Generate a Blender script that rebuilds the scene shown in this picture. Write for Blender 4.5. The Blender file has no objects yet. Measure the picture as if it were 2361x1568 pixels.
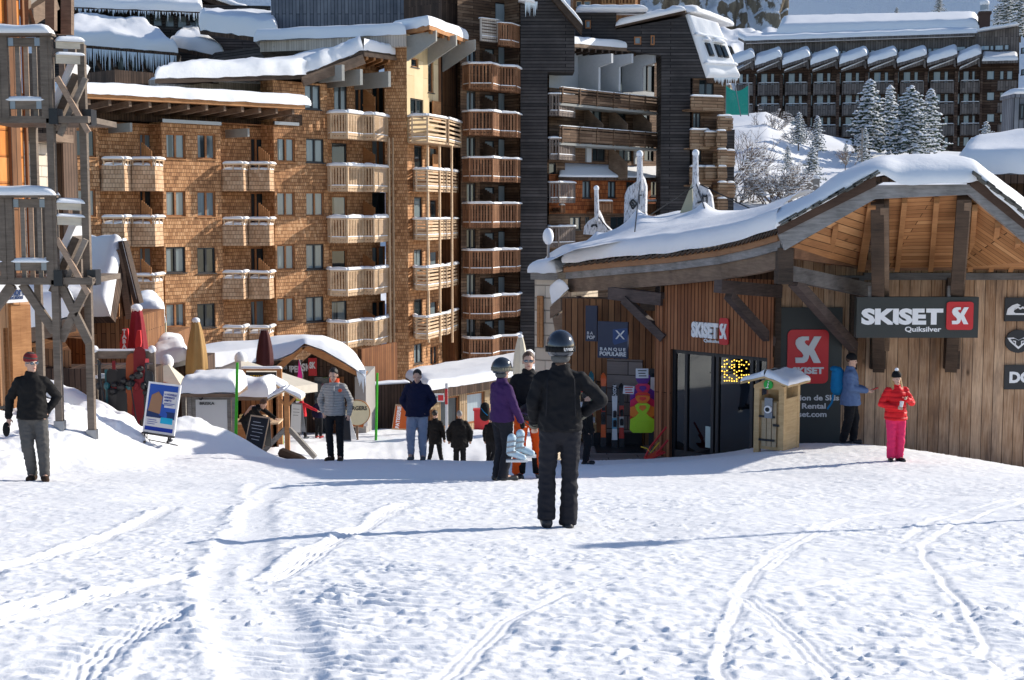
# Snowy ski village street: generated scene script (procedural, no external files)
import bpy,bmesh,math,random
import numpy as np
from mathutils import Vector,Matrix,noise,Euler
random.seed(11)
SC=bpy.context.scene
COL=SC.collection
PI=math.pi
R=math.radians
FPX,CU,CV=3228.0,1180.5,784.0
TH=math.atan(300/FPX)
CT,ST=math.cos(TH),math.sin(TH)
def ray(u,v):
 a=(u-CU)/FPX;b=-(v-CV)/FPX
 return Vector((a,CT+b*ST,-ST+b*CT))
def P(u,v,Y):
 d=ray(u,v);return d*(Y/d.y)
def Zat(v,Y):return P(CU,v,Y).z
def Xat(u,v,Y):return P(u,v,Y).x
def V(*a):return Vector(a)
def tag(o,label=None,cat=None,group=None,kind=None):
 if label:o['label']=label
 if cat:o['category']=cat
 if group:o['group']=group
 if kind:o['kind']=kind
 return o
def worldloc(o):
 p=Vector((0,0,0))
 while o is not None:
  p=p+Vector(o.location);o=o.parent
 return p
def empty(name,loc,label,cat,group=None):
 o=bpy.data.objects.new(name,None);COL.objects.link(o)
 o.location=loc;o.empty_display_size=.2
 return tag(o,label,cat,group)
def copy_tree(o,parent=None):
 c=o.copy();COL.objects.link(c)
 if parent is not None:c.parent=parent
 for ch in list(o.children):copy_tree(ch,c)
 return c
class MB:
 """collects faces in world space and links them as ONE mesh object"""
 def __init__(s):s.v=[];s.f=[];s.m=[];s.mi=0;s.smooth=False;s.sm=[];s.ch=[]
 def add(s,vs,fs):
  b=len(s.v);s.ch.append((len(s.v),len(s.f)));s.v.extend([tuple(p)for p in vs])
  for f in fs:
   s.f.append(tuple(b+i for i in f));s.m.append(s.mi);s.sm.append(s.smooth)
 def poly(s,pts):s.add(pts,[tuple(range(len(pts)))])
 def hexa(s,p):
  s.add(p,[(3,2,1,0),(4,5,6,7),(0,1,5,4),(1,2,6,5),(2,3,7,6),(3,0,4,7)])
 def box(s,x0,x1,y0,y1,z0,z1):
  s.hexa([(x0,y0,z0),(x1,y0,z0),(x1,y1,z0),(x0,y1,z0),(x0,y0,z1),(x1,y0,z1),(x1,y1,z1),(x0,y1,z1)])
 def prism(s,pts,off):
  off=Vector(off);n=len(pts);a=[Vector(p)for p in pts];b=[p+off for p in a]
  nrm=Vector((0,0,0))
  for i in range(n):nrm+=a[i].cross(a[(i+1)%n])
  if nrm.dot(off)>0:a.reverse();b.reverse()
  s.add(a+b,[tuple(range(n)),tuple(reversed(range(n,2*n)))]+[(i,i+n,(i+1)%n+n,(i+1)%n)for i in range(n)])
 def bar(s,p,q,w,h,up=(0,0,1)):
  p=Vector(p);q=Vector(q);d=(q-p).normalized();up=Vector(up)
  if abs(d.dot(up))>.98:up=Vector((0,1,0))
  r=d.cross(up).normalized();t=r.cross(d).normalized()
  r=r*(w/2);t=t*(h/2)
  s.hexa([p-r-t,p+r-t,q+r-t,q-r-t,p-r+t,p+r+t,q+r+t,q-r+t])
 def tube(s,pts,rad,n=8,caps=True):
  pts=[Vector(p)for p in pts];k=len(pts)
  if not hasattr(rad,'__len__'):rad=[rad]*k
  rings=[];prev=None
  for i in range(k):
   d=(pts[min(i+1,k-1)]-pts[max(i-1,0)]).normalized()
   if prev is None:
    a=Vector((0,0,1))if abs(d.z)<.9 else Vector((1,0,0))
    r=d.cross(a).normalized()
   else:r=(prev-d*prev.dot(d)).normalized()
   prev=r;t=d.cross(r)
   rings.append([pts[i]+(r*math.cos(2*PI*j/n)+t*math.sin(2*PI*j/n))*rad[i]for j in range(n)])
  s.loft(rings,caps)
 def loft(s,rings,caps=True,closed=True):
  n=len(rings[0]);vs=[p for r in rings for p in r];fs=[]
  for i in range(len(rings)-1):
   for j in range(n if closed else n-1):
    a=i*n+j;b=i*n+(j+1)%n
    fs.append((a,b,b+n,a+n))
  if caps and closed:
   fs.append(tuple(reversed(range(n))));fs.append(tuple(range((len(rings)-1)*n,len(rings)*n)))
  s.add(vs,fs)
 def ball(s,c,r,n=10,m=7,sq=(1,1,1)):
  rings=[]
  for i in range(m+1):
   th=PI*(i+.001)/(m+.002);z=-math.cos(th);rr=math.sin(th)
   rings.append([(c[0]+r*sq[0]*rr*math.cos(2*PI*j/n),c[1]+r*sq[1]*rr*math.sin(2*PI*j/n),c[2]+r*sq[2]*z)for j in range(n)])
  s.loft(rings)
 def surf(s,f,us,vs):
  n=len(vs);pts=[f(a,b)for a in us for b in vs]
  s.add(pts,[(i*n+j,(i+1)*n+j,(i+1)*n+j+1,i*n+j+1)for i in range(len(us)-1)for j in range(n-1)])
 def build(s,name,mats,parent=None,uv=True,origin=None):
  if not s.v:return None
  me=bpy.data.meshes.new(name)
  if parent is not None:org=worldloc(parent)
  elif origin is not None:org=Vector(origin)
  else:
   a=np.array(s.v);org=Vector(((a[:,0].min()+a[:,0].max())/2,(a[:,1].min()+a[:,1].max())/2,a[:,2].min()))
  A=np.array(s.v,dtype=np.float64)-np.array(org)
  me.from_pydata(A.tolist(),[],s.f)
  if not isinstance(mats,(list,tuple)):mats=[mats]
  for m in mats:me.materials.append(m)
  me.polygons.foreach_set('material_index',np.array(s.m,dtype=np.int32))
  me.polygons.foreach_set('use_smooth',np.array(s.sm,dtype=bool))
  if uv:
   lay=me.uv_layers.new(name='UV');me.update()
   nl=len(me.loops);lv=np.empty(nl,dtype=np.int32);me.loops.foreach_get('vertex_index',lv)
   npl=len(me.polygons);nr=np.empty(npl*3);me.polygons.foreach_get('normal',nr);nr=nr.reshape(-1,3)
   tot=np.empty(npl,dtype=np.int32);me.polygons.foreach_get('loop_total',tot)
   N=np.repeat(nr,tot,axis=0);W=np.array(s.v,dtype=np.float64)[lv]
   h=np.hypot(N[:,0],N[:,1]);flat=h<.35
   hh=np.where(h<1e-6,1,h)
   tx,ty=-N[:,1]/hh,N[:,0]/hh
   U=np.where(flat,W[:,0],W[:,0]*tx+W[:,1]*ty)
   Vv=np.where(flat,W[:,1],W[:,2]/np.maximum(np.sqrt(1-np.minimum(N[:,2]**2,.99)),.1))
   lay.data.foreach_set('uv',np.stack([U,Vv],1).ravel())
  me.update();me.validate()
  o=bpy.data.objects.new(name,me);COL.objects.link(o)
  if parent is not None:o.parent=parent
  else:o.location=org
  return o
def _each(s,name,mats,parent=None):
 out=[];ch=s.ch+[(len(s.v),len(s.f))]
 for (a,fa),(b,fb)in zip(ch[:-1],ch[1:]):
  k=MB();k.v=s.v[a:b];k.f=[tuple(i-a for i in f)for f in s.f[fa:fb]];k.m=s.m[fa:fb];k.sm=s.sm[fa:fb]
  out.append(k.build(name,mats,parent))
 return out
MB.build_each=_each
class Wall:
 """vertical plane through two plan points; s runs along it, n is out of it (towards the viewer), z is up"""
 def __init__(w,a,b):
  w.o=Vector((a[0],a[1],0));d=Vector((b[0]-a[0],b[1]-a[1],0));w.len=d.length;w.t=d.normalized()
  w.n=Vector((w.t.y,-w.t.x,0))
  if w.n.dot(-w.o)<0:w.n=-w.n
 def px(w,u,v,n=0):
  d=ray(u,v);o=w.o+w.n*n
  k=o.dot(w.n)/d.dot(w.n);p=d*k
  return (p-w.o).dot(w.t),p.z
 def L(w,s,n,z):p=w.o+w.t*s+w.n*n;return Vector((p.x,p.y,z))
 def box(w,mb,s0,s1,n0,n1,z0,z1):
  if s0>s1:s0,s1=s1,s0
  if n0>n1:n0,n1=n1,n0
  if z0>z1:z0,z1=z1,z0
  q=[w.L(s0,n1,z0),w.L(s1,n1,z0),w.L(s1,n0,z0),w.L(s0,n0,z0)]
  if (q[1]-q[0]).cross(q[2]-q[1]).z<0:q.reverse()
  mb.hexa(q+[p+Vector((0,0,z1-z0))for p in q])
 def rect(w,u0,v0,u1,v1,n=0):
  um,vm=(u0+u1)/2,(v0+v1)/2
  s0=w.px(u0,vm,n)[0];s1=w.px(u1,vm,n)[0];z0=w.px(um,v1,n)[1];z1=w.px(um,v0,n)[1]
  return min(s0,s1),max(s0,s1),z0,z1
 def panel(w,mb,s0,s1,z0,z1,holes=(),n=0,depth=.16):
  """wall sheet with openings and their reveals"""
  S=sorted(set([s0,s1]+[min(max(h[i],s0),s1)for h in holes for i in (0,1)]))
  Z=sorted(set([z0,z1]+[min(max(h[i],z0),z1)for h in holes for i in (2,3)]))
  flip=w.t.cross(Vector((0,0,1))).dot(w.n)<0
  def q(*p):mb.poly(list(reversed(p))if flip else p)
  for i in range(len(S)-1):
   for j in range(len(Z)-1):
    cs,cz=(S[i]+S[i+1])/2,(Z[j]+Z[j+1])/2
    if any(h[0]<cs<h[1]and h[2]<cz<h[3]for h in holes):continue
    q(w.L(S[i],n,Z[j]),w.L(S[i+1],n,Z[j]),w.L(S[i+1],n,Z[j+1]),w.L(S[i],n,Z[j+1]))
  for h in holes:
   a,b,c,d=h[:4];m=n-depth
   q(w.L(a,n,d),w.L(a,m,d),w.L(a,m,c),w.L(a,n,c))
   q(w.L(b,n,c),w.L(b,m,c),w.L(b,m,d),w.L(b,n,d))
   q(w.L(a,n,c),w.L(a,m,c),w.L(b,m,c),w.L(b,n,c))
   q(w.L(b,n,d),w.L(b,m,d),w.L(a,m,d),w.L(a,n,d))
def lin(a,b,n):return [a+(b-a)*i/n for i in range(n+1)]
def edge_params(L,r,n):
 """parameters 0..1 dense near both ends, L length, r rounding radius"""
 k=min(.45,r/max(L,1e-3));a=[k*x for x in (0,.02,.08,.2,.4,.7,1)]
 mid=lin(k,1-k,max(1,n))[1:-1]
 return a+mid+[1-x for x in reversed(a)]
def snow_on(mb,A,B,C,D,th,r=None,n=6,m=4,seed=0,amp=.12,over=.0,keep=(1,1,1,1)):
 """pillow of snow on the patch A B C D; keep = which edges (AB, BC, CD, DA) are rounded off"""
 A,B,C,D=map(Vector,(A,B,C,D));r=r or th*1.1
 nr=(B-A).cross(D-A).normalized()
 if nr.z<0:nr=-nr
 up=(nr+Vector((0,0,.6))).normalized()
 Lu=((B-A).length+(C-D).length)/2;Lv=((D-A).length+(C-B).length)/2
 us=edge_params(Lu,r,n);vs=edge_params(Lv,r,m)
 def f(u,v):
  p=A*(1-u)*(1-v)+B*u*(1-v)+C*u*v+D*(1-u)*v
  e=1.0
  for dd,k in ((v*Lv,keep[0]),((1-u)*Lu,keep[1]),((1-v)*Lv,keep[2]),(u*Lu,keep[3])):
   if k:
    x=1-min(1,dd/r);e=min(e,(max(0,1-x**2.4))**(1/2.4))
  h=th*e*(1+amp*(noise.noise(Vector((p.x*.6+seed,p.y*.6,seed*3.1)))+.5*noise.noise(Vector((p.x*2+seed,p.y*2,5)))))+.03*noise.noise(Vector((p.x*4,p.y*4,2)))
  if e<.97:
   c=(A+B+C+D)/4;o=(p-c);o.z=0;p=p+o.normalized()*(noise.noise(Vector((p.x*1.1,p.y*1.1,seed)))+.5*noise.noise(Vector((p.x*3.3,p.y*3.3,seed))))*.28*min(th,.6)*math.sin(max(e,.05)*PI*.9)+Vector((0,0,.12*th*noise.noise(Vector((p.x*2.1,p.y*2.1,8)))))
  if over and e<1:
   c=(A+B+C+D)/4;o=(p-c);o.z=0;p=p+o.normalized()*over*math.sin(e*PI)*1.0
  return p+up*h
 sm=mb.smooth;mb.smooth=True
 pa,pb=f(.4,.4),f(.41,.4);pc=f(.4,.41)
 if (pb-pa).cross(pc-pa).z>0:mb.surf(f,us,vs)
 else:mb.surf(lambda a,b:f(a,b),list(reversed(us)),vs)
 mb.smooth=sm
 mb.poly([A,D,C,B])
def snow_bar(mb,p,q,w,h,seed=0,n=8):
 """rounded strip of snow lying on a rail from p to q"""
 p,q=Vector(p),Vector(q);d=(q-p);L=d.length;d.normalize();r=d.cross(Vector((0,0,1))).normalized()
 ks=[0,.015,.06]+lin(.12,.88,n)+[.94,.985,1]
 rings=[]
 for k in ks:
  e=min(1,min(k,1-k)*L/(h*1.2));e=math.sqrt(max(0,1-(1-e)**2));hh=h*(.05+.95*e)*(1+.25*noise.noise(Vector((k*L*2+seed,seed,1))))
  c=p+d*(k*L)
  rings.append([c+r*(w/2*x)*(.9+.1*e)+Vector((0,0,hh*y))for x,y in ((-1,0),(-1.06,.45),(-.75,.85),(-.3,1),(.3,1),(.75,.85),(1.06,.45),(1,0))])
 sm=mb.smooth;mb.smooth=True;mb.loft(rings);mb.smooth=sm
class NT:
 def __init__(s,name):
  s.m=bpy.data.materials.new(name);s.m.use_nodes=True;s.n=s.m.node_tree.nodes;s.l=s.m.node_tree.links
  s.b=s.n['Principled BSDF']
 def node(s,t,**k):
  n=s.n.new(t)
  for a,b in k.items():
   if hasattr(n,a):setattr(n,a,b)
  return n
 def set(s,n,i,v):
  if isinstance(v,bpy.types.NodeSocket):s.l.new(v,n.inputs[i])
  else:n.inputs[i].default_value=v
  return n
 def coord(s,kind='Object',scale=(1,1,1),rot=(0,0,0),loc=(0,0,0)):
  t=s.node('ShaderNodeTexCoord');m=s.node('ShaderNodeMapping')
  s.l.new(t.outputs[kind],m.inputs[0]);m.inputs['Scale'].default_value=scale;m.inputs['Rotation'].default_value=rot;m.inputs['Location'].default_value=loc
  return m.outputs[0]
 def noise(s,vec,scale,detail=3,rough=.5,dist=0):
  n=s.node('ShaderNodeTexNoise');s.l.new(vec,n.inputs['Vector']);n.inputs['Scale'].default_value=scale
  n.inputs['Detail'].default_value=detail;n.inputs['Roughness'].default_value=rough;n.inputs['Distortion'].default_value=dist
  return n.outputs['Fac']
 def ramp(s,fac,stops):
  n=s.node('ShaderNodeValToRGB');s.l.new(fac,n.inputs[0]);e=n.color_ramp.elements
  while len(e)<len(stops):e.new(.5)
  for i,(p,c)in enumerate(stops):
   e[i].position=p;e[i].color=(c,c,c,1)if not hasattr(c,'__len__')else (*c,1)
  return n.outputs[0]
 def mix(s,fac,a,b,mode='MIX'):
  n=s.node('ShaderNodeMix');n.data_type='RGBA';n.blend_type=mode
  for i,v in ((0,fac),(6,a),(7,b)):
   if isinstance(v,bpy.types.NodeSocket):s.l.new(v,n.inputs[i])
   else:n.inputs[i].default_value=v if i==0 else (*v,1)
  return n.outputs[2]
 def math(s,op,a,b=0.0,c=0.0):
  n=s.node('ShaderNodeMath');n.operation=op
  for i,v in enumerate((a,b,c)):
   if isinstance(v,bpy.types.NodeSocket):s.l.new(v,n.inputs[i])
   else:n.inputs[i].default_value=v
  return n.outputs[0]
 def bump(s,h,strength=.5,dist=.02,nrm=None):
  n=s.node('ShaderNodeBump');s.l.new(h,n.inputs['Height']);n.inputs['Strength'].default_value=strength;n.inputs['Distance'].default_value=dist
  if nrm is not None:s.l.new(nrm,n.inputs['Normal'])
  s.l.new(n.outputs[0],s.b.inputs['Normal']);return n.outputs[0]
 def out(s,col,rough=.7,spec=.3,metal=0):
  if isinstance(col,bpy.types.NodeSocket):s.l.new(col,s.b.inputs['Base Color'])
  else:s.b.inputs['Base Color'].default_value=(*col,1)
  if isinstance(rough,bpy.types.NodeSocket):s.l.new(rough,s.b.inputs['Roughness'])
  else:s.b.inputs['Roughness'].default_value=rough
  s.b.inputs['Specular IOR Level'].default_value=spec;s.b.inputs['Metallic'].default_value=metal
  return s.m
def brick(t,vec,w,h,offs=.5,mortar=.006,c1=.2,c2=.9,bias=0):
 n=t.node('ShaderNodeTexBrick');t.l.new(vec,n.inputs['Vector']);n.offset=offs
 n.inputs['Color1'].default_value=(c1,)*3+(1,);n.inputs['Color2'].default_value=(c2,)*3+(1,);n.inputs['Mortar'].default_value=(0,0,0,1)
 n.inputs['Scale'].default_value=1;n.inputs['Mortar Size'].default_value=mortar;n.inputs['Mortar Smooth'].default_value=.15;n.inputs['Bias'].default_value=bias
 n.inputs['Brick Width'].default_value=w;n.inputs['Row Height'].default_value=h
 return n
def m_shingle(name,cd,cm,cl,w=.16,h=.2,rough=.75):
 """rows of cedar shingles: dark / mid / light tones per shingle, saw-tooth rows"""
 t=NT(name);uv=t.coord('UV');br=brick(t,uv,w,h,.5,.008)
 br2=brick(t,t.coord('UV',loc=(.37,0,0)),w*1.63,h,.33,.0)
 val=t.math('ADD',t.math('MULTIPLY',br.outputs['Color'],.6),t.math('MULTIPLY',br2.outputs['Color'],.4))
 nz=t.noise(t.coord('UV',scale=(9,1.6,1)),1.5,4,.6);big=t.noise(t.coord('UV'),.35,3,.5)
 v=t.math('ADD',t.math('MULTIPLY',val,.55),t.math('ADD',t.math('MULTIPLY',nz,.45),t.math('MULTIPLY',t.math('SUBTRACT',big,.5),.5)))
 col=t.ramp(v,[(.22,cd),(.52,cm),(.82,cl)])
 sep=t.node('ShaderNodeSeparateXYZ');t.l.new(uv,sep.inputs[0])
 fr=t.math('FRACT',t.math('DIVIDE',sep.outputs[1],h))
 edge=t.math('LESS_THAN',fr,.09)
 col=t.mix(t.math('MULTIPLY',edge,.42),col,tuple(c*.3 for c in cd))
 col=t.mix(t.math('MULTIPLY',br.outputs['Fac'],.55),col,tuple(c*.25 for c in cd))
 hgt=t.math('SUBTRACT',t.math('ADD',t.math('MULTIPLY',t.math('SUBTRACT',1,fr),.8),t.math('MULTIPLY',val,.5)),br.outputs['Fac'])
 t.bump(hgt,.8,.025)
 return t.out(col,rough,.2)
def m_board(name,cd,cm,cl,w=.12,vert=True,L=4.0,gap=.006,grain=1.0,rough=.75,stain=None,bump=.5,knots=0,rot=0,bc=1.0):
 """boards: w wide; vert=True runs up the wall"""
 t=NT(name);rz=PI/2 if vert else 0
 uv=t.coord('UV',rot=(0,0,rz+rot));br=brick(t,uv,L,w,.37,gap)
 g=t.noise(t.coord('UV',scale=(14,.8,1)if vert else (.8,14,1)),2.2,5,.65,.4);big=t.noise(t.coord('UV'),.8,4,.6)
 v=t.math('ADD',t.math('MULTIPLY',br.outputs['Color'],.42*bc),t.math('ADD',t.math('MULTIPLY',g,.45*grain),t.math('MULTIPLY',t.math('SUBTRACT',big,.4),.5)))
 col=t.ramp(v,[(.2,cd),(.5,cm),(.8,cl)])
 if stain:
  st=t.ramp(t.noise(t.coord('UV',scale=(3.0,.5,1)if vert else (.5,3,1)),1.1,5,.65),[(.5,0),(.72,1)])
  col=t.mix(t.math('MULTIPLY',st,.8),col,stain)
 if knots:
  vo=t.node('ShaderNodeTexVoronoi');t.l.new(t.coord('UV',scale=(1,.55,1)if vert else (.55,1,1)),vo.inputs['Vector']);vo.inputs['Scale'].default_value=knots
  k=t.ramp(vo.outputs['Distance'],[(.035,1),(.11,0)]);col=t.mix(t.math('MULTIPLY',k,.75),col,tuple(c*.3 for c in cd))
 col=t.mix(t.math('MULTIPLY',br.outputs['Fac'],.85),col,tuple(c*.2 for c in cd))
 t.bump(t.math('SUBTRACT',t.math('MULTIPLY',g,.3),br.outputs['Fac']),bump,.015)
 return t.out(col,rough,.2)
def m_wood(name,cd,cl,scale=3,rough=.7,stretch=(1,1,.12)):
 """a single beam or plank, grain in object space"""
 t=NT(name);g=t.noise(t.coord('UV',scale=(1,8,1)),scale,5,.65,.5);b=t.noise(t.coord('Object'),1.7,4,.6)
 col=t.ramp(t.math('ADD',t.math('MULTIPLY',g,.5),t.math('MULTIPLY',b,.5)),[(.33,cd),(.66,cl)])
 t.bump(g,.35,.01);return t.out(col,rough,.25)
def m_plain(name,c,rough=.6,spec=.4,metal=0,nz=.12,sc=6,bump=0,bs=20):
 t=NT(name);n=t.noise(t.coord('Object'),sc,4,.6)
 col=t.mix(n,tuple(x*(1-nz)for x in c),tuple(min(1,x*(1+nz))for x in c))
 if bump:t.bump(t.noise(t.coord('Object'),bs,4,.6),bump,.01)
 return t.out(col,rough,spec,metal)
def m_snow(name,sc=1.0,amp=.35,tint=(.86,.87,.89),fine=True):
 t=NT(name);c=t.coord('Object')
 n1=t.noise(c,1.3*sc,5,.55);n2=t.noise(c,9*sc,4,.6);n3=t.noise(c,45*sc,3,.6)
 h=t.math('ADD',t.math('MULTIPLY',n1,.5),t.math('ADD',t.math('MULTIPLY',n2,.18),t.math('MULTIPLY',n3,.05 if fine else 0)))
 t.bump(h,amp,.12)
 return t.out(tint,.6,.25)
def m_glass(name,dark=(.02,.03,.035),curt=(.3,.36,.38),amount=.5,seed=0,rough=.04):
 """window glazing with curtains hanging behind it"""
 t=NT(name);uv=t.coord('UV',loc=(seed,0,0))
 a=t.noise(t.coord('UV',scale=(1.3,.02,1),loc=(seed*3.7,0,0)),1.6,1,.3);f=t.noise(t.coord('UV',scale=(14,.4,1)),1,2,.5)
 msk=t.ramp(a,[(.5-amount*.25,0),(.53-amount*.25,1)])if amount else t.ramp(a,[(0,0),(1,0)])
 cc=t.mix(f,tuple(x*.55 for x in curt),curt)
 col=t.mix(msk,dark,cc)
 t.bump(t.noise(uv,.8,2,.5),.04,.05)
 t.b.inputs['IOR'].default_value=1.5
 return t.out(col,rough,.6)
def text_mesh(mb_or_none,txt,size,name='lettering',bold=.0,extrude=.01):
 cu=bpy.data.curves.new(name,'FONT');cu.body=txt;cu.size=size;cu.offset=bold;cu.extrude=extrude;cu.align_x='CENTER';cu.align_y='CENTER';cu.resolution_u=3
 o=bpy.data.objects.new('tmp',cu);COL.objects.link(o)
 dg=bpy.context.evaluated_depsgraph_get();dg.update()
 me=bpy.data.meshes.new_from_object(o.evaluated_get(dg))
 vs=[Vector(v.co)for v in me.vertices];fs=[tuple(p.vertices)for p in me.polygons]
 bpy.data.objects.remove(o);bpy.data.curves.remove(cu);bpy.data.meshes.remove(me)
 return vs,fs
def put_text(mb,txt,c,t,up,height,width=None,bold=.0,extrude=.008):
 """text centred at c, running along t, of letter height `height`, squeezed to `width`"""
 vs,fs=text_mesh(None,txt,1.0,bold=bold,extrude=1)
 if not vs:return
 t=Vector(t).normalized();up=Vector(up).normalized();n=t.cross(up)
 xs=[v.x for v in vs];ys=[v.y for v in vs];w=max(xs)-min(xs);h=max(ys)-min(ys)
 cx,cy=(max(xs)+min(xs))/2,(max(ys)+min(ys))/2
 sy=height/h;sx=(width/w)if width else sy
 mb.add([Vector(c)+t*((v.x-cx)*sx)+up*((v.y-cy)*sy)+n*(v.z*extrude)for v in vs],fs)
cd=bpy.data.cameras.new('camera');cam=bpy.data.objects.new('camera',cd);COL.objects.link(cam)
cd.sensor_width=36;cd.lens=36*FPX/2361;cd.clip_end=4000;cd.clip_start=.1
cam.rotation_euler=(PI/2-TH,0,0);SC.camera=cam
SUN_EL,SUN_AZ=R(25),R(27)
sd=Vector((math.cos(SUN_EL)*math.cos(SUN_AZ),math.cos(SUN_EL)*math.sin(SUN_AZ),math.sin(SUN_EL)))
sl=bpy.data.lights.new('sun','SUN');sl.energy=4.5;sl.angle=R(.53);sl.color=(1,.93,.82)
so=bpy.data.objects.new('sun',sl);COL.objects.link(so);so.rotation_euler=sd.to_track_quat('Z','Y').to_euler()
so.location=sd*300
w=bpy.data.worlds.new('World');SC.world=w;w.use_nodes=True
nt=w.node_tree;bg=nt.nodes['Background'];sk=nt.nodes.new('ShaderNodeTexSky');sk.sky_type='NISHITA';sk.sun_disc=False
sk.sun_elevation=SUN_EL;sk.sun_rotation=PI/2-SUN_AZ;sk.altitude=1800;sk.air_density=.8;sk.dust_density=1.3
nt.links.new(sk.outputs[0],bg.inputs[0]);bg.inputs[1].default_value=.15
SC.view_settings.view_transform='Standard';SC.view_settings.look='None';SC.view_settings.exposure=.34;SC.view_settings.gamma=1
SC.render.engine='CYCLES'
cy=SC.cycles;cy.use_denoising=True;cy.max_bounces=6;cy.diffuse_bounces=3;cy.glossy_bounces=3;cy.transmission_bounces=4;cy.transparent_max_bounces=8
cy.caustics_reflective=False;cy.caustics_refractive=False;cy.sample_clamp_indirect=6
try:cy.denoiser='OPENIMAGEDENOISE';cy.denoising_prefilter='ACCURATE'
except Exception:pass
M={}
M['snow']=m_snow('snow');M['roof_snow']=m_snow('roof_snow',.8,.45);M['ground_snow']=m_snow('ground_snow',1.6,.3,(.88,.885,.90))
M['shingle']=m_shingle('cedar_shingle',(.16,.07,.032),(.48,.24,.108),(.76,.46,.245),.13,.175)
M['shingle_pale']=m_shingle('pale_shingle',(.34,.19,.10),(.55,.36,.22),(.74,.53,.35))
M['shingle_red']=m_shingle('red_shingle',(.12,.03,.012),(.3,.085,.025),(.5,.18,.06),.2,.26)
M['shingle_dark']=m_shingle('dark_shingle',(.05,.03,.022),(.14,.08,.05),(.26,.17,.11),.16,.16)
M['siding_dark']=m_board('dark_siding',(.022,.022,.024),(.055,.05,.05),(.11,.1,.1),.19,False,5,.02,1,.8)
M['siding_brown']=m_board('brown_siding',(.05,.03,.02),(.13,.075,.045),(.3,.2,.13),.17,False,2.2,.012)
M['board_grey']=m_board('grey_boards',(.10,.11,.13),(.19,.2,.225),(.3,.31,.33),.22,True,9,.018,.8)
M['board_pale']=m_board('pale_boards',(.4,.34,.28),(.56,.49,.42),(.68,.62,.54),.15,True,6,.006,.6,knots=3)
M['board_ply']=m_board('yellow_boards',(.52,.40,.22),(.68,.54,.33),(.78,.66,.44),1.2,True,2.4,.006,.4)
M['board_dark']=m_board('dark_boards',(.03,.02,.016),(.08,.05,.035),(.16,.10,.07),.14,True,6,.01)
M['board_brown']=m_board('brown_boards',(.09,.04,.02),(.22,.10,.045),(.36,.18,.08),.14,True,6,.01)
M['beam_dark']=m_wood('dark_beam',(.025,.018,.014),(.10,.065,.045))
M['beam_grey']=m_wood('grey_beam',(.12,.11,.10),(.32,.30,.28))
M['beam_brown']=m_wood('brown_beam',(.10,.065,.045),(.26,.18,.125))
M['beam_warm']=m_wood('warm_beam',(.28,.12,.045),(.52,.26,.11))
M['wood_pale']=m_wood('pale_wood',(.44,.29,.17),(.72,.53,.35))
M['wood_new']=m_wood('new_wood',(.42,.27,.12),(.66,.47,.25))
M['frame_dark']=m_plain('dark_frame',(.02,.022,.026),.45)
M['frame_brown']=m_wood('brown_frame',(.22,.09,.035),(.42,.19,.08))
M['concrete']=m_plain('concrete',(.3,.3,.28),.85,bump=.2)
M['white_wall']=m_plain('white_render',(.46,.48,.5),.85,bump=.15)
M['metal']=m_plain('metal',(.25,.26,.28),.35,.5,.9)
M['black']=m_plain('black_plastic',(.015,.015,.017),.4)
for i in range(4):
 M['glass%d'%i]=m_glass('glass_curtain_%s'%'abcd'[i],amount=(.0,.6,1.0,.3)[i],seed=i*7.3,curt=(.24,.30,.32))
def rnd(a,b):return a+(b-a)*random.random()
M['balc']=m_board('balcony_boards',(.12,.055,.028),(.28,.135,.07),(.48,.27,.15),.13,True,1.1,.006,.8)
M['balc_grey']=m_board('grey_balcony_boards',(.10,.085,.08),(.2,.16,.14),(.32,.25,.2),.13,True,1.1,.006,.8)
M['log']=m_board('weathered_logs',(.12,.07,.04),(.32,.2,.12),(.5,.38,.26),.2,False,1.7,.015,1)
M['ice']=m_plain('ice',(.7,.78,.85),.15,.6)
M['siding_hotel']=m_board('hotel_siding',(.03,.018,.014),(.09,.055,.04),(.18,.12,.085),.3,False,2.4,.02)
M['board_hotel']=m_board('hotel_boards',(.07,.06,.055),(.15,.13,.12),(.24,.21,.19),.3,True,6,.02)
M['chim']=m_plain('chimney_brown',(.07,.04,.032),.8)
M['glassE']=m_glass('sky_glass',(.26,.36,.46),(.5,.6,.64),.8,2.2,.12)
M['shop_board']=m_board('shop_planks',(.10,.05,.027),(.31,.175,.095),(.62,.42,.27),.21,True,9,.006,1.5,stain=(.10,.07,.06),knots=2.2)
M['board_red']=m_board('red_brown_boards',(.16,.06,.03),(.30,.12,.055),(.42,.19,.09),.09,True,6,.01,1.0)
M['soffit']=m_board('soffit_boards',(.24,.10,.04),(.48,.23,.095),(.70,.40,.19),.16,False,8,.008,.9,knots=2.2)
M['shingle_cream']=m_shingle('cream_shingle',(.55,.46,.36),(.62,.53,.42),(.68,.6,.5),.5,.3)
M['shingle_grey']=m_wood('grey_shakes',(.06,.055,.05),(.2,.19,.16))
M['beam_rust']=m_wood('rust_board',(.25,.12,.06),(.38,.2,.10));M['beam_rust2']=m_wood('rusty_plate',(.12,.06,.035),(.3,.16,.09))
M['beam_grey2']=m_wood('weathered_beam',(.12,.115,.11),(.36,.34,.33));M['beam_grey3']=m_wood('grey_strut',(.07,.065,.065),(.2,.19,.185))
M['beam_dark2']=m_wood('dark_strut',(.04,.03,.028),(.13,.095,.085));M['beam_dkbrown']=m_wood('brown_rake',(.06,.035,.025),(.11,.065,.045))
M['wood_box']=m_wood('pine_plank',(.36,.27,.16),(.55,.43,.28),2.5)
M['stone_pale']=m_board('pale_block',(.12,.10,.09),(.2,.17,.155),(.27,.24,.22),.3,False,1.0,.01)
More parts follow.
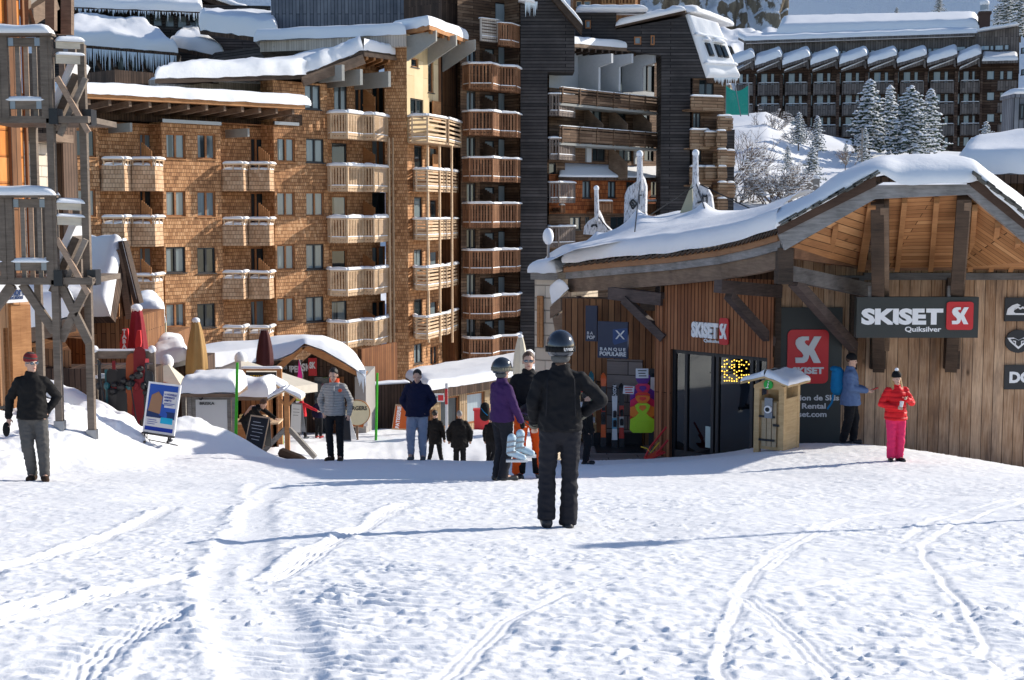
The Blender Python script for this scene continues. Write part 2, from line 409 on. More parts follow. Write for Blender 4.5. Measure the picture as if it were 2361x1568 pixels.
M['sign_grey']=m_plain('sign_grey',(.042,.046,.043),.5,.3,nz=.06);M['sign_black']=m_plain('sign_black',(.028,.028,.03),.5)
M['sign_red']=m_plain('sign_red',(.56,.025,.03),.45,.4,nz=.05);M['sign_blue']=m_plain('sign_blue',(.018,.026,.06),.45);M['blue']=m_plain('logo_blue',(.02,.05,.15),.5)
M['white_paint']=m_plain('white_paint',(.82,.82,.82),.5,nz=.03);M['white_soft']=m_plain('off_white_paint',(.62,.62,.62),.5,nz=.03)
M['paper']=m_plain('paper',(.7,.7,.72),.7,nz=.05);M['paper_green']=m_plain('pale_green_paper',(.45,.55,.5),.6)
M['green']=m_plain('green_enamel',(.02,.42,.06),.4);M['rope_yellow']=m_plain('rope_yellow',(.7,.45,.03),.7);M['canvas']=m_plain('canvas',(.42,.40,.28),.8)
def m_birch():
 t=NT('whitewashed_wood');n=t.noise(t.coord('UV',scale=(5,1.5,1)),5,5,.7);c=t.ramp(n,[(.36,(.12,.1,.09)),(.47,(.62,.62,.64)),(.7,(.78,.78,.8))]);t.bump(n,.3,.02);return t.out(c,.8,.2)
M['birch']=m_birch()
def m_clear():
 t=NT('shop_glass');t.b.inputs['Transmission Weight'].default_value=0
 n=t.node('ShaderNodeBsdfGlossy');n.inputs['Roughness'].default_value=.02;n.inputs['Color'].default_value=(.95,1,1,1)
 tr=t.node('ShaderNodeBsdfTransparent');tr.inputs[0].default_value=(.22,.24,.24,1);mx=t.node('ShaderNodeMixShader');fr=t.node('ShaderNodeFresnel');fr.inputs[0].default_value=1.7
 t.l.new(fr.outputs[0],mx.inputs[0]);t.l.new(tr.outputs[0],mx.inputs[1]);t.l.new(n.outputs[0],mx.inputs[2]);t.l.new(mx.outputs[0],t.n['Material Output'].inputs[0]);return t.m
M['glass_shop']=m_clear()
def m_lamp():
 t=NT('lamp_yellow');t.b.inputs['Emission Color'].default_value=(1,.62,.08,1);t.b.inputs['Emission Strength'].default_value=2.2;return t.out((.8,.5,.1),.5)
M['lamp_yellow']=m_lamp()
M['tower_wood']=m_wood('tower_grey_wood',(.09,.07,.055),(.23,.18,.14));M['tower_slat']=m_wood('tower_slat',(.14,.115,.095),(.33,.27,.22));M['slat_warm']=m_wood('warm_slat',(.25,.16,.11),(.45,.32,.23));M['tower_lit']=m_wood('tower_wood_sunlit',(.48,.42,.33),(.68,.6,.48))  # tower_lit: paler copy of the tower wood, sunlight put into its colour
M['shingle_orange']=m_shingle('orange_shingle',(.42,.12,.02),(.68,.23,.05),(.8,.36,.12),.45,.5)
M['pine_board']=m_board('pine_boards',(.42,.22,.11),(.6,.36,.2),(.72,.5,.33),.3,True,6,.006,.6)
M['board_tan']=m_board('tan_boards',(.25,.16,.08),(.42,.3,.17),(.58,.44,.28),.12,True,4,.01);M['board_brown2']=m_board('brown_screen',(.08,.03,.012),(.2,.075,.028),(.3,.13,.05),.2,True,6,.01)
for k,c in (('red_canvas',(.24,.012,.022)),('ochre_canvas',(.40,.24,.09)),('maroon_canvas',(.06,.012,.012)),('cream_canvas',(.62,.56,.44)),('grey_canvas',(.55,.5,.42)),('pink_cloth',(.85,.03,.28)),('lime_cloth',(.45,.6,.05)),('net_green',(.05,.3,.22)),('cream_paint',(.68,.6,.4)),('orange_board',(.62,.13,.03)),('yellow_paint',(.8,.48,.02)),('pole_green',(.06,.42,.03)),('board_rust',(.3,.075,.03)),('board_wine',(.2,.02,.025)),('lamp_shade',(.7,.5,.2)),('sign_grey2',(.3,.28,.26)),('poster_blue',(.03,.09,.38)),('poster_cyan',(.02,.38,.6)),('poster_dark',(.02,.04,.12)),('poster_navy',(.012,.04,.3)),('poster_brown',(.3,.17,.1))):
 M[k]=m_plain(k,c,.75,.25,nz=.12,sc=4,bump=.3 if 'canvas' in k else 0,bs=9)
M['net_teal']=m_plain('net_teal',(.03,.42,.33),.6);M['bark']=m_plain('bark',(.10,.075,.055),.9,.1);M['needles']=m_plain('needles',(.05,.075,.055),.8,.2,nz=.5,sc=3);M['twigs']=m_plain('twigs',(.22,.17,.14),.9,.1)
def m_rock(name,c1,c2,lo,hi):
 t=NT(name);c=t.coord('Object');n=t.noise(t.coord('Object',scale=(1,1,.3)),.5,8,.7);col=t.ramp(n,[(.3,c1),(.7,c2)]);g=t.node('ShaderNodeNewGeometry');s=t.node('ShaderNodeSeparateXYZ');t.l.new(g.outputs['Normal'],s.inputs[0])
 k=t.ramp(t.math('ADD',s.outputs[2],t.math('MULTIPLY',t.math('SUBTRACT',t.noise(c,.6,7,.7),.5),1.3)),[(lo,0),(hi,1)]);col=t.mix(k,col,(.84,.87,.92));t.bump(t.noise(c,1.6,8,.7),.9,.6);return t.out(col,.85,.1)
M['cliff']=m_rock('cliff',(.10,.08,.06),(.36,.30,.22),.28,.42);M['mountain']=m_rock('mountain',(.1,.09,.08),(.25,.22,.2),-.1,.05)
def m_cloth(name,c,rough=.75,sc=60,b=.15,band=0,sheen=.15):
 t=NT(name);n=t.noise(t.coord('Object'),7,4,.6);col=t.mix(n,tuple(x*.75 for x in c),tuple(min(1,x*1.2)for x in c))
 h=t.noise(t.coord('Object'),sc,3,.6)
 if band:
  s=t.node('ShaderNodeSeparateXYZ');t.l.new(t.coord('Object'),s.inputs[0]);w_=t.math('ABSOLUTE',t.math('SINE',t.math('MULTIPLY',s.outputs[2],band)));h=t.math('ADD',t.math('MULTIPLY',h,.1),t.math('POWER',w_,.4))
  col=t.mix(t.math('MULTIPLY',t.math('LESS_THAN',w_,.22),.35),col,tuple(x*.5 for x in c))
 t.bump(h,b if not band else .6,.01 if not band else .03);return t.out(col,rough,.12)
for k,c in (('black_shell',(.012,.012,.014)),('black_wool',(.014,.013,.013)),('black_cloth',(.012,.012,.013)),('dark_trouser',(.02,.02,.025)),('black_trouser',(.014,.014,.016)),('grey_denim',(.10,.095,.09)),('purple_shell',(.05,.02,.085)),('orange_trouser',(.75,.09,.012)),('navy_shell',(.012,.014,.04)),('jogger_grey',(.27,.30,.38)),('red_shell',(.6,.03,.04)),('slate_shell',(.11,.17,.31)),('pink_trouser',(.72,.035,.13)),('orange_cloth',(.75,.1,.04)),('pack_blue',(.01,.16,.36)),('boot_brown',(.05,.03,.02)),('boot_grey',(.08,.09,.1)),('boot_pale',(.45,.4,.36)),('boot_red',(.35,.05,.05)),('strap_grey',(.16,.15,.12)),('lining_grey',(.1,.1,.1))):M[k]=m_cloth(k,c)
M['puffer_grey']=m_cloth('puffer_grey',(.36,.34,.32),.6,band=62);M['puffer_red']=m_cloth('puffer_red',(.72,.02,.025),.5,band=38)
M['skin']=m_plain('skin',(.55,.33,.24),.5,.35,nz=.08);M['lip']=m_plain('lip',(.35,.1,.09),.5);M['eye']=m_plain('eye',(.03,.02,.02),.2,.6)
for k,c in (('hair_brown',(.09,.045,.025)),('hair_dark',(.02,.015,.012)),('hair_blond',(.42,.26,.11)),('hair_grey',(.25,.24,.23))):M[k]=m_plain(k,c,.55,.4,nz=.4,sc=40,bump=.5,bs=80)
M['helmet']=m_plain('helmet',(.035,.042,.055),.16,.7,.3);M['helmet_matte']=m_plain('helmet_matte',(.02,.02,.022),.45);M['visor']=m_plain('visor',(.15,.18,.2),.06,.9,.7);M['boot_blue']=m_plain('boot_blue',(.45,.58,.66),.3,.5,nz=.3,sc=20)
def m_knit():
 t=NT('striped_knit');s=t.node('ShaderNodeSeparateXYZ');t.l.new(t.coord('Object'),s.inputs[0]);k=t.math('FRACT',t.math('MULTIPLY',t.math('ADD',s.outputs[2],t.math('MULTIPLY',s.outputs[0],.12)),14));c=t.ramp(k,[(.0,(.16,.02,.025)),(.35,(.22,.05,.05)),(.4,(.03,.03,.03)),(.6,(.1,.1,.09)),(.65,(.2,.03,.03))]);t.bump(t.noise(t.coord('Object'),90,2,.5),.5,.01);return t.out(c,.9,.1)
M['striped_knit']=m_knit()
_rs=np.random.RandomState(5);_G=_rs.rand(256,256)*2-1
def vn(x,y):
 xi=np.floor(x).astype(int);yi=np.floor(y).astype(int);fx=x-xi;fy=y-yi
 fx=fx*fx*fx*(fx*(fx*6-15)+10);fy=fy*fy*fy*(fy*(fy*6-15)+10)
 a=_G[xi&255,yi&255];b=_G[(xi+1)&255,yi&255];c=_G[xi&255,(yi+1)&255];d=_G[(xi+1)&255,(yi+1)&255]
 return (a*(1-fx)+b*fx)*(1-fy)+(c*(1-fx)+d*fx)*fy
def fbm(x,y,o=4,g=.5):
 s=0;a=1
 for i in range(o):
  s=s+a*vn(x*2**i+17.3*i,y*2**i+9.1*i);a*=g
 return s
def sst(e0,e1,x):
 t=np.clip((x-e0)/(e1-e0),0,1);return t*t*(3-2*t)
_KY=np.array([-50,0,6,12.9,19.4,24,26.7,28,30.5,34,37,45,58,70,90,400.]);_KZ=np.array([-.4,-1.2,-1.985,-2.92,-3.79,-4.42,-4.82,-5.05,-5.75,-6.6,-7.1,-7.55,-9.1,-9.8,-10.2,-10.4])
_ty=np.linspace(-40,300,3401);_tz=np.interp(_ty,_KY,_KZ)
_k=np.hanning(15);_k/=_k.sum();_tz[10:-10]=np.convolve(_tz,_k,'same')[10:-10]
def gz(x,y,lumps=True):
 x=np.asarray(x,float);y=np.asarray(y,float)
 z=np.interp(y,_ty,_tz)
 z=z+.6*sst(-3.6,-6.6,x)*sst(28.5,33,y)*(1-sst(38,46,y))
 z=z+.55*sst(.6,1.6,x)*sst(28,31,y)*(1-sst(36,40,y))
 z=z+.33*np.exp(-((x-5.9)/2.3)**2-((y-25.6)/4.2)**2)
 z=z-.22*sst(7.2,10.5,x)*sst(17,24,y)
 A=.08+1.05*sst(-6.2,-8.4,x);A=A*sst(-3.9,-5.6,x)
 bank=A*np.exp(-((y-26.2)/np.where(y<26.2,2.6+1.6*sst(-6.9,-7.6,x),3.2))**2)
 p2=.62*np.exp(-((x+7.0)/1.1)**2-((y-31.2)/1.2)**2)+.35*np.exp(-((x+8.2)/1.5)**2-((y-30.4)/1.5)**2)
 z=z+bank+p2+.42*np.exp(-((x+7.2)/.75)**2-((y-23.2)/1.1)**2)
 if lumps:
  m=np.clip(bank*1.6+p2*.35,0,1)
  z=z+m*(.17*fbm(x*1.1,y*1.1,3,.5)+.05*np.abs(fbm(x*5,y*5,3)))
  z=z+.035*fbm(x*.35,y*.35,3)
 return z
def gzf(x,y):return float(gz(x,y))
def on_ground(u,v):
 d=ray(u,v);t=5.0
 while t<120:
  p=d*t
  if p.z<gzf(p.x,p.y):break
  t+=.05
 return d*t
NA,NR=900,1050
ys=np.concatenate([3.0*(31/3.0)**(np.linspace(0,1,NR)),31*(320/31.)**(np.linspace(0,1,110)[1:])])
aa=np.linspace(-.55,.55,NA);aa=aa*(1+.6*np.abs(aa)**2)
Yg,Ag=np.meshgrid(ys,aa,indexing='ij');Xg=Ag*(Yg+1.5)
Zg=gz(Xg,Yg)
near=1-sst(26,34,Yg)
wx=Xg+.05*fbm(Xg*3,Yg*3,2);wy=Yg*1.0+.05*fbm(Xg*3+40,Yg*3,2)
pat=.55+.45*sst(-.5,.5,fbm(Xg*.45+7,Yg*.45,3))
dz=.012*fbm(wx*2.6,wy*2.6,2)+.007*(1-np.abs(fbm(wx*7,wy*7,2))*1.6)*pat+.010*fbm(wx*13,wy*13,2,.7)*pat+.009*sst(.15,.8,fbm(wx*10,wy*10,2))*pat+.010*sst(.35,.8,fbm(wx*3.4+9,wy*3.4,2))*fbm(wx*8,wy*8,2)
def gp(u,v):
 d=ray(u,v);t=(1.18)/max(1e-4,(-d.z/d.y-.135))/d.y
 p=d*t;return (p.x,p.y)
def seg_dist(px,py,pts):
 D=np.full(px.shape,1e9);S=np.zeros(px.shape);T=np.zeros(px.shape);acc=0
 for (ax,ay),(bx,by)in zip(pts[:-1],pts[1:]):
  L=math.hypot(bx-ax,by-ay);tx,ty=(bx-ax)/L,(by-ay)/L
  s=np.clip((px-ax)*tx+(py-ay)*ty,0,L);ex=px-ax-s*tx;ey=py-ay-s*ty
  d=np.hypot(ex,ey);c=ex*ty-ey*tx;m=d<D
  D[m]=d[m];T[m]=np.sign(c[m])*d[m];S[m]=acc+s[m];acc+=L
 return D,T,S
def smooth_line(px):
 P0=[gp(*q)for q in px];out=[]
 for i in range(len(P0)-1):
  a=P0[max(i-1,0)];b=P0[i];c=P0[i+1];d=P0[min(i+2,len(P0)-1)]
  for k in range(6):
   t=k/6
   out.append(tuple(.5*(2*b[j]+(c[j]-a[j])*t+(2*a[j]-5*b[j]+4*c[j]-d[j])*t*t+(3*b[j]-a[j]-3*c[j]+d[j])*t**3)for j in (0,1)))
 return out+[P0[-1]]
msk=Yg<24
tr=[([(600,1120),(592,1230),(600,1340),(650,1440),(715,1600)],.14,.045,1),([(640,1120),(560,1230),(515,1330),(545,1450),(610,1600)],.13,.042,1),([(950,1165),(830,1222),(735,1275),(640,1350)],.09,.05,0),([(400,1180),(250,1235),(90,1290),(-80,1345)],.09,.05,0),([(440,1345),(250,1385),(60,1432),(-60,1475)],.1,.045,0),([(170,1380),(60,1410),(-60,1450)],.08,.04,0),([(2400,1160),(2230,1205),(2140,1262),(2175,1340),(2250,1440),(2330,1590)],.035,.022,0),([(2420,1145),(2190,1195),(2090,1250)],.05,.02,0),([(2150,1170),(1930,1210),(1800,1275),(1715,1380),(1680,1470),(1668,1600)],.045,.02,0),([(1960,1200),(1830,1270),(1780,1320)],.05,.018,0),([(1715,1385),(1830,1470),(1960,1600)],.06,.022,0),([(1010,1600),(1160,1440),(1420,1350)],.06,.02,0),([(2361,1290),(2100,1330),(1700,1385),(1420,1400)],.05,.018,0),([(160,1600),(260,1500),(420,1430)],.08,.03,0),([(2361,1540),(2150,1600)],.07,.03,0)]
for px,w_,dep,tread in tr:
 pl=smooth_line(px);xs,ys_=Xg[msk],Yg[msk]
 xs=xs+.03*fbm(xs*2.5,ys_*2.5,2)
 D,T,S=seg_dist(xs,ys_,pl);w_=w_*(1+.3*fbm(S*1.3,S*0,2));g=np.exp(-(D/w_)**3)
 rid=np.exp(-((D-w_*1.35)/(w_*.5))**2)*(.7+1.3*np.abs(fbm(xs*8,ys_*8,3)))
 g2=g if tread else g*(.65+.35*np.cos(2*PI*T/.045+.8*fbm(S*.5,T*2,2)))
 dz[msk]=dz[msk]*(1-.75*g)-dep*g2*.7+dep*.38*rid*(.6+.4*np.sign(T))
 if tread:dz[msk]+=.007*g*np.sin(S*2*PI/.11)
for (uc,vc,ru,rv,per,am)in ((810,1440,190,170,.12,.017),(330,1480,190,110,.15,.015),(1500,1470,300,120,.17,.006),(860,1330,140,60,.13,.014)):
 cx,cy_=gp(uc,vc);rx=ru/FPX*cy_;ry=abs(gp(uc,vc-rv)[1]-cy_)
 q=np.exp(-(((Xg-cx)/rx)**2+((Yg-cy_)/ry)**2)**2)
 dz+=q*am*np.sin(2*PI*(Yg+.12*Xg+.07*fbm(Xg*2,Yg*2,3))/per)*(.5+.5*sst(-.4,.3,fbm(Xg*4,Yg*3,2)))
cr=fbm(Xg*15+3,Yg*15,2,.6);dz+=.022*sst(.7,1.2,cr)*(.4+.6*sst(-.1,.6,fbm(Xg*.8,Yg*.8+3,2)))
Zg=Zg+.6*dz*near*np.clip(1.15-Yg*.012,.5,1.2)
far=sst(30,36,Yg)
Zg=Zg+far*.06*fbm(Xg*1.3,Yg*1.3,3)
nr_,nc_=Zg.shape
me=bpy.data.meshes.new('snow_ground');vv=np.stack([Xg,Yg,Zg],-1).reshape(-1,3)
ii=np.arange(nr_*nc_).reshape(nr_,nc_);q=np.stack([ii[:-1,:-1],ii[:-1,1:],ii[1:,1:],ii[1:,:-1]],-1).reshape(-1,4)
me.vertices.add(len(vv));me.vertices.foreach_set('co',vv.ravel());me.loops.add(q.size);me.loops.foreach_set('vertex_index',q.ravel().astype(np.int32))
me.polygons.add(len(q));me.polygons.foreach_set('loop_start',(np.arange(len(q))*4).astype(np.int32));me.polygons.foreach_set('loop_total',np.full(len(q),4,dtype=np.int32))
me.polygons.foreach_set('use_smooth',np.ones(len(q),dtype=bool));me.update();me.materials.append(M['ground_snow'])
g_o=bpy.data.objects.new('snow_ground',me);COL.objects.link(g_o);tag(g_o,kind='structure')
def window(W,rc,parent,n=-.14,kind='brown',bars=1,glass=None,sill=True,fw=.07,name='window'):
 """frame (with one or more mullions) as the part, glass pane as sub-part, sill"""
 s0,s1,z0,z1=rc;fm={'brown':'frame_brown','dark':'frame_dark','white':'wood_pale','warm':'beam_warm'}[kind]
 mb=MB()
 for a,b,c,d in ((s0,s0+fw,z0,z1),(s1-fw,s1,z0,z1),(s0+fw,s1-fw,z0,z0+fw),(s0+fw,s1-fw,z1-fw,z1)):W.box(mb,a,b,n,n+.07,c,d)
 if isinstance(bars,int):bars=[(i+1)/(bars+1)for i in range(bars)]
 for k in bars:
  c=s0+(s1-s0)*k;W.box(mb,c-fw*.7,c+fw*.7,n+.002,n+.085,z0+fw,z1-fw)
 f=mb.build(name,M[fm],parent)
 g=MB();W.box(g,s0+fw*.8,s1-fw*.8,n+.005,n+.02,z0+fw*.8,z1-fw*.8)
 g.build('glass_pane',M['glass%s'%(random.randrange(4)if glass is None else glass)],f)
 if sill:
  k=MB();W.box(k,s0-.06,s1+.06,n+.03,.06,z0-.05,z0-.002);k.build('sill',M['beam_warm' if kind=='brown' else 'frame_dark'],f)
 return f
def slat_balcony(W,pts,z0,z1,parent,mat='wood_pale',fl='wood_pale',snow=.14,name='balcony',post=.09,sw=.085,gap=.16,seed=0,rails=False,mb_extra=None):
 """balcony following plan points (s, n) on wall W with slatted railing panels; snow on the rail"""
 mb=MB();sb=MB();P0=[W.L(s,n,0)for s,n in pts]
 fz=z0+.08
 base=[W.L(pts[0][0],0.003,z0)]+[Vector((p.x,p.y,z0))for p in P0]+[W.L(pts[-1][0],0.003,z0)]
 cl=[base[0]]
 for b in base[1:]:
  if (b-cl[-1]).length>.03:cl.append(b)
 mb.prism(cl,(0,0,.1))
 for i,p in enumerate(P0):
  mb.bar((p.x,p.y,z0),(p.x,p.y,z1),post,post)
 for i in range(len(P0)-1):
  a,b=P0[i],P0[i+1];d=b-a;L=d.length
  if L<.25:continue
  d.normalize()
  for z,h in ((z1-.05,.09),(z0+.22,.13)):
   mb.bar(a+d*post/2+V(0,0,z),b-d*post/2+V(0,0,z),.05,h)
  if rails:
   for k in range(rails):
    z=z0+.32+(z1-z0-.42)*(k+.5)/rails;mb.bar(a+d*post/2+V(0,0,z),b-d*post/2+V(0,0,z),.035,.11 if k<rails-1 else .09)
  else:
   n=max(1,int((L-post)/gap))
   for k in range(n):
    c=a+d*(post/2+(L-post)*(k+.5)/n);mb.bar(c+V(0,0,z0-.03),c+V(0,0,z1-.09),sw,.025,up=d.cross(V(0,0,1)))
  if snow:snow_bar(sb,a+V(0,0,z1)-d*.05,b+V(0,0,z1)+d*.05,.24,snow*rnd(.8,1.2),seed+i,6)
  if snow:snow_bar(sb,a+V(0,0,z0+.285),b+V(0,0,z0+.285),.07,.05,seed+i+9,4)
 o=mb.build(name,M[mat],parent)
 if snow:sb.build('snow_cap',M['snow'],o)
 return o
def shingle_balcony(W,s0,s1,z0,z1,parent,depth=1.0,seed=0):
 """closed balcony box clad with shingles: front slants, right cheek catches the sun, snowy gap rail above"""
 L_=s1-s0
 A=W.L(s0,-.95,0);B=W.L(s0,.12,0);C=W.L(s0+L_*.42,.92,0);D=W.L(s1,.1,0);E=W.L(s1,-.95,0)
 mb=MB()
 low=[A,B,C,D,E];cen=W.L((s0+s1)/2,0,0)
 lo=[Vector((p.x,p.y,z0))for p in low];hi=[cen+(p-cen)*(.97 if 0<i<4 else 1)for i,p in enumerate(low)]
 hi=[Vector((p.x,p.y,z1))for p in hi]
 if (lo[1]-lo[0]).cross(lo[2]-lo[1]).z<0:lo.reverse();hi.reverse()
 n=5;mb.add(lo+hi,[tuple(reversed(range(n))),tuple(range(n,2*n))]+[(i,(i+1)%n,(i+1)%n+n,i+n)for i in range(n)])
 o=mb.build('balcony',M['shingle_pale'],parent)
 r=MB();sb=MB();zr=z1+.26
 ring=[Vector((p.x,p.y,0))for p in (B,C,D)]
 for a,b in zip(ring[:-1],ring[1:]):
  r.bar(a+V(0,0,zr),b+V(0,0,zr),.12,.07);
  for k in (.06,.5,.94):c=a.lerp(b,k);r.bar(c+V(0,0,z1),c+V(0,0,zr-.03),.05,.05)
 for i,(a,b)in enumerate(zip(ring[:-1],ring[1:])):
  snow_bar(sb,a+V(0,0,zr+.035),b+V(0,0,zr+.035),.26,.12,seed+i,5)
 Q=W.L(s0+L_*.6,-.9,0);top=[Vector((p.x,p.y,z1+.002))for p in (B,C,D,Q)]
 snow_on(sb,top[0],top[1],top[2],top[3],.14,.3,4,3,seed)
 r.build('handrail',M['wood_pale'],o);sb.build('snow_cap',M['snow'],o)
 return o
def screen_panel(W,s,z0,z1,parent,n1=1.0,mat='beam_warm'):
 mb=MB();nrm=W.n
 for k in range(6):
  n=.04+(n1-.04)*k/6;zt=z1-(z1-z0)*.42*(k/6)
  W.box(mb,s,s+.03,n,n+(n1-.04)/6-.015,z0,zt)
 W.box(mb,s-.06,s+.001,.03,n1,z0+(z1-z0)*.3,z0+(z1-z0)*.38)
 mb.build('privacy_screen',M[mat],parent)
def lineA(u):
 x=(u-CU)/FPX;Y=(66.5+1.09*15.67)/(1-1.09*x);return (x*Y,Y)
WA=Wall(lineA(150),lineA(900))
apA=empty('apartment_building',(*lineA(420),-9.9),'cedar shingled apartment building with shingled balcony boxes and pale slatted corner balconies','building')
G=-10.2
def sA(u,v=500,n=0):return WA.px(u,v,n)[0]
def zA(u,v,n=0):return WA.px(u,v,n)[1]
nb=0.0
RE=1.0
holesL,holesM,holesR,rec1,rec2,wins=[],[],[],[],[],[]
rowsW1=[(308,366),(440,499),(570,629),(699,754)]
rowsW3=[(318,373),(443,498),(564,622),(686,742)]
bayL=[]
for i,(v0,v1)in enumerate(((298,362),(436,500),(565,628),(696,750))):
 bayL.append(WA.rect(168,v0,221,v1))
bay1=[WA.rect(383,a,428,b)for a,b in rowsW1]+[WA.rect(455,a+1,497,b+1)for a,b in rowsW1]
bay2=[WA.rect(639,a,680,b)for a,b in rowsW3]
bay2b=[WA.rect(706,a,747,b)for a,b in ((320,375),(443,498),(563,621),(684,742))]
top2=[WA.rect(703,196,739,252)]
mb=MB()
segs=[(150,232,bayL,283),(377,512,bay1,285),(634,757,bay2+bay2b+top2,190)]
for u0,u1,hs,vt in segs:
 a,b=sA(u0),sA(u1);zt=zA((u0+u1)/2,vt)
 WA.panel(mb,a,b,G,zt,hs)
 for s in (a,b):
  mb.poly([WA.L(s,0,G),WA.L(s,-RE-.01,G),WA.L(s,-RE-.01,zt),WA.L(s,0,zt)])
doors1=[WA.rect(322,a,352,b,-RE)for a,b in ((308,386),(436,512),(570,645),(694,770))]
doors2=[WA.rect(578,a,612,b,-RE)for a,b in ((318,392),(444,518),(570,642),(692,758))]
doors3=[WA.rect(765,a,800,b,-RE)for a,b in ((330,386),(452,508),(576,630),(694,748))]
WA.panel(mb,sA(215),sA(395),G,zA(300,283),doors1,-RE)
WA.panel(mb,sA(495),sA(655),G,zA(570,285),doors2,-RE)
doors4=[WA.rect(858,a,888,b,-RE)for a,b in ((172,262),(322,386),(444,508),(568,630),(694,748))]+[WA.rect(770,168,800,262,-RE)]+[WA.rect(818,160,842,262,-RE)]
WA.panel(mb,sA(740),sA(905),G,zA(800,130),doors3+doors4,-RE)
for u0,u1,vt in ((232,377,284),(512,634,286)):
 a,b,z=sA(u0),sA(u1),zA((u0+u1)/2,vt);mb.poly([WA.L(a,0,z),WA.L(b,0,z),WA.L(b,-RE,z),WA.L(a,-RE,z)])
a,b=sA(150),sA(760);z=zA(420,262)
mb.hexa([WA.L(a,-RE-.3,z),WA.L(b,-RE-.3,z),WA.L(b,-9,z),WA.L(a,-9,z)]+[WA.L(a,-RE-.3,z+.2),WA.L(b,-RE-.3,z+.2),WA.L(b,-9,z+.2),WA.L(a,-9,z+.2)])
wallA=mb.build('wall',M['shingle'],apA)
for i,rc in enumerate(bayL):window(WA,rc,apA,glass=[0,1,3,0][i])
for i,rc in enumerate(bay1):window(WA,rc,apA,kind='brown' if i not in (2,6,7)else 'dark',glass=[3,1,3,1,3,1,0,0][i])
for i,rc in enumerate(bay2):window(WA,rc,apA,glass=[3,1,1,3][i])
for i,rc in enumerate(bay2b):window(WA,rc,apA,kind='dark' if i!=1 else 'brown',glass=[3,1,2,1][i])
window(WA,top2[0],apA,kind='dark',glass=3)
for i,rc in enumerate(doors1+doors2):
 window(WA,rc,apA,n=-RE-.12,kind='brown',bars=[.38],glass=[1,0,2,0,0,0,0,1][i],sill=False,name='balcony_door')
for i,rc in enumerate(doors3+doors4):
 window(WA,rc,apA,n=-RE-.12,kind=('brown' if i%3 else 'dark'),bars=[.5]if i>3 else 0,glass=(0,1,0,3)[i%4],sill=False,name='balcony_door')
for (ua,ub),rows in (((236,303),((381,440),(516,569),(644,708),(770,820))),((303,378),((381,440),(516,569),(650,708),(772,820))),((514,572),((391,440),(519,567),(643,691),(770,800))),((573,633),((391,440),(519,567),(643,691),(770,800)))):
 for k,(va,vb)in enumerate(rows):
  um=(ua+ub)/2
  shingle_balcony(WA,WA.px(ua,va,.12)[0],WA.px(ub-1,va,.1)[0],WA.px(um,vb,.8)[1],WA.px(um,va,.8)[1],apA,1.0,k*3+ua)
for u,rows in ((296,((330,385),(462,516),(596,645))),(566,((340,392),(468,520),(594,645)))):
 for a,b in rows:screen_panel(WA,WA.px(u,a,-RE)[0],WA.px(u,b,-RE)[1],WA.px(u,a,-RE)[1],apA,.9)
for a,b in ((205,262),(340,388),(462,508),(586,632),(712,752)):
 o=Wall(WA.L(0,-RE,0)[:2],WA.L(10,-RE,0)[:2]);screen_panel(o,o.px(836,a)[0],o.px(836,b)[1],o.px(836,a)[1],apA,1.0)
for k,(va,vb)in enumerate(((262,320),(383,441),(503,559),(622,681),(742,800))):
 z0,z1=WA.px(820,vb,1.2)[1],WA.px(820,va,1.2)[1]
 f=lambda u,n:(WA.px(u,va,n)[0],n)
 slat_balcony(WA,[f(757,.02),f(763,.55),f(800,1.35),f(838,.7),f(862,1.25),f(893,.3),f(895,.0)],z0,z1,apA,seed=k*7,snow=.17)
mb=MB()
for u in (886,896):
 s=sA(u);W_=WA
 W_.box(mb,s-.05,s+.05,.35,.45,G,WA.px(u,318)[1])
mb.build_each('corner_post',M['wood_pale'],apA)
mb=MB()
for u0,u1,v in ((377,512,286),(634,690,289)):
 WA.box(mb,sA(u0),sA(u1),-.1,.1,zA((u0+u1)/2,v),zA((u0+u1)/2,v)+.16)
mb.build_each('flashing',M['metal'],apA)
mb=MB()
for u,v in ((280,296),(550,308)):
 s,z=WA.px(u,v,0);WA.box(mb,s-.06,s+.06,-RE,.8,z-.18,z+.22)
mb.build_each('concrete_bracket',M['concrete'],apA)
rfz=lambda u,v,n:WA.px(u,v,n)
mb=MB();n_out=1.9
e0=WA.L(rfz(190,232,n_out)[0],n_out,rfz(190,226,n_out)[1]);e1=WA.L(rfz(703,250,n_out)[0],n_out,rfz(703,252,n_out)[1])
b0=WA.L(sA(190),-6.0,zA(190,236,-6));b1=WA.L(sA(690),-6.0,zA(690,262,-6))
b0.z=e0.z+.5;b1.z=e1.z+.5
em=e0.lerp(e1,.5);
mb.hexa([e0,e1,b1,b0]+[p+V(0,0,.2)for p in (e0,e1,b1,b0)])
roof1=mb.build('roof',M['beam_warm'],apA)
mb=MB()
for k in range(12):
 t_=(k+.4)/12;p=e0.lerp(e1,t_)-WA.n*.15-V(0,0,.13);q=p-WA.n*3.4+V(0,0,.1)-V(0,0,.35)
 mb.bar(p,q,.14,.26)
mb.build_each('rafter',M['beam_brown'],roof1)
sb=MB();snow_on(sb,e0+V(0,0,.2)+WA.n*.1,e1+V(0,0,.2)+WA.n*.1+WA.t*.3,b1+V(0,0,.2),b0+V(0,0,.2),.52,.42,30,6,3,.1)
sb.build('snow_cap',M['roof_snow'],roof1)
mb=MB();WA.box(mb,sA(160),sA(640),-1.6,-1.0,zA(400,284,-1),zA(400,252,-1)+.25);WA.box(mb,sA(640),sA(700),-1.6,.0,zA(660,288,0),zA(660,262,0));mb.build('fascia_band',M['board_dark'],apA)
mb=MB();s0,z0=WA.px(365,235,-2.2);s1,z1=WA.px(700,240,-2.2);zt=WA.px(690,190,-2.2)[1]
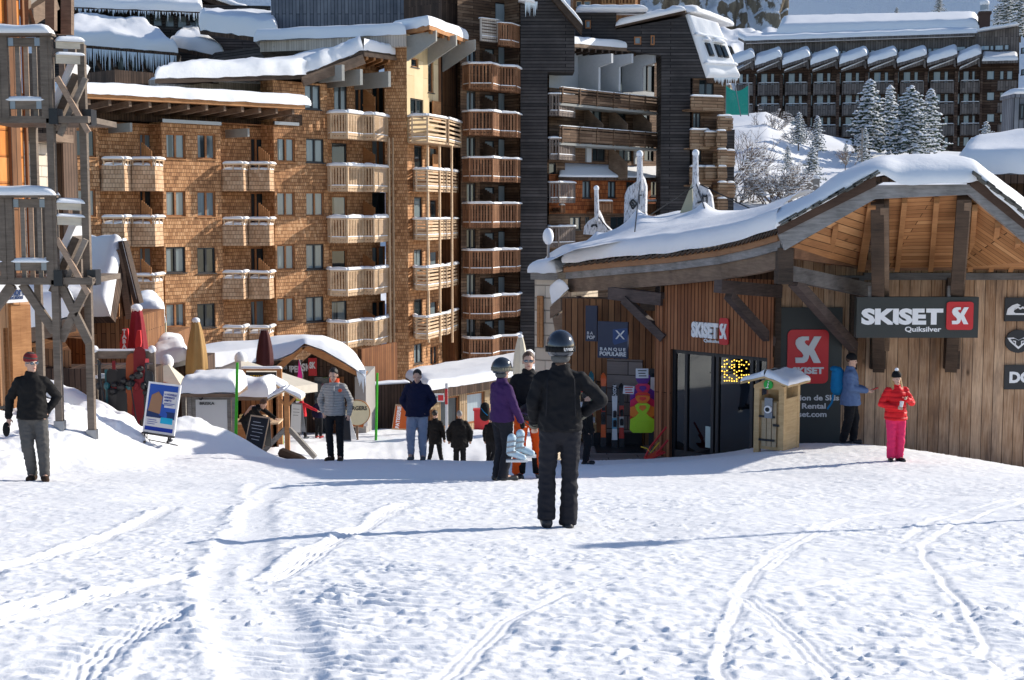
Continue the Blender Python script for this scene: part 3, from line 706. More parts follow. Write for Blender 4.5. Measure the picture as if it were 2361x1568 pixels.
WA.box(mb,s0,WA.px(596,235,-2.2)[0]-.5,-3.0,-2.2,z0-1,WA.px(480,192,-2.2)[1])
WA.box(mb,WA.px(506,235,-2.2)[0],WA.px(700,235,-.6)[0],-3.0,-2.2,z0-1,WA.px(600,190,-2.2)[1])
par=mb.build_each('parapet',M['board_pale'],apA)[0]
sb=MB();snow_bar(sb,WA.L(s0,-2.55,WA.px(480,192,-2.2)[1]),WA.L(s1,-2.55,WA.px(600,190,-2.2)[1]),.9,.16,3,20);sb.build('snow_cap',M['snow'],par)
mb=MB();WA.box(mb,sA(360),sA(705),-8,-3.2,z0-2,WA.px(500,180,-3.2)[1]);mb.build('upper_wall',M['board_dark'],apA)
q0=P(357,182,66);q1=P(697,172,71.2);q2=P(838,116,73.0);q3=P(925,128,76.5)
mb=MB();back=V(-.2,9,1.2)
r0,r1,r2,r3=q0+V(2,8,.6),q1+V(1.5,7,1.6),q2+V(-.5,7,.6),q3+V(-1.5,6,.4)
for a,b,c,d in ((q0,q1,r1,r0),(q1,q2,r2,r1),(q2,q3,r3,r2)):
 mb.prism([a,b,c,d]if False else [a,b,c],(0,0,-.22));mb.prism([a,c,d],(0,0,-.22))
roof2=mb.build('roof',M['beam_dark'],apA)
mb=MB();mb.bar(q1+V(0,0,-.35),q2+V(0,0,-.45),.16,.5);mb.bar(q2+V(0,0,-.2),q3+V(0,0,-.2),.12,.2)
mb.build('fascia',M['beam_brown'],roof2)
mb=MB()
for k in range(5):
 p=q2.lerp(q3,(k+.5)/5.2)-V(0,0,.33);mb.bar(p,p+V(-1.6,3.0,-.2),.12,.22)
mb.build_each('rafter',M['beam_warm'],roof2)
sb=MB()
snow_on(sb,q0,q1+V(.2,0,0),r1,r0,.75,.7,16,8,5,.25,keep=(1,0,1,1));snow_on(sb,q1,q2,r2,r1,.7,.5,12,6,6,.35,keep=(1,0,1,0));snow_on(sb,q2,q3,r3,r2,.6,.5,8,6,7,.2,keep=(1,1,1,0))
sb.build('snow_cap',M['roof_snow'],roof2)
mb=MB()
for u,v in ((741,150),(783,160),(848,165)):
 s,z=WA.px(u,v,0);
 WA.box(mb,s-.09,s+.09,-1.0,1.7,z-.9,z-.1)
mb.build_each('concrete_bracket',M['concrete'],apA)
mb=MB();WA.box(mb,sA(160),sA(900),-9,-RE-.9,G,zA(400,268,-2));WA.box(mb,sA(700),sA(900),-9,-RE-.9,G,zA(800,150,-2));mb.build('core_wall',M['board_dark'],apA)
def col(u,Y):x=(u-CU)/FPX*Y;return (x,Y)
c0=col(890,76.1);c1=col(941,75.8);c2=col(1070,83.0)
WBl=Wall(c0,c1);WBr=Wall(c1,c2)
apB=empty('apartment_building',(c1[0],c1[1],G),'tall narrow house with yellow boarded sunny face and pale horizontal railed balconies','building')
sb_=lambda u,v=500,n=0:WBr.px(u,v,n)[0];zb_=lambda u,v,n=0:WBr.px(u,v,n)[1]
mb=MB();WBl.panel(mb,0,WBl.len,G,WBl.px(920,78)[1],[])
zBt=max(WBl.px(943,78)[1],0)
mb.build('flank_wall',M['shingle'],apB)
holesB=[WBr.rect(948,130+4,965,155),WBr.rect(987,142,1000,214),WBr.rect(946,228,976,272),WBr.rect(990,236,1014,275)]
mb=MB();zmid=zb_(960,330)
WBr.panel(mb,0,sb_(1012),zmid,zBt,holesB);mb.build('boarded_wall',M['board_ply'],apB)
for i,h in enumerate(holesB):window(WBr,h,apB,kind='dark' if i>1 else 'warm',bars=0 if i<2 else 1,glass=0,sill=i<2)
holesC=[]
for a,b in ((336,393),(455,508),(575,628),(690,745),(793,838)):
 holesC+=[WBr.rect(955,a,974,b),WBr.rect(992,a+4,1010,b+4)]
mb=MB();WBr.panel(mb,0,sb_(1018),G,zmid,holesC);mb.build('shingled_wall',M['shingle'],apB)
for i,h in enumerate(holesC):window(WBr,h,apB,kind='dark' if i%2==0 else 'brown',bars=1 if i>7 else 0,glass=(0,3,1)[i%3],sill=i>7)
mb=MB();WBr.panel(mb,sb_(1018),WBr.len,G,zBt-.2,[],n=-.5);mb.poly([WBr.L(sb_(1018),0,G),WBr.L(sb_(1018),-.5,G),WBr.L(sb_(1018),-.5,zBt),WBr.L(sb_(1018),0,zBt)]);WBr.box(mb,sb_(1012),sb_(1018),-.4,0.0,zmid,zBt)
mb.build('boarded_bay',M['board_brown'],apB)
mb=MB();WBr.box(mb,sb_(1035),sb_(1072),-.45,.35,G,zb_(1050,395));mb.build('dark_bay',M['board_brown2'],apB)
for k,(va,vb)in enumerate(((272,332),(392,442),(506,553),(616,667),(728,778))):
 z0,z1=WBr.px(1000,vb,1)[1],WBr.px(1000,va,1)[1];f=lambda u,n:(WBr.px(u,va,n)[0],n)
 if k==0:pts=[f(943,.05),f(950,.55),f(985,1.5),f(1028,1.3),f(1034,1.35),f(1062,.6)]
 else:pts=[f(955,.05),f(960,.5),f(985,1.2),f(1022,.9),f(1030,1.0),f(1055,.3)]
 slat_balcony(WBr,pts,z0,z1,apB,rails=4,snow=.13,seed=k*5+50)
mb=MB()
for u in (985,1012,1040):
 s=WBr.px(u,500,1.0)[0];WBr.box(mb,s-.05,s+.05,1.0,1.1,WBr.px(u,790,1)[1],WBr.px(u,335,1)[1])
mb.build_each('support_post',M['wood_pale'],apB)
for a,b in ((232,272),(355,392)):
 mb=MB();s,z=WBr.px(996,a,.1);WBr.box(mb,s,s+1.1,.1,.16,WBr.px(996,b+8,.1)[1],z);mb.build('privacy_screen',M['beam_warm'],apB)
mb=MB();a,b=P(600,112,74),P(935,84,71.5);zt=0
A_,B_,C_,D_=P(600,120,78),P(937,112,75.3),P(950,112,84),P(640,112,90)
for p in (A_,B_,C_,D_):p.z=A_.z
zt2=P(937,80,75.3).z;top=[V(A_.x,A_.y,P(600,96,78).z),V(B_.x,B_.y,zt2),V(C_.x,C_.y,zt2),V(D_.x,D_.y,P(600,96,78).z)]
mb.hexa([A_,B_,C_,D_]+top);pr=mb.build_each('parapet',M['board_pale'],apB)[0]
sb=MB();snow_on(sb,top[0]+V(-.3,-.3,.003),top[1]+V(.0,-.2,.003),top[2],top[3],.68,.5,14,6,9,.12);sb.build('snow_cap',M['roof_snow'],pr)
k0,k1,k2,k3=P(905,76,77),P(990,58,74.5),P(1080,92,81),P(1010,70,88)
mb=MB();mb.hexa([p-V(0,0,.22)for p in (k0,k1,k2,k3)]+[k0,k1,k2,k3]);rr=mb.build('roof',M['beam_warm'],apB)
sb=MB();snow_on(sb,k0+V(0,0,.003),k1+V(0,0,.003),k2+V(0,0,.003),k3+V(0,0,.003),.6,.5,10,8,13,.12);sb.build('snow_cap',M['roof_snow'],rr)
mb=MB()
for k in range(7):
 p=k1.lerp(k2,(k+.4)/7)-V(0,0,.32);mb.bar(p,p+(k3-k2).normalized()*3,.1,.2)
mb.build_each('rafter',M['beam_warm'],rr)
mb=MB()
for u,vt,vb,u2 in ((937,84,148,985),(985,94,156,1030),(1030,104,165,1064)):
 s=WBr.px(u,120)[0];z1=zb_(u,vt);z0=zb_(u,vb)
 pts=[WBr.L(s+.05,-.3,z0),WBr.L(s+.05,1.7,z0+1.15),WBr.L(s+.05,1.7,z1+.25),WBr.L(s+.05,-.3,z1)]
 mb.prism(pts,WBr.t*.17)
mb.build_each('concrete_bracket',M['concrete'],apB)
mb=MB();mb.hexa([V(c0[0]+.4,c0[1]+1.2,G),V(c1[0]+.2,c1[1]+1.4,G),V(c2[0]-.2,c2[1]+1.2,G),V(c2[0]-3,c2[1]+6,G),V(c0[0]+.4,c0[1]+1.2,zBt-.2),V(c1[0]+.2,c1[1]+1.4,zBt-.2),V(c2[0]-.2,c2[1]+1.2,zBt-.2),V(c2[0]-3,c2[1]+6,zBt-.2)])
mb.build('core_wall',M['board_dark'],apB)
cC0=col(1063,81);cC1=col(1200,84.2);WC=Wall(cC0,cC1)
apC=empty('apartment_building',(cC0[0],cC0[1],G),'tall dark timber tower with stacked slatted balconies beside the yellow boarded house','building')
sC=lambda u,v=400,n=0:WC.px(u,v,n)[0];zC=lambda u,v,n=0:WC.px(u,v,n)[1]
rowsC=[(152,208),(260,313),(366,419),(470,524),(577,628),(682,732),(777,822)]
RC=1.3
dC=[];
dv=[(13,46)]+[(108,160),(214,266),(320,372),(427,477),(532,583),(636,688),(735,785)]
dv=[(8,58)]+dv[1:]
for a,b in dv:dC.append(WC.rect(1149 if a>60 else 1142,a,1196,b,-RC));
dC2=[WC.rect(1118,a+4,1140,b,-RC)for a,b in dv[1:]]
wC=[WC.rect(1076,a-4,1097,b-4,0)for a,b in dv[1:]]
mb=MB();top=zC(1130,-60)
WC.panel(mb,0,sC(1106),G,zC(1090,84),wC)
WC.panel(mb,sC(1197),WC.len,G,top,[])
mb.poly([WC.L(sC(1106),0,G),WC.L(sC(1106),-RC,G),WC.L(sC(1106),-RC,zC(1090,84)),WC.L(sC(1106),0,zC(1090,84))])
mb.poly([WC.L(sC(1197),0,G),WC.L(sC(1197),-RC,G),WC.L(sC(1197),-RC,top),WC.L(sC(1197),0,top)])
WC.panel(mb,sC(1090),sC(1215),G,top,dC+dC2,-RC)
mb.build('wall',M['siding_brown'],apC)
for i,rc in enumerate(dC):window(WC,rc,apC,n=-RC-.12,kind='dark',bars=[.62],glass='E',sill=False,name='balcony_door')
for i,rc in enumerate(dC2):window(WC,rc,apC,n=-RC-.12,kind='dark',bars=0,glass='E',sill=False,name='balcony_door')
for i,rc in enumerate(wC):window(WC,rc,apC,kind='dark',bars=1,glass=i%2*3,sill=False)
for k,(va,vb)in enumerate(rowsC):
 z0,z1=WC.px(1140,vb,1)[1],WC.px(1140,va,1)[1];f=lambda u,n:(WC.px(u,va,n)[0],n)
 slat_balcony(WC,[f(1068,.02),f(1083,.9),f(1135,1.75),f(1153,1.0),f(1190,1.35),f(1201,.3),f(1202,.05)],z0,z1,apC,mat='balc',gap=.17,sw=.11,snow=.13,seed=k*9+3)
z0,z1=WC.px(1170,103,1)[1],WC.px(1170,52,1)[1];f=lambda u,n:(WC.px(u,60,n)[0],n)
slat_balcony(WC,[f(1148,.05),f(1150,.6),f(1178,.8),f(1196,.3)],z0,z1,apC,mat='balc',gap=.17,sw=.11,snow=.06,seed=77)
z0,z1=WC.px(1125,94,.5)[1],WC.px(1125,42,.5)[1]
slat_balcony(WC,[f(1108,.05),f(1109,.3),f(1147,.3),f(1148,.05)],z0,z1,apC,mat='board_pale',rails=5,snow=.05,seed=78)
for a,b in dv[1:]:screen_panel(Wall(WC.L(0,-RC,0)[:2],WC.L(9,-RC,0)[:2]),WC.px(1112,a,-RC)[0],WC.px(1112,b,-RC)[1],WC.px(1112,a+8,-RC)[1],apC,1.2,'beam_brown')
WD=Wall(col(1200,83.6),col(1325,83.6));sD=lambda u,v=300:WD.px(u,v)[0];zD=lambda v:WD.px(1250,v)[1]
mb=MB()
WD.box(mb,sD(1200),sD(1262),-2.5,.0,G,zD(165));
a,b=sD(1200),sD(1324)
mb.prism([WD.L(a,-2.5,zD(165)),WD.L(b,-2.5,zD(165)),WD.L(b,-2.5,zD(62)),WD.L(sD(1268),-2.5,zD(-30)),WD.L(a,-2.5,zD(-30))],WD.n*2.55)
mb.build('siding_wall',M['siding_dark'],apC)
mb=MB();p,q=WD.L(sD(1262),0,zD(-28)),WD.L(sD(1341),0,zD(62));mb.prism([p,q,q+V(-.05,0,-.5),p+V(0,0,-.5)],(0,-.7,0))
rf=mb.build('roof_edge',M['beam_dark'],apC);sb=MB();snow_bar(sb,p+V(0,-.3,.02),q+V(0,-.3,.02),1.0,.28,4,12);sb.build('snow_cap',M['snow'],rf)
sb=MB();snow_bar(sb,P(1195,2,83),P(1234,10,83),1.4,.35,6,5)
ic=MB()
for k in range(9):
 p=P(1212+k*3.2,8,82.6);L=rnd(.2,.8);ic.tube([p+V(0,0,.1),p-V(0,0,L)],[.05,.005],5)
o=sb.build('snow_cap',M['snow'],apC);ic.build('icicles',M['ice'],o)['kind']='stuff'
WG=Wall(col(622,90),col(1107,90));mb=MB()
g0,g1=WG.px(626,60)[0],WG.px(1110,60)[0]
WG.box(mb,g0,g1,-3,0,WG.px(800,140)[1],WG.px(800,-60)[1]);mb.build('boarded_wall',M['board_grey'],apC)
mb=MB();WC.box(mb,.3,WC.len+.8,-5.5,-RC-.7,G,top-.05);mb.build('core_wall',M['board_dark'],apC)
dD0=col(1300,86.8);dD1=col(1535,95.6);WE=Wall(dD0,dD1)
apD=empty('apartment_building',(dD0[0]+3,dD0[1],G),'dark timber block with white concrete fins, long balconies and snowy mansard with skylights','building')
sE=lambda u,v=250,n=0:WE.px(u,v,n)[0];zE=lambda u,v,n=0:WE.px(u,v,n)[1]
mb=MB();hs=[]
for a,b,us in ((150,212,(1376,1433,1486)),(253,300,(1362,1418,1472)),(335,372,(1370,1432,1490))):
 for u in us:hs.append(WE.rect(u-4,a,u+26,b))
zb0=zE(1400,216);sx=sE(1508);WE.panel(mb,sE(1266),sx,zb0,zE(1400,125),[h for h in hs if h[3]>zb0]);mb.build('wall',M['white_wall'],apD);mb=MB()
WE.panel(mb,sE(1266),sx,zE(1400,380),zb0,[h for h in hs if h[3]<zb0]);WE.panel(mb,sx,WE.len,zE(1400,380),zE(1400,125),[h for h in hs if h[0]>sx]);mb.build('wall',M['siding_brown'],apD)
for i in range(3):
 for a,b in ((252,300),(334,376)):s=sE(1350+56*i);mb=MB();WE.box(mb,s,s+.5,.003,.12,zE(1400,b),zE(1400,a));mb.build('pier',M['white_wall'],apD)
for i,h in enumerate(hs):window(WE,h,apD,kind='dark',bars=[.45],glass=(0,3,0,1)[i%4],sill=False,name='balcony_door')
mb=MB()
for u in (1333,1388-8,1437-4):
 s=sE(u);zt,zb=zE(u,130),zE(u,213)
 mb.prism([WE.L(s,0,zb),WE.L(s,1.55,zb),WE.L(s,1.55,zt-.75),WE.L(s,2.5,zt-.55),WE.L(s,2.5,zt),WE.L(s,0,zt)],WE.t*.2)
mb.build_each('fin_wall',M['white_wall'],apD)
for k,(va,vb)in enumerate(((214,250),(299,337))):
 mb=MB();n=1.6;s0,s1=WE.px(1290,va,n)[0],WE.px(1527,va,n)[0];z0,z1=WE.px(1420,vb,n)[1],WE.px(1420,va,n)[1]
 WE.box(mb,s0,s1,0.01,n,z0-.12,z0+.02)
 fin=mb.build('balcony',M['concrete'],apD);mb=MB()
 for r in ((.88,.97),(.68,.78))if k==0 else ((.84,.97),):WE.box(mb,s0,s1,n-.02,n+.04,z0+(z1-z0)*r[0],z0+(z1-z0)*r[1])
 WE.box(mb,s0,s1,n-.03,n+.03,z0+.08,z0+(z1-z0)*(.58 if k==0 else .78))
 for j in range(7):s=s0+(s1-s0)*(j+.1)/6.3;WE.box(mb,s,s+.1,n+.03,n+.09,z0,z1)
 mb.build('railing',M['siding_brown'],fin)
 sb=MB();snow_bar(sb,WE.L(s0,n,z1-.02),WE.L(s1,n,z1-.02),.12,.05,3,20);sb.build('snow_cap',M['snow'],fin)
for k,(a,us)in enumerate(((255,(1345,1402,1458)),(345,(1402,)))):
 for u in us:
  s,z=WE.px(u,a,0);mb=MB();mb.prism([WE.L(s,.05,z+.3),WE.L(s,1.5,z-.9),WE.L(s,1.5,z-1.9),WE.L(s,.05,z-1.9)],WE.t*.06);mb.build('privacy_screen',M['beam_brown'],apD)
e0,e1=P(1318,108,85.5),P(1556,128,93.5);k0,k1=e0+V(-2.4,3.5,.5),e1+V(-2.4,3.5,.5)
mb=MB();mb.hexa([e0,e1,k1,k0]+[p+V(0,0,.2)for p in (e0,e1,k1,k0)]);rf=mb.build('roof',M['beam_brown'],apD)
mb=MB()
for k in range(16):p=e0.lerp(e1,(k+.5)/16)-V(0,0,.12);mb.bar(p,p+V(-2,2.8,-.25),.12,.22)
mb.build_each('rafter',M['beam_dark'],rf)
sb=MB();snow_on(sb,*[p+V(0,0,.203)for p in (e0,e1,k1,k0)],.45,.35,20,5,8,.12);sb.build('snow_cap',M['snow'],rf)
e0,e1=P(1288,408,86),P(1546,410,93.5);k0,k1=P(1292,374,88.5),P(1522,376,96)
mb=MB();mb.hexa([p-V(0,0,.2)for p in (e0,e1,k1,k0)]+[e0,e1,k1,k0]);rf=mb.build('lean_to_roof',M['board_dark'],apD)
sb=MB();snow_on(sb,*[p+V(0,0,.003)for p in (e0,e1,k1,k0)],.12,.15,16,5,8,.3);sb.build('snow_cap',M['snow'],rf)
WE2=Wall((dD0[0]-.2,dD0[1]-.3),(dD1[0]+.3,dD1[1]-.8));mb=MB()
hs=[WE2.rect(1343,417,1362,457),WE2.rect(1402,418,1420,456),WE2.rect(1444,420,1462,440),WE2.rect(1501,418,1520,452)]
hs2=[WE2.rect(1315,500,1340,530),WE2.rect(1350,500,1360,530),WE2.rect(1408,500,1440,530)]
WE2.panel(mb,WE2.px(1266,450)[0],WE2.len,WE2.px(1400,492)[1],WE2.px(1400,405)[1],hs);mb.build('shingled_wall',M['shingle_red'],apD)
mb=MB();WE2.panel(mb,WE2.px(1266,450)[0],WE2.len,G,WE2.px(1400,492)[1],hs2,-.02);mb.build('lower_wall',M['siding_brown'],apD)
for i,h in enumerate(hs+hs2):window(WE2,h,apD,kind='dark',bars=1,glass=(2,1,0,0)[i%4])
for i,(u0,u1,v0,v1)in enumerate(((1378,1412,464,492),(1487,1518,464,494),(1292,1302,473,491))):
 mb=MB();s0,s1,z0,z1=WE2.rect(u0,v0,u1,v1,.9);WE2.box(mb,s0,s1,.02,.9,z0,z0+.1);WE2.box(mb,s0,s1,.8,.9,z0,z1-.15);WE2.box(mb,s1-.08,s1,.02,.8,z0,z1-.15);WE2.box(mb,s0,s1,.82,.88,z1-.08,z1)
 for s in (s0,s1-.08):WE2.box(mb,s,s+.08,.9,.95,z0,z1)
 o=mb.build('balcony',M['balc'],apD);sb=MB();snow_bar(sb,WE2.L(s0,.85,z1),WE2.L(s1,.85,z1),.2,.12,i,5);sb.build('snow_cap',M['snow'],o)
WF=Wall(col(1262,84.5),col(1330,86.5));mb=MB();wf=[]
for a,b in ((172,215),(275,318),(376,420),(478,520)):wf.append(WF.rect(1266,a,1282,b,-1));
WF.panel(mb,0,WF.len,G,WF.px(1290,165)[1],wf,-1.0);mb.build('stair_wall',M['siding_brown'],apD)
for i,h in enumerate(wf):window(WF,h,apD,n=-1.12,kind='dark',bars=0,glass=0,sill=False)
for k,(va,vb)in enumerate(((217,266),(319,367),(421,467),(523,570))):
 z0,z1=WF.px(1295,vb,1)[1],WF.px(1295,va,1)[1];f=lambda u,n:(WF.px(u,va,n)[0],n)
 slat_balcony(WF,[f(1264,.0),f(1268,.5),f(1288,.9),f(1323,.6),f(1325,.0)],z0,z1,apD,mat='balc_grey',gap=.17,sw=.11,snow=.1,seed=k*3+31)
WH=Wall(col(1420,89.6),col(1640,89.6));h_=lambda u,v,n=0:WH.L(WH.px(u,v)[0],n,WH.px(u,v)[1])
mb=MB();mb.prism([h_(1420,68),h_(1579,38),h_(1630,180),h_(1592,180),h_(1525,180),h_(1525,128),h_(1420,112)],WH.n*-3)
mb.prism([h_(1525,179.9),h_(1592,179.9),V(h_(1592,300).x,h_(1592,300).y,G),V(h_(1525,300).x,h_(1525,300).y,G)],WH.n*-2.9)
mb.prism([h_(1326,30),h_(1421,30),h_(1421,118),h_(1326,104)],WH.n*-2.6)
mb.build('siding_wall',M['siding_dark'],apD)
hs=[WH.rect(1462,85,1478,103),WH.rect(1500,82,1509,104),WH.rect(1349,47,1362,66)]
for i,h in enumerate(hs):window(WH,h,apD,n=.02,kind='brown',bars=0,glass=1 if i!=1 else 0,sill=False)
mb=MB();p,q,r_=h_(1418,66),h_(1579,30),h_(1665,62)
mb.hexa([p+V(0,-.3,0),q+V(0,-.3,0),q+V(1.5,5.5,-.2),p+V(0,3,0)]+[x+V(0,0,.15)for x in (p+V(0,-.3,0),q+V(0,-.3,0),q+V(1.5,5.5,-.2),p+V(0,3,0))])
rf=mb.build('roof',M['beam_dark'],apD)
sb=MB();snow_bar(sb,p+V(0,.3,.12),q+V(0,.3,.12),1.6,.45,8,14);snow_bar(sb,q+V(0,.5,.1),P(1668,62,95.2),1.6,.5,9,10);sb.build('snow_cap',M['snow'],rf)
sb=MB();snow_bar(sb,h_(1326,29,.1),h_(1490,29,.1),2.5,.4,12,16);sb.build('snow_cap',M['snow'],apD)
m0,m1,m2,m3=P(1628,180,89.5),P(1704,180,91),P(1646,55,96.2),P(1580,36,89.8)
m2=m1+(m3-m0)*.86+(m0-m1)*.16;mb=MB();mb.hexa([m0,m1,m2,m3]+[p+V(.1,.3,-.3)for p in (m0,m1,m2,m3)][::1]);rf=mb.build('mansard',M['board_dark'],apD)
sb=MB();snow_on(sb,m0,m1,m2,m3,.28,.22,10,12,14,.35)
for t_ in (.2,.66):
 a,b=m0.lerp(m3,t_),m1.lerp(m2,t_);snow_bar(sb,a+V(.1,-.15,.1),b+V(.1,-.15,.1),.4,.22,3,10)
sb.build('snow_cap',M['snow'],rf)
mn=(m1-m0).cross(m3-m0).normalized()
if mn.y>0:mn=-mn
for su in (.3,.58,.76):
 for_=lambda a,b:(m0.lerp(m1,a)).lerp(m3.lerp(m2,a),b)+mn*.38
 a,b,c,d=for_(su-.07,.34),for_(su+.07,.34),for_(su+.07,.56),for_(su-.07,.56)
 mb=MB();mb.prism([a,b,c,d],mn*-.3);fr=mb.build('skylight',M['frame_dark'],rf)
 mb=MB();cc=(a+b+c+d)/4;mb.prism([cc+(x-cc)*.8+mn*.02 for x in (a,b,c,d)],mn*.02);mb.build('glass_pane',M['glass0'],fr)
for su,w_ in ((.3,.09),(.67,.17)):
 sb=MB();a,b=for_(su-w_,.6),for_(su+w_,.6);snow_bar(sb,a-mn*.1,b-mn*.1,.55,.3,2,4);sb.build('snow_cap',M['snow'],rf)
WI=Wall(col(1592,89.7),col(1702,91.2));mb=MB();hs=[WI.rect(1612,184,1646,222),WI.rect(1598,260,1616,296),WI.rect(1600,330,1618,372)]
WI.panel(mb,0,WI.px(1672,300)[0],G,WI.px(1650,178)[1],hs);mb.build('log_wall',M['siding_brown'],apD)
for i,h in enumerate(hs):window(WI,h,apD,kind='dark',bars=1,glass=(0,2,1)[i])
mb=MB();WI.box(mb,WI.px(1672,300)[0],WI.px(1702,300)[0],-3,-.4,G,WI.px(1690,298)[1]);WI.box(mb,.1,WI.px(1668,300)[0],-3,-.3,G,WI.px(1650,182)[1]);mb.build('core_wall',M['siding_dark'],apD)
bl=[(1594,1668,223,256,1.1),(1592,1636,300,345,.8),(1592,1640,385,430,.8),(1627,1656,305,338,1.1),(1627,1655,385,416,1.1),(1656,1688,268,301,1.4),(1654,1674,302,340,1.5),(1656,1676,345,384,1.5),(1676,1694,348,384,1.1),(1656,1675,384,416,1.5),(1657,1676,421,454,1.5),(1677,1694,422,456,1.1),(1656,1676,458,494,1.5)]
for i,(u0,u1,v0,v1,n)in enumerate(bl):
 s0,s1,z0,z1=WI.rect(u0,v0,u1,v1,n);mb=MB();WI.box(mb,s0,s1,.01-(n>1.2)*.3,n,z0,z0+.1)
 k=4
 for j in range(k):zz=z0+.12+(z1-z0-.2)*j/k;o_=rnd(0,.05);WI.box(mb,s0-o_,s1+rnd(0,.08),n-.1,n+o_,zz,zz+(z1-z0-.2)/k-.015);WI.box(mb,s1-.1,s1+o_,.02,n-.11,zz,zz+(z1-z0-.2)/k-.015)
 WI.box(mb,s0,s1,n-.08,n,z1-.07,z1)
 o=mb.build('log_balcony',M['log'],apD);sb=MB();snow_bar(sb,WI.L(s0,n-.08,z1),WI.L(s1,n-.08,z1),.22,.13,i,4);sb.build('snow_cap',M['snow'],o)
ic=MB()
for k in range(26):p=m0.lerp(m1,.25+.73*k/26)+V(0,0,.05);ic.tube([p,p-V(0,0,rnd(.15,.6))],[.05,.004],5)
ic.build('icicles',M['ice'],apD)['kind']='stuff'
WJ=Wall(col(1325,118),col(1475,118));apJ=empty('apartment_building',(*col(1400,119),3),'brown timber house with orange balconies cut off by the top edge, above grey roofs','building')
mb=MB();hs=[WJ.rect(1328,2,1342,16),WJ.rect(1346,2,1362,16)];WJ.panel(mb,WJ.px(1322,10)[0],WJ.px(1476,10)[0],WJ.px(1400,60)[1],WJ.px(1400,-70)[1],hs);WJ.box(mb,WJ.px(1322,10)[0],WJ.px(1476,10)[0],-6,-.3,-5,WJ.px(1400,-70)[1]);mb.build('wall',M['board_brown'],apJ)
for h in hs:window(WJ,h,apJ,kind='white',bars=0,glass=1)
for k,(u0,u1)in enumerate(((1388,1424),(1426,1470))):
 f=lambda u,n:(WJ.px(u,5,n)[0],n);slat_balcony(WJ,[f(u0,.05),f(u0+2,1),f(u1-6,1),f(u1,.3)],WJ.px(1400,20)[1],WJ.px(1400,-14)[1],apJ,mat='beam_warm',snow=0,gap=.25,sw=.14)
WK=Wall(col(1690,172.5),col(2370,164.5));apE=empty('hotel_building',(*col(1990,168),0),'long dark timber hotel with a sawtooth row of snowy roofs above three floors of balconies','building')
kp=lambda u,v,n=0:WK.L(WK.px(u,v,n)[0],n,WK.px(u,v,n)[1])
bx=[1688,1741,1804,1869,1935,2001,2069,2138,2208,2264]
hs,gl=[],[]
for i in range(9):
 a,b=bx[i],bx[i+1];w_=b-a;dr=i*.9
 for v0,v1 in ((170,197),(221,247),(272,296),(322,344)):
  v0,v1=v0-dr*.9,v1-dr*.9
  for p0,p1 in ((.08,.33),(.44,.58))+(((-.16,-.05),)if i else ()):hs.append(WK.rect(a+w_*p0+8,v0,a+w_*p1+8,v1,-1));gl.append(2 if random.random()<.5 else 1)
for v0,v1 in ((163,184),(212,232),(262,282)):
 for u0,u1 in ((2275,2293),(2305,2315),(2321,2335)):hs.append(WK.rect(u0,v0,u1,v1,-1));gl.append(1)
mb=MB();zt=WK.px(2000,150)[1];WK.panel(mb,0,WK.px(2350,200)[0],-6,WK.px(2000,150)[1],hs,-1,.12);mb.build('wall',M['siding_hotel'],apE)
for h,g in zip(hs,gl):window(WK,h,apE,n=-1.12,kind='dark',bars=0,glass='E',sill=False,fw=.08)
for i in range(9):
 a,b=bx[i],bx[i+1];w_=b-a;s0=WK.px(a+w_*.78+8,200)[0];s1=WK.px(a+w_*1.0+1,200)[0]
 mb=MB();WK.box(mb,s0,s1,-1,.25,-6,WK.px(2000,168)[1]);mb.build('pier',M['siding_hotel'],apE)
 for v0,v1 in ((192,220),(241,269),(291,318)):
  v0,v1=v0-i*.8,v1-i*.8
  s0_,s1_,z0,z1=WK.rect(a+w_*.02+6,v0,a+w_*.78+6,v1,.3);mb=MB();WK.box(mb,s0_,s1_,-1,.25,z0,z0+.12)
  WK.box(mb,s0_,s1_,.25,.32,z0+.1,z1-.2);WK.box(mb,s0_,s1_,.25,.33,z1-.1,z1)
  for j in range(4):s=s0_+(s1_-s0_)*j/3;WK.box(mb,s-.05,s+.05,.32,.38,z0-.1,z1+.02)
  o=mb.build('balcony',M['board_hotel'],apE);sb=MB();snow_bar(sb,WK.L(s0_,.28,z1),WK.L(s1_,.28,z1),.12,.07,i,4);sb.build('snow_cap',M['snow'],o)
for i in range(9):
 a,b=bx[i],bx[i+1];vl,vh=152-i*.9,131-i*.9
 A=kp(a,vl,2.2);B=kp(b-1,vh,2.2);C=kp(b-1,vh-10,-2);D=kp(a,vl-10,-2)
 mb=MB();mb.hexa([p-V(0,0,.35)for p in (A,B,C,D)]+[A,B,C,D]);o=mb.build('sawtooth_roof',M['board_hotel'],apE)
 sb=MB();snow_on(sb,A,B,C,D,.75,.5,6,4,i,.2,keep=(1,1,0,1));sb.build('snow_cap',M['snow'],o)
 mb=MB();mb.prism([kp(a+4,vl+14,1.2),kp(b-6,vh+12,1.2),kp(b-6,vh+22,1.2),kp(a+4,vl+18,1.2)],WK.n*.3);mb.prism([kp(b-9,vh+13,1.5),kp(b-4,vh+13,1.5),kp(b-4,vh+32,1.5),kp(b-9,vh+28,1.5)],WK.n*.2)
 f_=mb.build('gable_beam',M['board_hotel'],o);sb=MB();snow_bar(sb,kp(a+4,vl+14,1.4),kp(b-6,vh+12,1.4),.5,.18,i,5);sb.build('snow_cap',M['snow'],f_)
mb=MB();hs=[]
u=1722.
while u<2190:
 w_=(19 if len(hs)%2==0 else 9);k=(u-1722)/500;hs.append(WK.rect(u,122-13*k,u+w_,133-13*k,-3));u+=w_+2.5
for u0,u1 in ((2205,2226),(2229,2240),(2245,2262)):hs.append(WK.rect(u0,107,u1,118,-3))
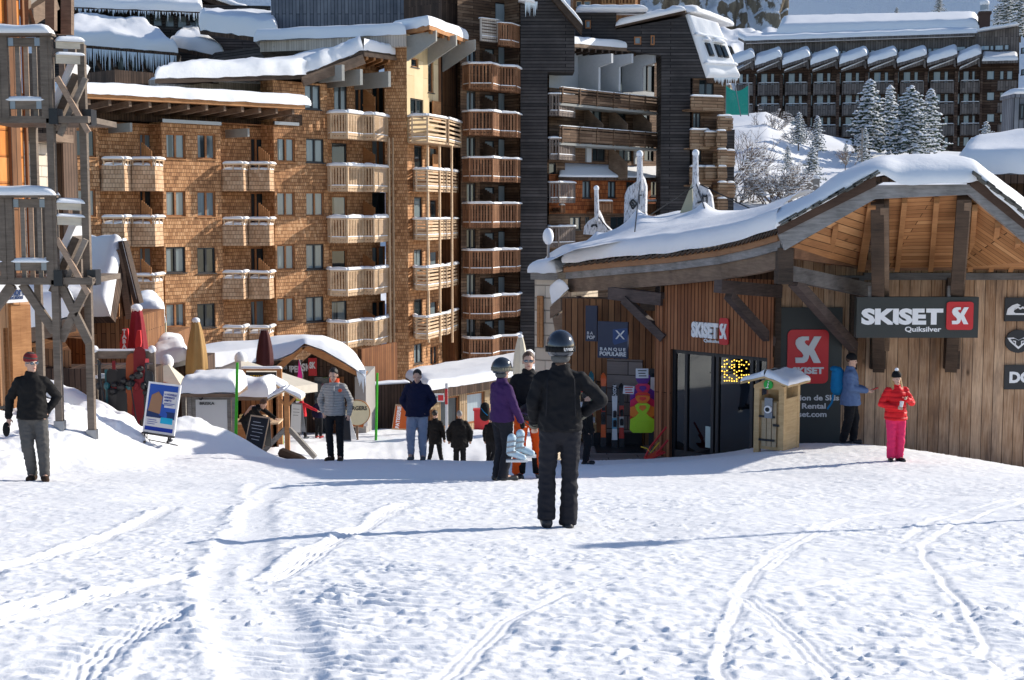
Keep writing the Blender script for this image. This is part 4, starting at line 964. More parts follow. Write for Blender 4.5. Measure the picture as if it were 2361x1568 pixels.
WK.panel(mb,WK.px(1715,100,-3)[0],WK.px(2345,100,-3)[0],WK.px(2000,160,-3)[1],WK.px(1990,85,-3)[1],hs,-3,.1);mb.build('clerestory_wall',M['board_hotel'],apE)
for h in hs:window(WK,h,apE,n=-3.1,kind='dark',bars=0,glass='E',sill=False,fw=.05)
A,B=kp(1717,94,-2),kp(2255,76,-2);C,D=B+V(0,5,1.0),A+V(0,5,1.0);mb=MB();mb.hexa([p-V(0,0,.3)for p in (A,B,C,D)]+[A,B,C,D]);o=mb.build('eave',M['board_hotel'],apE)
sb=MB();snow_on(sb,A,B,C,D,.5,.4,30,4,2,.2);snow_bar(sb,kp(1720,101,-2.6),kp(2250,84,-2.6),.5,.2,4,60);sb.build('snow_cap',M['snow'],o)
A,B=kp(1791,85,-5),kp(2258,73,-5);C,D=kp(2255,52,-16),kp(1800,60,-16);mb=MB();mb.hexa([p-V(0,0,2)for p in (A,B,C,D)]+[A,B,C,D]);o=mb.build('main_roof',M['board_hotel'],apE)
sb=MB();snow_on(sb,A,B,C,D,1.5,1.2,30,6,12,.05);sb.build('snow_cap',M['snow'],o)
A,B=kp(2252,74,-1),kp(2348,59,-1);mb=MB();mb.hexa([kp(2256,170,-1.5),kp(2350,170,-1.5),kp(2350,170,-1.5)+V(0,6,0),kp(2256,170,-1.5)+V(0,6,0),kp(2256,76,-1.5),kp(2350,61,-1.5),kp(2350,61,-1.5)+V(0,6,0),kp(2256,76,-1.5)+V(0,6,0)]);o=mb.build('end_block',M['board_hotel'],apE)
hs=[WK.rect(a,b,c,d,-1.45)for a,b,c,d in ((2261,105,2281,116),(2283,105,2291,116),(2294,104,2313,116),(2316,103,2326,115))]
for h in hs:window(WK,h,apE,n=-1.5,kind='dark',bars=0,glass='E',sill=False,fw=.05)
sb=MB();snow_bar(sb,A,B,2.6,.35,7,14);sb.build('snow_cap',M['snow'],o)
A,B,C,D=kp(2264,141,1.6),kp(2347,139,1.6),kp(2345,128,-1.4),kp(2266,128,-1.4);mb=MB();mb.hexa([p-V(0,0,.3)for p in (A,B,C,D)]+[A,B,C,D]);o=mb.build('lean_to_roof',M['board_hotel'],apE);sb=MB();snow_on(sb,A,B,C,D,.5,.4,8,4,4,.2);sb.build('snow_cap',M['snow'],o)
for v0,v1 in ((186,208),(237,259),(287,309)):
 s0_,s1_,z0,z1=WK.rect(2300,v0,2345,v1,.6);mb=MB();WK.box(mb,s0_,s1_,-1,.6,z0,z0+.12);WK.box(mb,s0_,s1_,.55,.62,z0+.1,z1);mb.build('balcony',M['board_hotel'],apE)
mb=MB();s0_,s1_,z0,z1=WK.rect(2258,26,2283,72,-5);WK.box(mb,s0_,s1_,-7,-5,z0-2,z1-.3);WK.box(mb,s0_-.1,s1_+.15,-7.1,-4.9,z1-.3,z1);ch=mb.build('chimney',M['chim'],apE)
mb=MB();mb.tube([WK.L((s0_+s1_)/2,-6,z1),WK.L((s0_+s1_)/2,-6,z1+1.0)],.5,8);mb.build('chimney_pot',M['metal'],ch)
sb=MB();p=WK.L((s0_+s1_)/2,-6,z1+1.0);sb.smooth=True;sb.ball(p+V(0,0,.1),.6,10,6,(1,1,.7));snow_bar(sb,WK.L(s0_,-6,z1),WK.L(s1_,-6,z1),1.8,.25,2,4);sb.build('snow_cap',M['snow'],ch)
mb=MB();b0=empty('apartment_building',(*col(2360,163),0),'dark timber building cut off by the right edge beyond the long hotel','building')
WL=Wall(col(2352,163),col(2440,158));hs=[WL.rect(2354,v,2363,v+13)for v in (110,160,210)];WL.panel(mb,0,WL.len,-6,WL.px(2356,70)[1],hs);WL.box(mb,0,WL.len,-6,-.3,-6,WL.px(2356,70)[1]);mb.build('wall',M['siding_hotel'],b0)
for h in hs:window(WL,h,b0,kind='dark',bars=0,glass=1)
sb=MB();snow_bar(sb,WL.L(0,-1,WL.px(2356,70)[1]),WL.L(WL.len,-1,WL.px(2356,70)[1]),3,.5,2,5);sb.build('snow_cap',M['snow'],b0)
hk=empty('timber_hut',(*col(2352,62),-1),'small grey boarded turret with snow on top at the right edge','turret')
WM_=Wall(col(2335,62),col(2420,62));mb=MB();WM_.box(mb,WM_.px(2337,270)[0],WM_.len,-1.5,0,-2,WM_.px(2350,225)[1]);WM_.box(mb,WM_.px(2333,270)[0],WM_.len,-1.6,.12,WM_.px(2350,225)[1],WM_.px(2350,217)[1]);mb.build('wall',M['board_grey'],hk)
window(WM_,WM_.rect(2350,240,2361,276),hk,n=.02,kind='dark',bars=0,glass=2,sill=False)
sb=MB();snow_bar(sb,WM_.L(WM_.px(2333,270)[0],-.7,WM_.px(2350,217)[1]),WM_.L(WM_.len,-.7,WM_.px(2350,217)[1]),1.7,.3,2,5);sb.build('snow_cap',M['snow'],hk)
YW=27.3
WS=Wall(col(1780,YW),col(2480,YW))
shop=empty('ski_shop',(*col(1900,YW+2),-4.6),'timber ski hire shop on the right with swooping snowy roof and orange boarded canopy','shop')
sp=lambda u,v,n=0:WS.L(WS.px(u,v,n)[0],n,WS.px(u,v,n)[1])
mb=MB();s0,s1=WS.px(1792,700)[0],WS.px(2480,700)[0];zt=WS.px(2200,580)[1]
WS.box(mb,s0,s1,-.25,0,-6.2,zt);mb.build('wall',M['shop_board'],shop)
D0,D1=col(1785,26.9),col(1533,28.9);WDr=Wall(D1,D0)
mb=MB();dz0=WDr.px(1640,1046)[1]
zr=WDr.px(1785,832)[1];zl=WDr.px(1545,800)[1];zd=(zr+zl)/2
hole=(WDr.px(1545,900)[0],WDr.px(1768,900)[0],dz0-.4,zd)
WDr.panel(mb,0,WDr.len,dz0-.6,WDr.px(1660,640)[1],[hole],0,.2);mb.build('door_wall',M['board_red'],shop)
mb=MB();WDr.box(mb,-.22,0,-.4,.04,dz0-.6,WDr.px(1540,690)[1]);mb.build('corner_post',M['board_red'],shop)
fr=MB();z0,z1=dz0-.3,zd
edges=[WDr.px(u,920)[0]for u in (1548,1576,1637,1648,1727,1741,1764)]
for s in edges+[hole[0]+.03]:WDr.box(fr,s-.035,s+.035,-.16,-.07,z0,z1)
WDr.box(fr,hole[0],hole[1],-.158,-.075,z1-.08,z1);WDr.box(fr,hole[0],hole[1],-.158,-.075,z0,z0+.25)
gf=fr.build('shop_front',M['frame_dark'],shop)
for a,b in zip(edges[:-1],edges[1:]):
 if b-a<.12:continue
 g=MB();WDr.box(g,a+.035,b-.035,-.12,-.11,z0+.25,z1-.08);g.build('glass_pane',M['glass_shop'],gf)
g=MB();s0,s1,a,b=WDr.rect(1619,985,1637,1034);WDr.box(g,s0,s1,-.108,-.10,a,b);g.build('notice',M['paper_green'],gf)
lt=MB();
for r_ in range(7):
 for c_ in range(12):
  if random.random()<.3:continue
  s,z=WDr.px(1658+c_*5.6,832+r_*8.0+c_*.15);lt.ball(WDr.L(s,-.095,z+rnd(-.02,.02)),.014,5,4)
o=lt.build('fairy_lights',M['lamp_yellow']);o['kind']='stuff';tag(o,'rows of small yellow lights glowing on the shop front glass above the wooden hut','lights')
mb=MB();p,q=WDr.L(0,-.25,0),WDr.L(WDr.len,-.25,0)
mb.box(p.x+.1,12,max(p.y,q.y)+3.2,max(p.y,q.y)+3.4,-6.2,zt-.2);mb.box(q.x+.3,12,YW+.3,32,-5.2,-5.1);mb.build('inner_wall',M['board_dark'],shop)
AL=Wall(col(1290,31.0),col(1545,30.2));az0=-5.25
mb=MB();AL.box(mb,AL.px(1296,800)[0],AL.len,-.2,0,-6.4,AL.px(1400,690)[1]);mb.build('alcove_wall',M['board_brown'],shop)
mb=MB();s0,s1,a,b=AL.rect(1497,850,1530,1035,.02);AL.box(mb,s0,s1,.01,.06,a,b)
dd=mb.build('side_door',M['frame_dark'],shop);mb=MB();AL.box(mb,s0+.06,s1-.06,.06,.075,a+1.0,b-.1);mb.build('glass_pane',M['glass0'],dd)
mb=MB();s0,s1,a,b=AL.rect(1500,870,1512,920,.08);AL.box(mb,s0,s1,.075,.085,a,b);mb.build('notice',M['paper'],dd)
mb=MB();s0,s1,a,b=AL.rect(1400,880,1440,1035,.02);AL.box(mb,s0,s1+.4,.0,.06,a,b+.5);mb.build('panel',M['stone_pale'],shop)
mb=MB();mb.prism([V(*col(1300,31),az0),V(*col(1335,28.6),az0),V(*col(1540,28.2),az0),V(*col(1545,30.2),az0)],(0,0,.12));mb.build('step',M['stone_pale'],shop)
mb=MB();PX=33.5
WQ=Wall(col(1240,PX),col(1300,PX-.3));WQ.box(mb,WQ.px(1233,700)[0],WQ.px(1285,700)[0],-2.5,0,-7.2,WQ.px(1260,645)[1]);mb.build('shingled_pier',M['shingle_cream'],shop)
mb=MB();WQ.box(mb,WQ.px(1228,700)[0],WQ.px(1290,700)[0],-2.6,.12,WQ.px(1260,645)[1],WQ.px(1260,628)[1]);rf=mb.build('pier_cornice',M['beam_grey'],shop)
h=WQ.rect(1241,682,1254,800);window(WQ,h,shop,n=.01,kind='warm',bars=0,glass=0,sill=False)
sb=MB();pz=WQ.px(1260,628)[1]
snow_on(sb,WQ.L(WQ.px(1226,600)[0],.25,pz),WQ.L(WQ.px(1292,600)[0],.25,pz),WQ.L(WQ.px(1300,600)[0],-3,pz+.4),WQ.L(WQ.px(1238,600)[0],-3,pz+.2),.28,.25,8,6,5,.3)
sb.build('snow_cap',M['snow'],rf)
EU=[(1304,613,674,33.0),(1419,600,667,30.4),(1548,589,656,27.9),(1656,573,645,26.2),(1736,554,631,25.0),(1798,535,616,24.2)]
T_=[P(u,a,Y)for u,a,b,Y in EU];B_=[P(u,b,Y)for u,a,b,Y in EU]
def strip(mb,k0,k1,th,off=0.0):
 for i in range(len(T_)-1):
  a0,a1=T_[i].lerp(B_[i],k0),T_[i].lerp(B_[i],k1);b0,b1=T_[i+1].lerp(B_[i+1],k0),T_[i+1].lerp(B_[i+1],k1)
  n=(b0-a0).cross(V(0,0,1)).normalized();n=n if n.y<0 else -n
  o=n*off;bk=-n*th
  mb.add([a1+o,b1+o,b1+bk,a1+bk,a0+o,b0+o,b0+bk,a0+bk],[(3,2,1,0),(4,5,6,7),(0,1,5,4),(1,2,6,5),(2,3,7,6),(3,0,4,7)])
mb=MB();strip(mb,.03,.25,.12,.05);eave=mb.build('eave_board',M['beam_rust'],shop)
mb=MB();strip(mb,.25,.5,.12,.0);mb.build('eave_beam',M['beam_grey2'],shop)
mb=MB();strip(mb,.5,1.0,.2,-.06);mb.build('eave_beam',M['beam_brown'],shop)
mb=MB()
N=44
def along(t,A):
 x=t*(len(A)-1);i=min(int(x),len(A)-2);return A[i].lerp(A[i+1],x-i)
for k in range(N):
 a,b=along(k/N,T_),along((k+1.15)/N if k<N-1 else 1,T_);n=V(-.5,-1,0).normalized()
 a=a+V(0,0,.0);b=b+V(0,0,.0);h_=.05+.03*(k/N)
 q=[a+n*.16,b+n*.16,b-n*.5,a-n*.5];q2=[q[0]+V(0,0,.0),q[1]+V(0,0,h_),q[2]+V(0,0,h_),q[3]+V(0,0,0)]
 mb.add([x-V(0,0,.04)for x in (q2[0],q2[1],q2[2],q2[3])]+[x+V(0,0,.012)for x in q2],[(3,2,1,0),(4,5,6,7),(0,1,5,4),(1,2,6,5),(2,3,7,6),(3,0,4,7)])
mb.build('edge_shingles',M['beam_dark'],eave)
RB=[P(1245,590,37.5),P(1400,560,36.5),P(1560,520,35.5),P(1690,497,34.5),P(1800,470,33.2),P(1880,440,32)]
mb=MB()
for i in range(5):
 mb.prism([T_[i]+V(0,0,.0),T_[i+1]+V(0,0,.0),RB[i+1]-V(0,0,.5)],(0,0,-.1));mb.prism([T_[i],RB[i+1]-V(0,0,.5),RB[i]-V(0,0,.5)],(0,0,-.1))
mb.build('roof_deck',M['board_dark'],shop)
def sm_poly(A,t):
 x=t*(len(A)-1);i=min(int(x),len(A)-2);f=x-i
 p0,p1,p2,p3=A[max(i-1,0)],A[i],A[i+1],A[min(i+2,len(A)-1)]
 return .5*(2*p1+(p2-p0)*f+(2*p0-5*p1+4*p2-p3)*f*f+(3*p1-p0-3*p2+p3)*f**3)
STh=[P(u,v,Y-.12)for u,v,Y in ((1302,572,33.6),(1430,551,30.9),(1560,534,28.4),(1660,519,26.7),(1736,501,25.5),(1800,478,24.7))]
TF=[t+V(-.08,-.14,.06)for t in T_]
def sroof(u,v):
 a=sm_poly(TF,u);b=sm_poly(STh,u);c=sm_poly(RB,u)
 lo=a;mid=b
 if v<.35:
  k=v/.35;w_=math.sin(k*PI/2);p=Vector((lo.x,lo.y,lo.z)).lerp(mid,1-math.cos(k*PI/2));p.z=lo.z+(mid.z-lo.z)*w_
  fwd=V(-.4,-.9,0)*.10*math.sin(k*PI);p=p+fwd
 else:
  k=(v-.35)/.65;p=mid.lerp(c,k);
  for (pu,pk,hh,wd)in ((.34,.78,.0,.1),):pass
  p.z+=.25*math.sin(k*PI)*.5
 e=min(u,1);
 if u<.04:p.z-=(.04-u)/.04*.25*min(1,v/.35)
 p.z+=.035*noise.noise(Vector((p.x*1.2,p.y*1.2,3)))
 return p
sb=MB();sb.smooth=True;sb.surf(sroof,lin(0,1,60),lin(0,.35,10)+lin(.35,1,14)[1:]);sb.build('snow_cap',M['roof_snow'],eave)
sb=MB();q=[P(1268,705,33.4),P(1312,668,32.6),P(1316,664,34),P(1276,690,34.6)];snow_on(sb,*q,.4,.35,5,5,3,.2)
mb=MB();strip2=[P(1268,735,33.0),P(1310,705,32.6),P(1310,672,32.6),P(1268,708,33.0)];mb.prism(strip2,(.1,.6,0));mb.prism([P(1274,735,32.9),P(1310,712,32.5),P(1320,750,32.5),P(1282,775,32.9)],(.1,.6,0))
gb=mb.build('gable_board',M['beam_brown'],shop);sb.build('snow_cap',M['snow'],gb)
YC=24.0
F1t,F2t,F3t,F4t=P(1795,538,YC),P(2018,427,YC),P(2236,425,YC),P(2420,572,YC)
F1b,F2b,F3b,F4b=P(1810,577,YC),P(2018,459,YC),P(2236,449,YC),P(2420,606,YC)
def band(mb,a,b,c,d,th=.14,off=0):mb.prism([a+V(0,off,0),b+V(0,off,0),c+V(0,off,0),d+V(0,off,0)],(0,th,0))
mb=MB();band(mb,F1t,F2t,F2b,F1b);mb.build('rake_beam',M['beam_grey2'],shop)
mb=MB();band(mb,F2t,F3t,F3b,F2b);mb.build('front_beam',M['beam_grey2'],shop)
mb=MB();band(mb,F3t,F4t,F4b,F3b);mb.build('rake_beam',M['beam_grey2'],shop)
R1,R2,R3,R4=P(1793,522,YC),P(2018,404,YC),P(2236,402,YC),P(2420,545,YC)
mb=MB();band(mb,F1t-V(0,0,.02),R1,R2,F2t-V(0,0,.02),.1,-.05);rk=mb.build('rake_board',M['beam_dkbrown'],shop)
mb=MB();band(mb,R3,R4,F4t-V(0,0,.02),F3t-V(0,0,.02),.1,-.05);rk2=mb.build('rake_board',M['beam_dkbrown'],shop)
for (a,b,par,sgn)in ((R1,R2,rk,1),(R3,R4,rk2,1)):
 mb=MB();n_=12
 for k in range(n_):
  p=a.lerp(b,k/n_);q=a.lerp(b,(k+1.2)/n_);
  for j in range(2):
   o=V(rnd(-.03,.03),-.14+j*.05,.01+j*.03+rnd(0,.02));mb.bar(p+o+V(0,.2,0),q+o+V(0,.2,.01),.5,.028)
 mb.build('edge_shingles',M['shingle_grey'],par)
W1,W2,W3,W4=sp(1900,612,.12),sp(2045,622,.12),sp(2200,620,.12),sp(2440,622,.12)
up=V(0,0,0)
def sof(a,b,c,d,name='soffit'):
 mb=MB();n=(b-a).cross(d-a).normalized();n=n if n.z>0 else -n
 vs=[a,b,c,d]
 fl=(b-a).cross(c-a).z>0
 if fl:vs=vs[::-1]
 mb.add(vs+[v_+n*.08 for v_ in vs],[(0,1,2,3),(7,6,5,4),(0,4,5,1),(1,5,6,2),(2,6,7,3),(3,7,4,0)])
 o=mb.build(name,M['soffit'],shop);
 me=o.data;t=(b-a).normalized();s_=((d-a)-t*(d-a).dot(t)).normalized();lo=worldloc(o);uvl=me.uv_layers[0].data
 for lp in me.loops:p=Vector(me.vertices[lp.vertex_index].co)+lo;uvl[lp.index].uv=((p-a).dot(t),(p-a).dot(s_))
 return o
f2,f3,f4,f1=F2b+V(0,.14,.05),F3b+V(0,.14,.05),F4b+V(0,.14,.05),F1b+V(0,.14,.05)
sof(W2,W3,f3,f2);sof(W3,W4,f4,f3)
mb=MB();a,b,c=P(1822,574,YC+.15),P(1990,617,YW-.15),f2+V(.02,0,0)
o=sof(a,b,c,a.lerp(c,.999))
def raft(p,q,w_=.09,h_=.12,m='beam_warm',nm='rafter'):
 mb=MB();mb.bar(p-V(0,0,.07),q-V(0,0,.07),w_,h_);mb.build(nm,M[m],shop)
for ub,ut in ((2069,2086),(2146,2160)):raft(sp(ub,612,.25),P(ut,452,YC+.2))
raft(P(1910,596,26.2),P(1927,512,YC+.3));raft(P(1985,612,YW-.3),P(2010,462,YC+.2),.14,.12)
for ub,ut,vt in ((2237,2252,470),(2285,2305,508),(2330,2352,545)):raft(sp(ub,612,.25),P(ut-4,vt,YC+.2))
mb=MB();mb.bar(P(1822,582,YC+.25),P(1960,603,YW-.45),.16,.2);mb.bar(P(1960,603,YW-.45),sp(2000,612,.2),.16,.2);mb.bar(sp(2000,614,.14),sp(2440,612,.14),.12,.17);mb.build('wall_plate',M['beam_rust2'],shop)
mb=MB();WS.box(mb,WS.px(1990,640)[0],WS.px(2480,640)[0],.003,.1,WS.px(2200,645)[1],WS.px(2200,629)[1]);WS.box(mb,WS.px(1815,640)[0],WS.px(1990,640)[0],.003,.1,WS.px(1900,650)[1],WS.px(1900,635)[1]);mb.build('gutter',M['beam_grey3'],shop)
def prop(uw,vw,ut,vt,w_=.26,nm='brace',m='beam_dark',n=.16,Y=YC+.22):
 mb=MB();a=sp(uw,vw,n);b=P(ut,vt,Y);mb.bar(a,b,w_,.2);return mb.build(nm,M[m],shop)
prop(2026,850,2023,462,.22);prop(2192,850,2222,452,.22);prop(2042,800,2040,470,.14,m='beam_brown');prop(2206,800,2232,458,.12,m='beam_brown')
mb=MB();
for u in (2022,2192):
 s,z=WS.px(u,860,.05);WS.box(mb,s-.14,s+.14,.003,.16,WS.px(u,850,.05)[1],WS.px(u,640,.05)[1])
mb.build_each('wall_post',M['beam_dark'],shop)
mb=MB();WS.box(mb,WS.px(1783,800)[0],WS.px(1797,800)[0],-.1,.14,-5.3,WS.px(1790,640)[1]);mb.build('corner_post',M['beam_dark'],shop)
mb=MB();WS.box(mb,WS.px(1958,720)[0],WS.px(1975,720)[0],.003,.15,WS.px(1960,850)[1],WS.px(1960,640)[1]);mb.build('wall_post',M['beam_dark'],shop)
cor=P(1808,628,YC+.3)
mb=MB();mb.bar(cor,P(1998,668,YW-.2),.18,.26);mb.build('brace',M['beam_grey3'],shop)
mb=MB();mb.bar(P(1830,648,YC+.6),P(1968,800,YW-.15),.17,.19);mb.build('brace',M['beam_dark2'],shop)
mb=MB();mb.box(cor.x-.13,cor.x+.13,cor.y-.15,cor.y+.25,cor.z-.2,F1t.z-.25);mb.build('beam_end',M['beam_dark'],shop)
mb=MB();mb.bar(P(1655,660,25.7),P(1795,672,YW-.2),.18,.24);mb.build('brace',M['beam_dark2'],shop)
mb=MB();mb.bar(P(1680,680,25.9),P(1780,790,YW-.1),.15,.17);mb.build('brace',M['beam_dark2'],shop)
mb=MB();mb.bar(P(1408,676,30.0),P(1530,690,28.9),.18,.26);mb.build('brace',M['beam_dark2'],shop)
mb=MB();mb.bar(P(1440,690,29.6),P(1532,780,28.9),.15,.18);mb.build('brace',M['beam_dark2'],shop)
mb=MB();mb.bar(P(1330,690,32.0),P(1455,822,30.9),.16,.2);mb.build('brace',M['beam_dark2'],shop)
mb=MB();mb.bar(P(1300,700,32.5),P(1530,700,30.0),.2,.3);mb.build('brace',M['beam_dark'],shop)
mb=MB();mb.box(*sorted((Xat(1335,900,30.8),Xat(1375,900,30.8))),30.6,30.8,-4.0,-3.75);mb.bar(P(1345,880,30.7),P(1320,1030,30.7),.16,.16);mb.bar(P(1405,850,30.7),P(1440,900,30.7),.16,.16);mb.build_each('trestle_post',M['beam_dark2'],shop)
HB=32.0
K1,K2,K3,K4=P(1880,440,HB),P(2060,372,29.5),P(2215,372,29.5),P(2440,520,HB-1)
mb=MB()
for a,b,c,d in ((R1,R2,K2,K1),(R2,R3,K3,K2),(R3,R4,K4,K3)):
 mb.prism([a+V(0,.06,-.03),b+V(0,.06,-.03),c-V(0,0,.25)],(0,0,-.09));mb.prism([a+V(0,.06,-.03),c-V(0,0,.25),d-V(0,0,.25)],(0,0,-.09))
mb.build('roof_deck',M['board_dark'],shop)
FR=[P(1787,526,YC-.1),P(1863,488,YC-.1),P(1930,452,YC-.1),P(2018,404,YC-.12),P(2080,424,YC-.14),P(2150,424,YC-.14),P(2234,420,YC-.12),P(2262,420,YC-.08),P(2310,462,YC-.08),P(2420,552,YC-.08)]
TP=[P(1786,484,24.8),P(1866,446,25.0),P(1943,395,25.4),P(2018,364,25.6),P(2080,358,25.8),P(2150,357,25.8),P(2215,360,25.7),P(2262,383,25.4),P(2320,425,25.2),P(2420,505,25.0)]
BK=[P(1880,440,33),P(1920,415,32),P(1975,390,31),P(2030,366,30),P(2085,360,29.5),P(2150,360,29.5),P(2225,364,29.5),P(2290,405,30),P(2370,460,30.5),P(2470,530,31)]
for p in BK:p.z-=.25
def croof(u,v):
 a,b,c=sm_poly(FR,u),sm_poly(TP,u),sm_poly(BK,u)
 if v<.45:
  k=v/.45;p=a.lerp(b,1-math.cos(k*PI/2));p.z=a.z+(b.z-a.z)*math.sin(k*PI/2);p+=V(0,-.12*math.sin(k*PI),0)
 else:k=(v-.45)/.55;p=b.lerp(c,k)
 p.z+=.03*noise.noise(Vector((p.x*2,p.y*2,p.z*2)))
 return p
sb=MB();sb.smooth=True;sb.surf(croof,lin(0,1,70),lin(0,.45,12)+lin(.45,1,8)[1:]);sb.build('snow_cap',M['roof_snow'],rk)
def sk_logo(W,cs,cz,h,n,parent,redh=None,w_ratio=.86):
 """rounded red square with the white SK mark, traced outline"""
 r=redh;mb=MB();pts=[]
 hw,hh=r*w_ratio/2,r/2;k=r*.1
 for cx,cy_,a0 in ((hw-k,hh-k,0),(-hw+k,hh-k,90),(-hw+k,-hh+k,180),(hw-k,-hh+k,270)):
  for j in range(5):a=R(a0+j*22.5);pts.append((cx+k*math.cos(a),cy_+k*math.sin(a)))
 mb.prism([W.L(cs+x,n,cz+y)for x,y in pts],W.n*.03);o=mb.build('logo_panel',M['sign_red'],parent)
 S=[(-.46,.28),(-.44,.36),(-.36,.44),(-.24,.48),(.0,.48),(.0,.3),(-.16,.3),(-.2,.26),(-.17,.2),(.12,.02),(.2,.1),(.28,.48),(.5,.48),(.24,.02),(.5,-.48),(.24,-.48),(.1,-.18),(.06,-.14),(0,-.12),(.05,-.28),(.0,-.42),(-.12,-.48),(-.44,-.48),(-.46,-.26),(-.24,-.26),(-.22,-.16),(-.3,-.06),(-.44,.08)]
 S=[(-.50,.22),(-.48,.36),(-.38,.46),(-.24,.50),(.02,.50),(.02,.36),(-.10,.36),(-.15,.30),(-.10,.22),(.02,.14),(.22,.50),(.50,.50),(.23,.02),(.50,-.48),(.22,-.48),(.05,-.16),(.02,-.30),(-.04,-.42),(-.16,-.48),(-.48,-.48),(-.50,-.28),(-.22,-.28),(-.18,-.20),(-.24,-.10),(-.42,.06)]
 mb=MB();mb.prism([W.L(cs+x*h*.95,n+.031,cz+y*h+(redh-h)*.0)for x,y in S],W.n*.02);
 return o,mb
def sheet(W,u0,v0,u1,v1,n0,n1,name,mat,parent=None):
 mb=MB();s0,s1,z0,z1=W.rect(u0,v0,u1,v1,n1);W.box(mb,s0,s1,n0,n1,z0,z1);return mb.build(name,mat,parent)
bd=sheet(WS,1975,685,2256,779,1.48,1.66,'sign_board',M['sign_grey'])
tag(bd,'long dark grey hanging sign with white lettering and red logo square','sign')
tw=MB();c=WS.L(WS.px(2080,730,1.66)[0],1.662,WS.px(2080,730,1.66)[1]);pxm=(YW-1.66)/FPX
put_text(tw,'SKISET',c,WS.t,(0,0,1),38*pxm,189*pxm,bold=.055,extrude=.01)
c=WS.L(WS.px(2128,760,1.66)[0],1.662,WS.px(2128,760,1.66)[1]);put_text(tw,'Quiksilver',c,WS.t,(0,0,1),14*pxm,84*pxm,bold=.02,extrude=.01)
tw.build('lettering',M['white_paint'],bd)
s,z=WS.px(2212,728,1.66);o,lg=sk_logo(WS,s,z,40*pxm,1.665,bd,65*pxm,.95);lg.build('logo_mark',M['white_paint'],bd)
mb=MB()
for u in (2004,2187):s,z=WS.px(u,684,1.56);WS.box(mb,s-.03,s+.03,1.54,1.6,z,z+.2);
mb.build_each('hanger',M['beam_grey'],bd)
tp=sheet(WS,1797,709,1940,1030,.02,.07,'wall_sign',M['sign_grey']);tag(tp,'tall dark panel with big red logo and white ski rental text, behind the wooden hut','sign')
s,z=WS.px(1862,822,.07);s2,z2=WS.px(1862,808,.07);pz_=YW/FPX
o,lg=sk_logo(WS,s,z,56*pz_,.072,tp,125*pz_,.76)
lg.v=[(a,b,c_+14*pz_)for a,b,c_ in lg.v];lg.v=[((Vector(q)-WS.L(s,0,0)).x*1.12+WS.L(s,0,0).x,q[1],(q[2]-z)*1.12+z)for q in lg.v]
lg.build('logo_mark',M['white_soft'],tp)
tw=MB();put_text(tw,'SKISET',WS.L(WS.px(1862,854,.07)[0],.105,WS.px(1862,854,.07)[1]),WS.t,(0,0,1),16*pz_,73*pz_,bold=.05,extrude=.006)
for txt,v,uc,wd in (('Location de Skis',917,1866,148),('Ski Rental',936,1860,88),('skiset.com',955,1862,88)):put_text(tw,txt,WS.L(WS.px(uc,v,.07)[0],.073,WS.px(uc,v,.07)[1]),WS.t,(0,0,1),13*pz_,min(wd,138)*pz_,bold=.025,extrude=.006)
tw.build('lettering',M['white_soft'],tp)
tw=MB();s,z=WDr.px(1638,762);pd=27.9/FPX;
sa_,sb2=WDr.px(1598,762)[0],WDr.px(1659,762)[0];put_text(tw,'SKISET',WDr.L((sa_+sb2)/2,.03,z),WDr.t,(0,0,1),37*pd,abs(sb2-sa_),bold=.06,extrude=.03)
ls=tw.build('shop_lettering',M['white_paint']);tag(ls,'raised white shop name letters with small red logo plate over the shop door','sign')
s,z=WDr.px(1672,764);o,lg=sk_logo(WDr,s,z,36*pd,.02,ls,62*pd,.43);c0_=WDr.L(s,0,0);lg.v=[tuple(Vector(q)-WDr.t*((Vector(q)-c0_).dot(WDr.t)*.42))for q in lg.v];lg.build('logo_mark',M['white_paint'],ls)
tw=MB();put_text(tw,'Quiksilver',WDr.L(WDr.px(1645,787)[0],.02,WDr.px(1645,787)[1]),WDr.t,(0,0,1),9*pd,.46,bold=.02,extrude=.01);tw.build('lettering',M['white_paint'],ls)
pl=sheet(WS,2317,686,2380,741,.01,.05,'wall_plate_sign',M['sign_black']);tag(pl,'topmost of three dark plates on the plank wall, white wave over mountain mark','sign')
def mark(W,uc,vc,pts,n,name,parent,sc=1.0,mat='white_paint'):
 s,z=W.px(uc,vc,n);mb=MB();mb.prism([W.L(s+x*pz_*sc,n+.003,z+y*pz_*sc)for x,y in pts],W.n*.01);return mb.build(name,M[mat],parent)
mark(WS,2345,714,[(-25,-12),(-22,2),(-12,10),(0,14),(8,10),(2,8),(-6,2),(-8,-5),(-4,-8),(30,-8),(30,-12)],.05,'logo_mark',pl)
mark(WS,2350,712,[(-12,-3),(-3,7),(2,2),(8,6),(16,-3),(8,1),(2,-2),(-3,2)],.06,'logo_mark',pl)
mb=MB();s,z=WS.px(2348,787,.05);mb.prism([WS.L(s+30*pz_*math.cos(a),.01,z+27*pz_*math.sin(a))for a in [2*PI*k/24 for k in range(24)]],WS.n*.04);p2=mb.build('round_plate_sign',M['sign_black']);tag(p2,'round dark plate with a white outlined heart on the plank wall','sign')
hp=[(-26,9),(-12,10),(-6,7),(0,4),(6,7),(12,10),(26,9),(20,0),(0,-17),(-20,0)];mark(WS,2348,788,hp,.05,'logo_mark',p2);mark(WS,2348,788,[(x*.72,y*.68+.3)for x,y in hp],.0545,'logo_inset',p2,mat='sign_black');mark(WS,2343,788,[(-8,3),(-1,2),(-1,-8),(-3,-4),(-3,0),(-8,1)],.064,'logo_mark',p2);mark(WS,2353,788,[(8,3),(1,2),(1,-8),(3,-4),(3,0),(8,1)],.064,'logo_mark',p2)
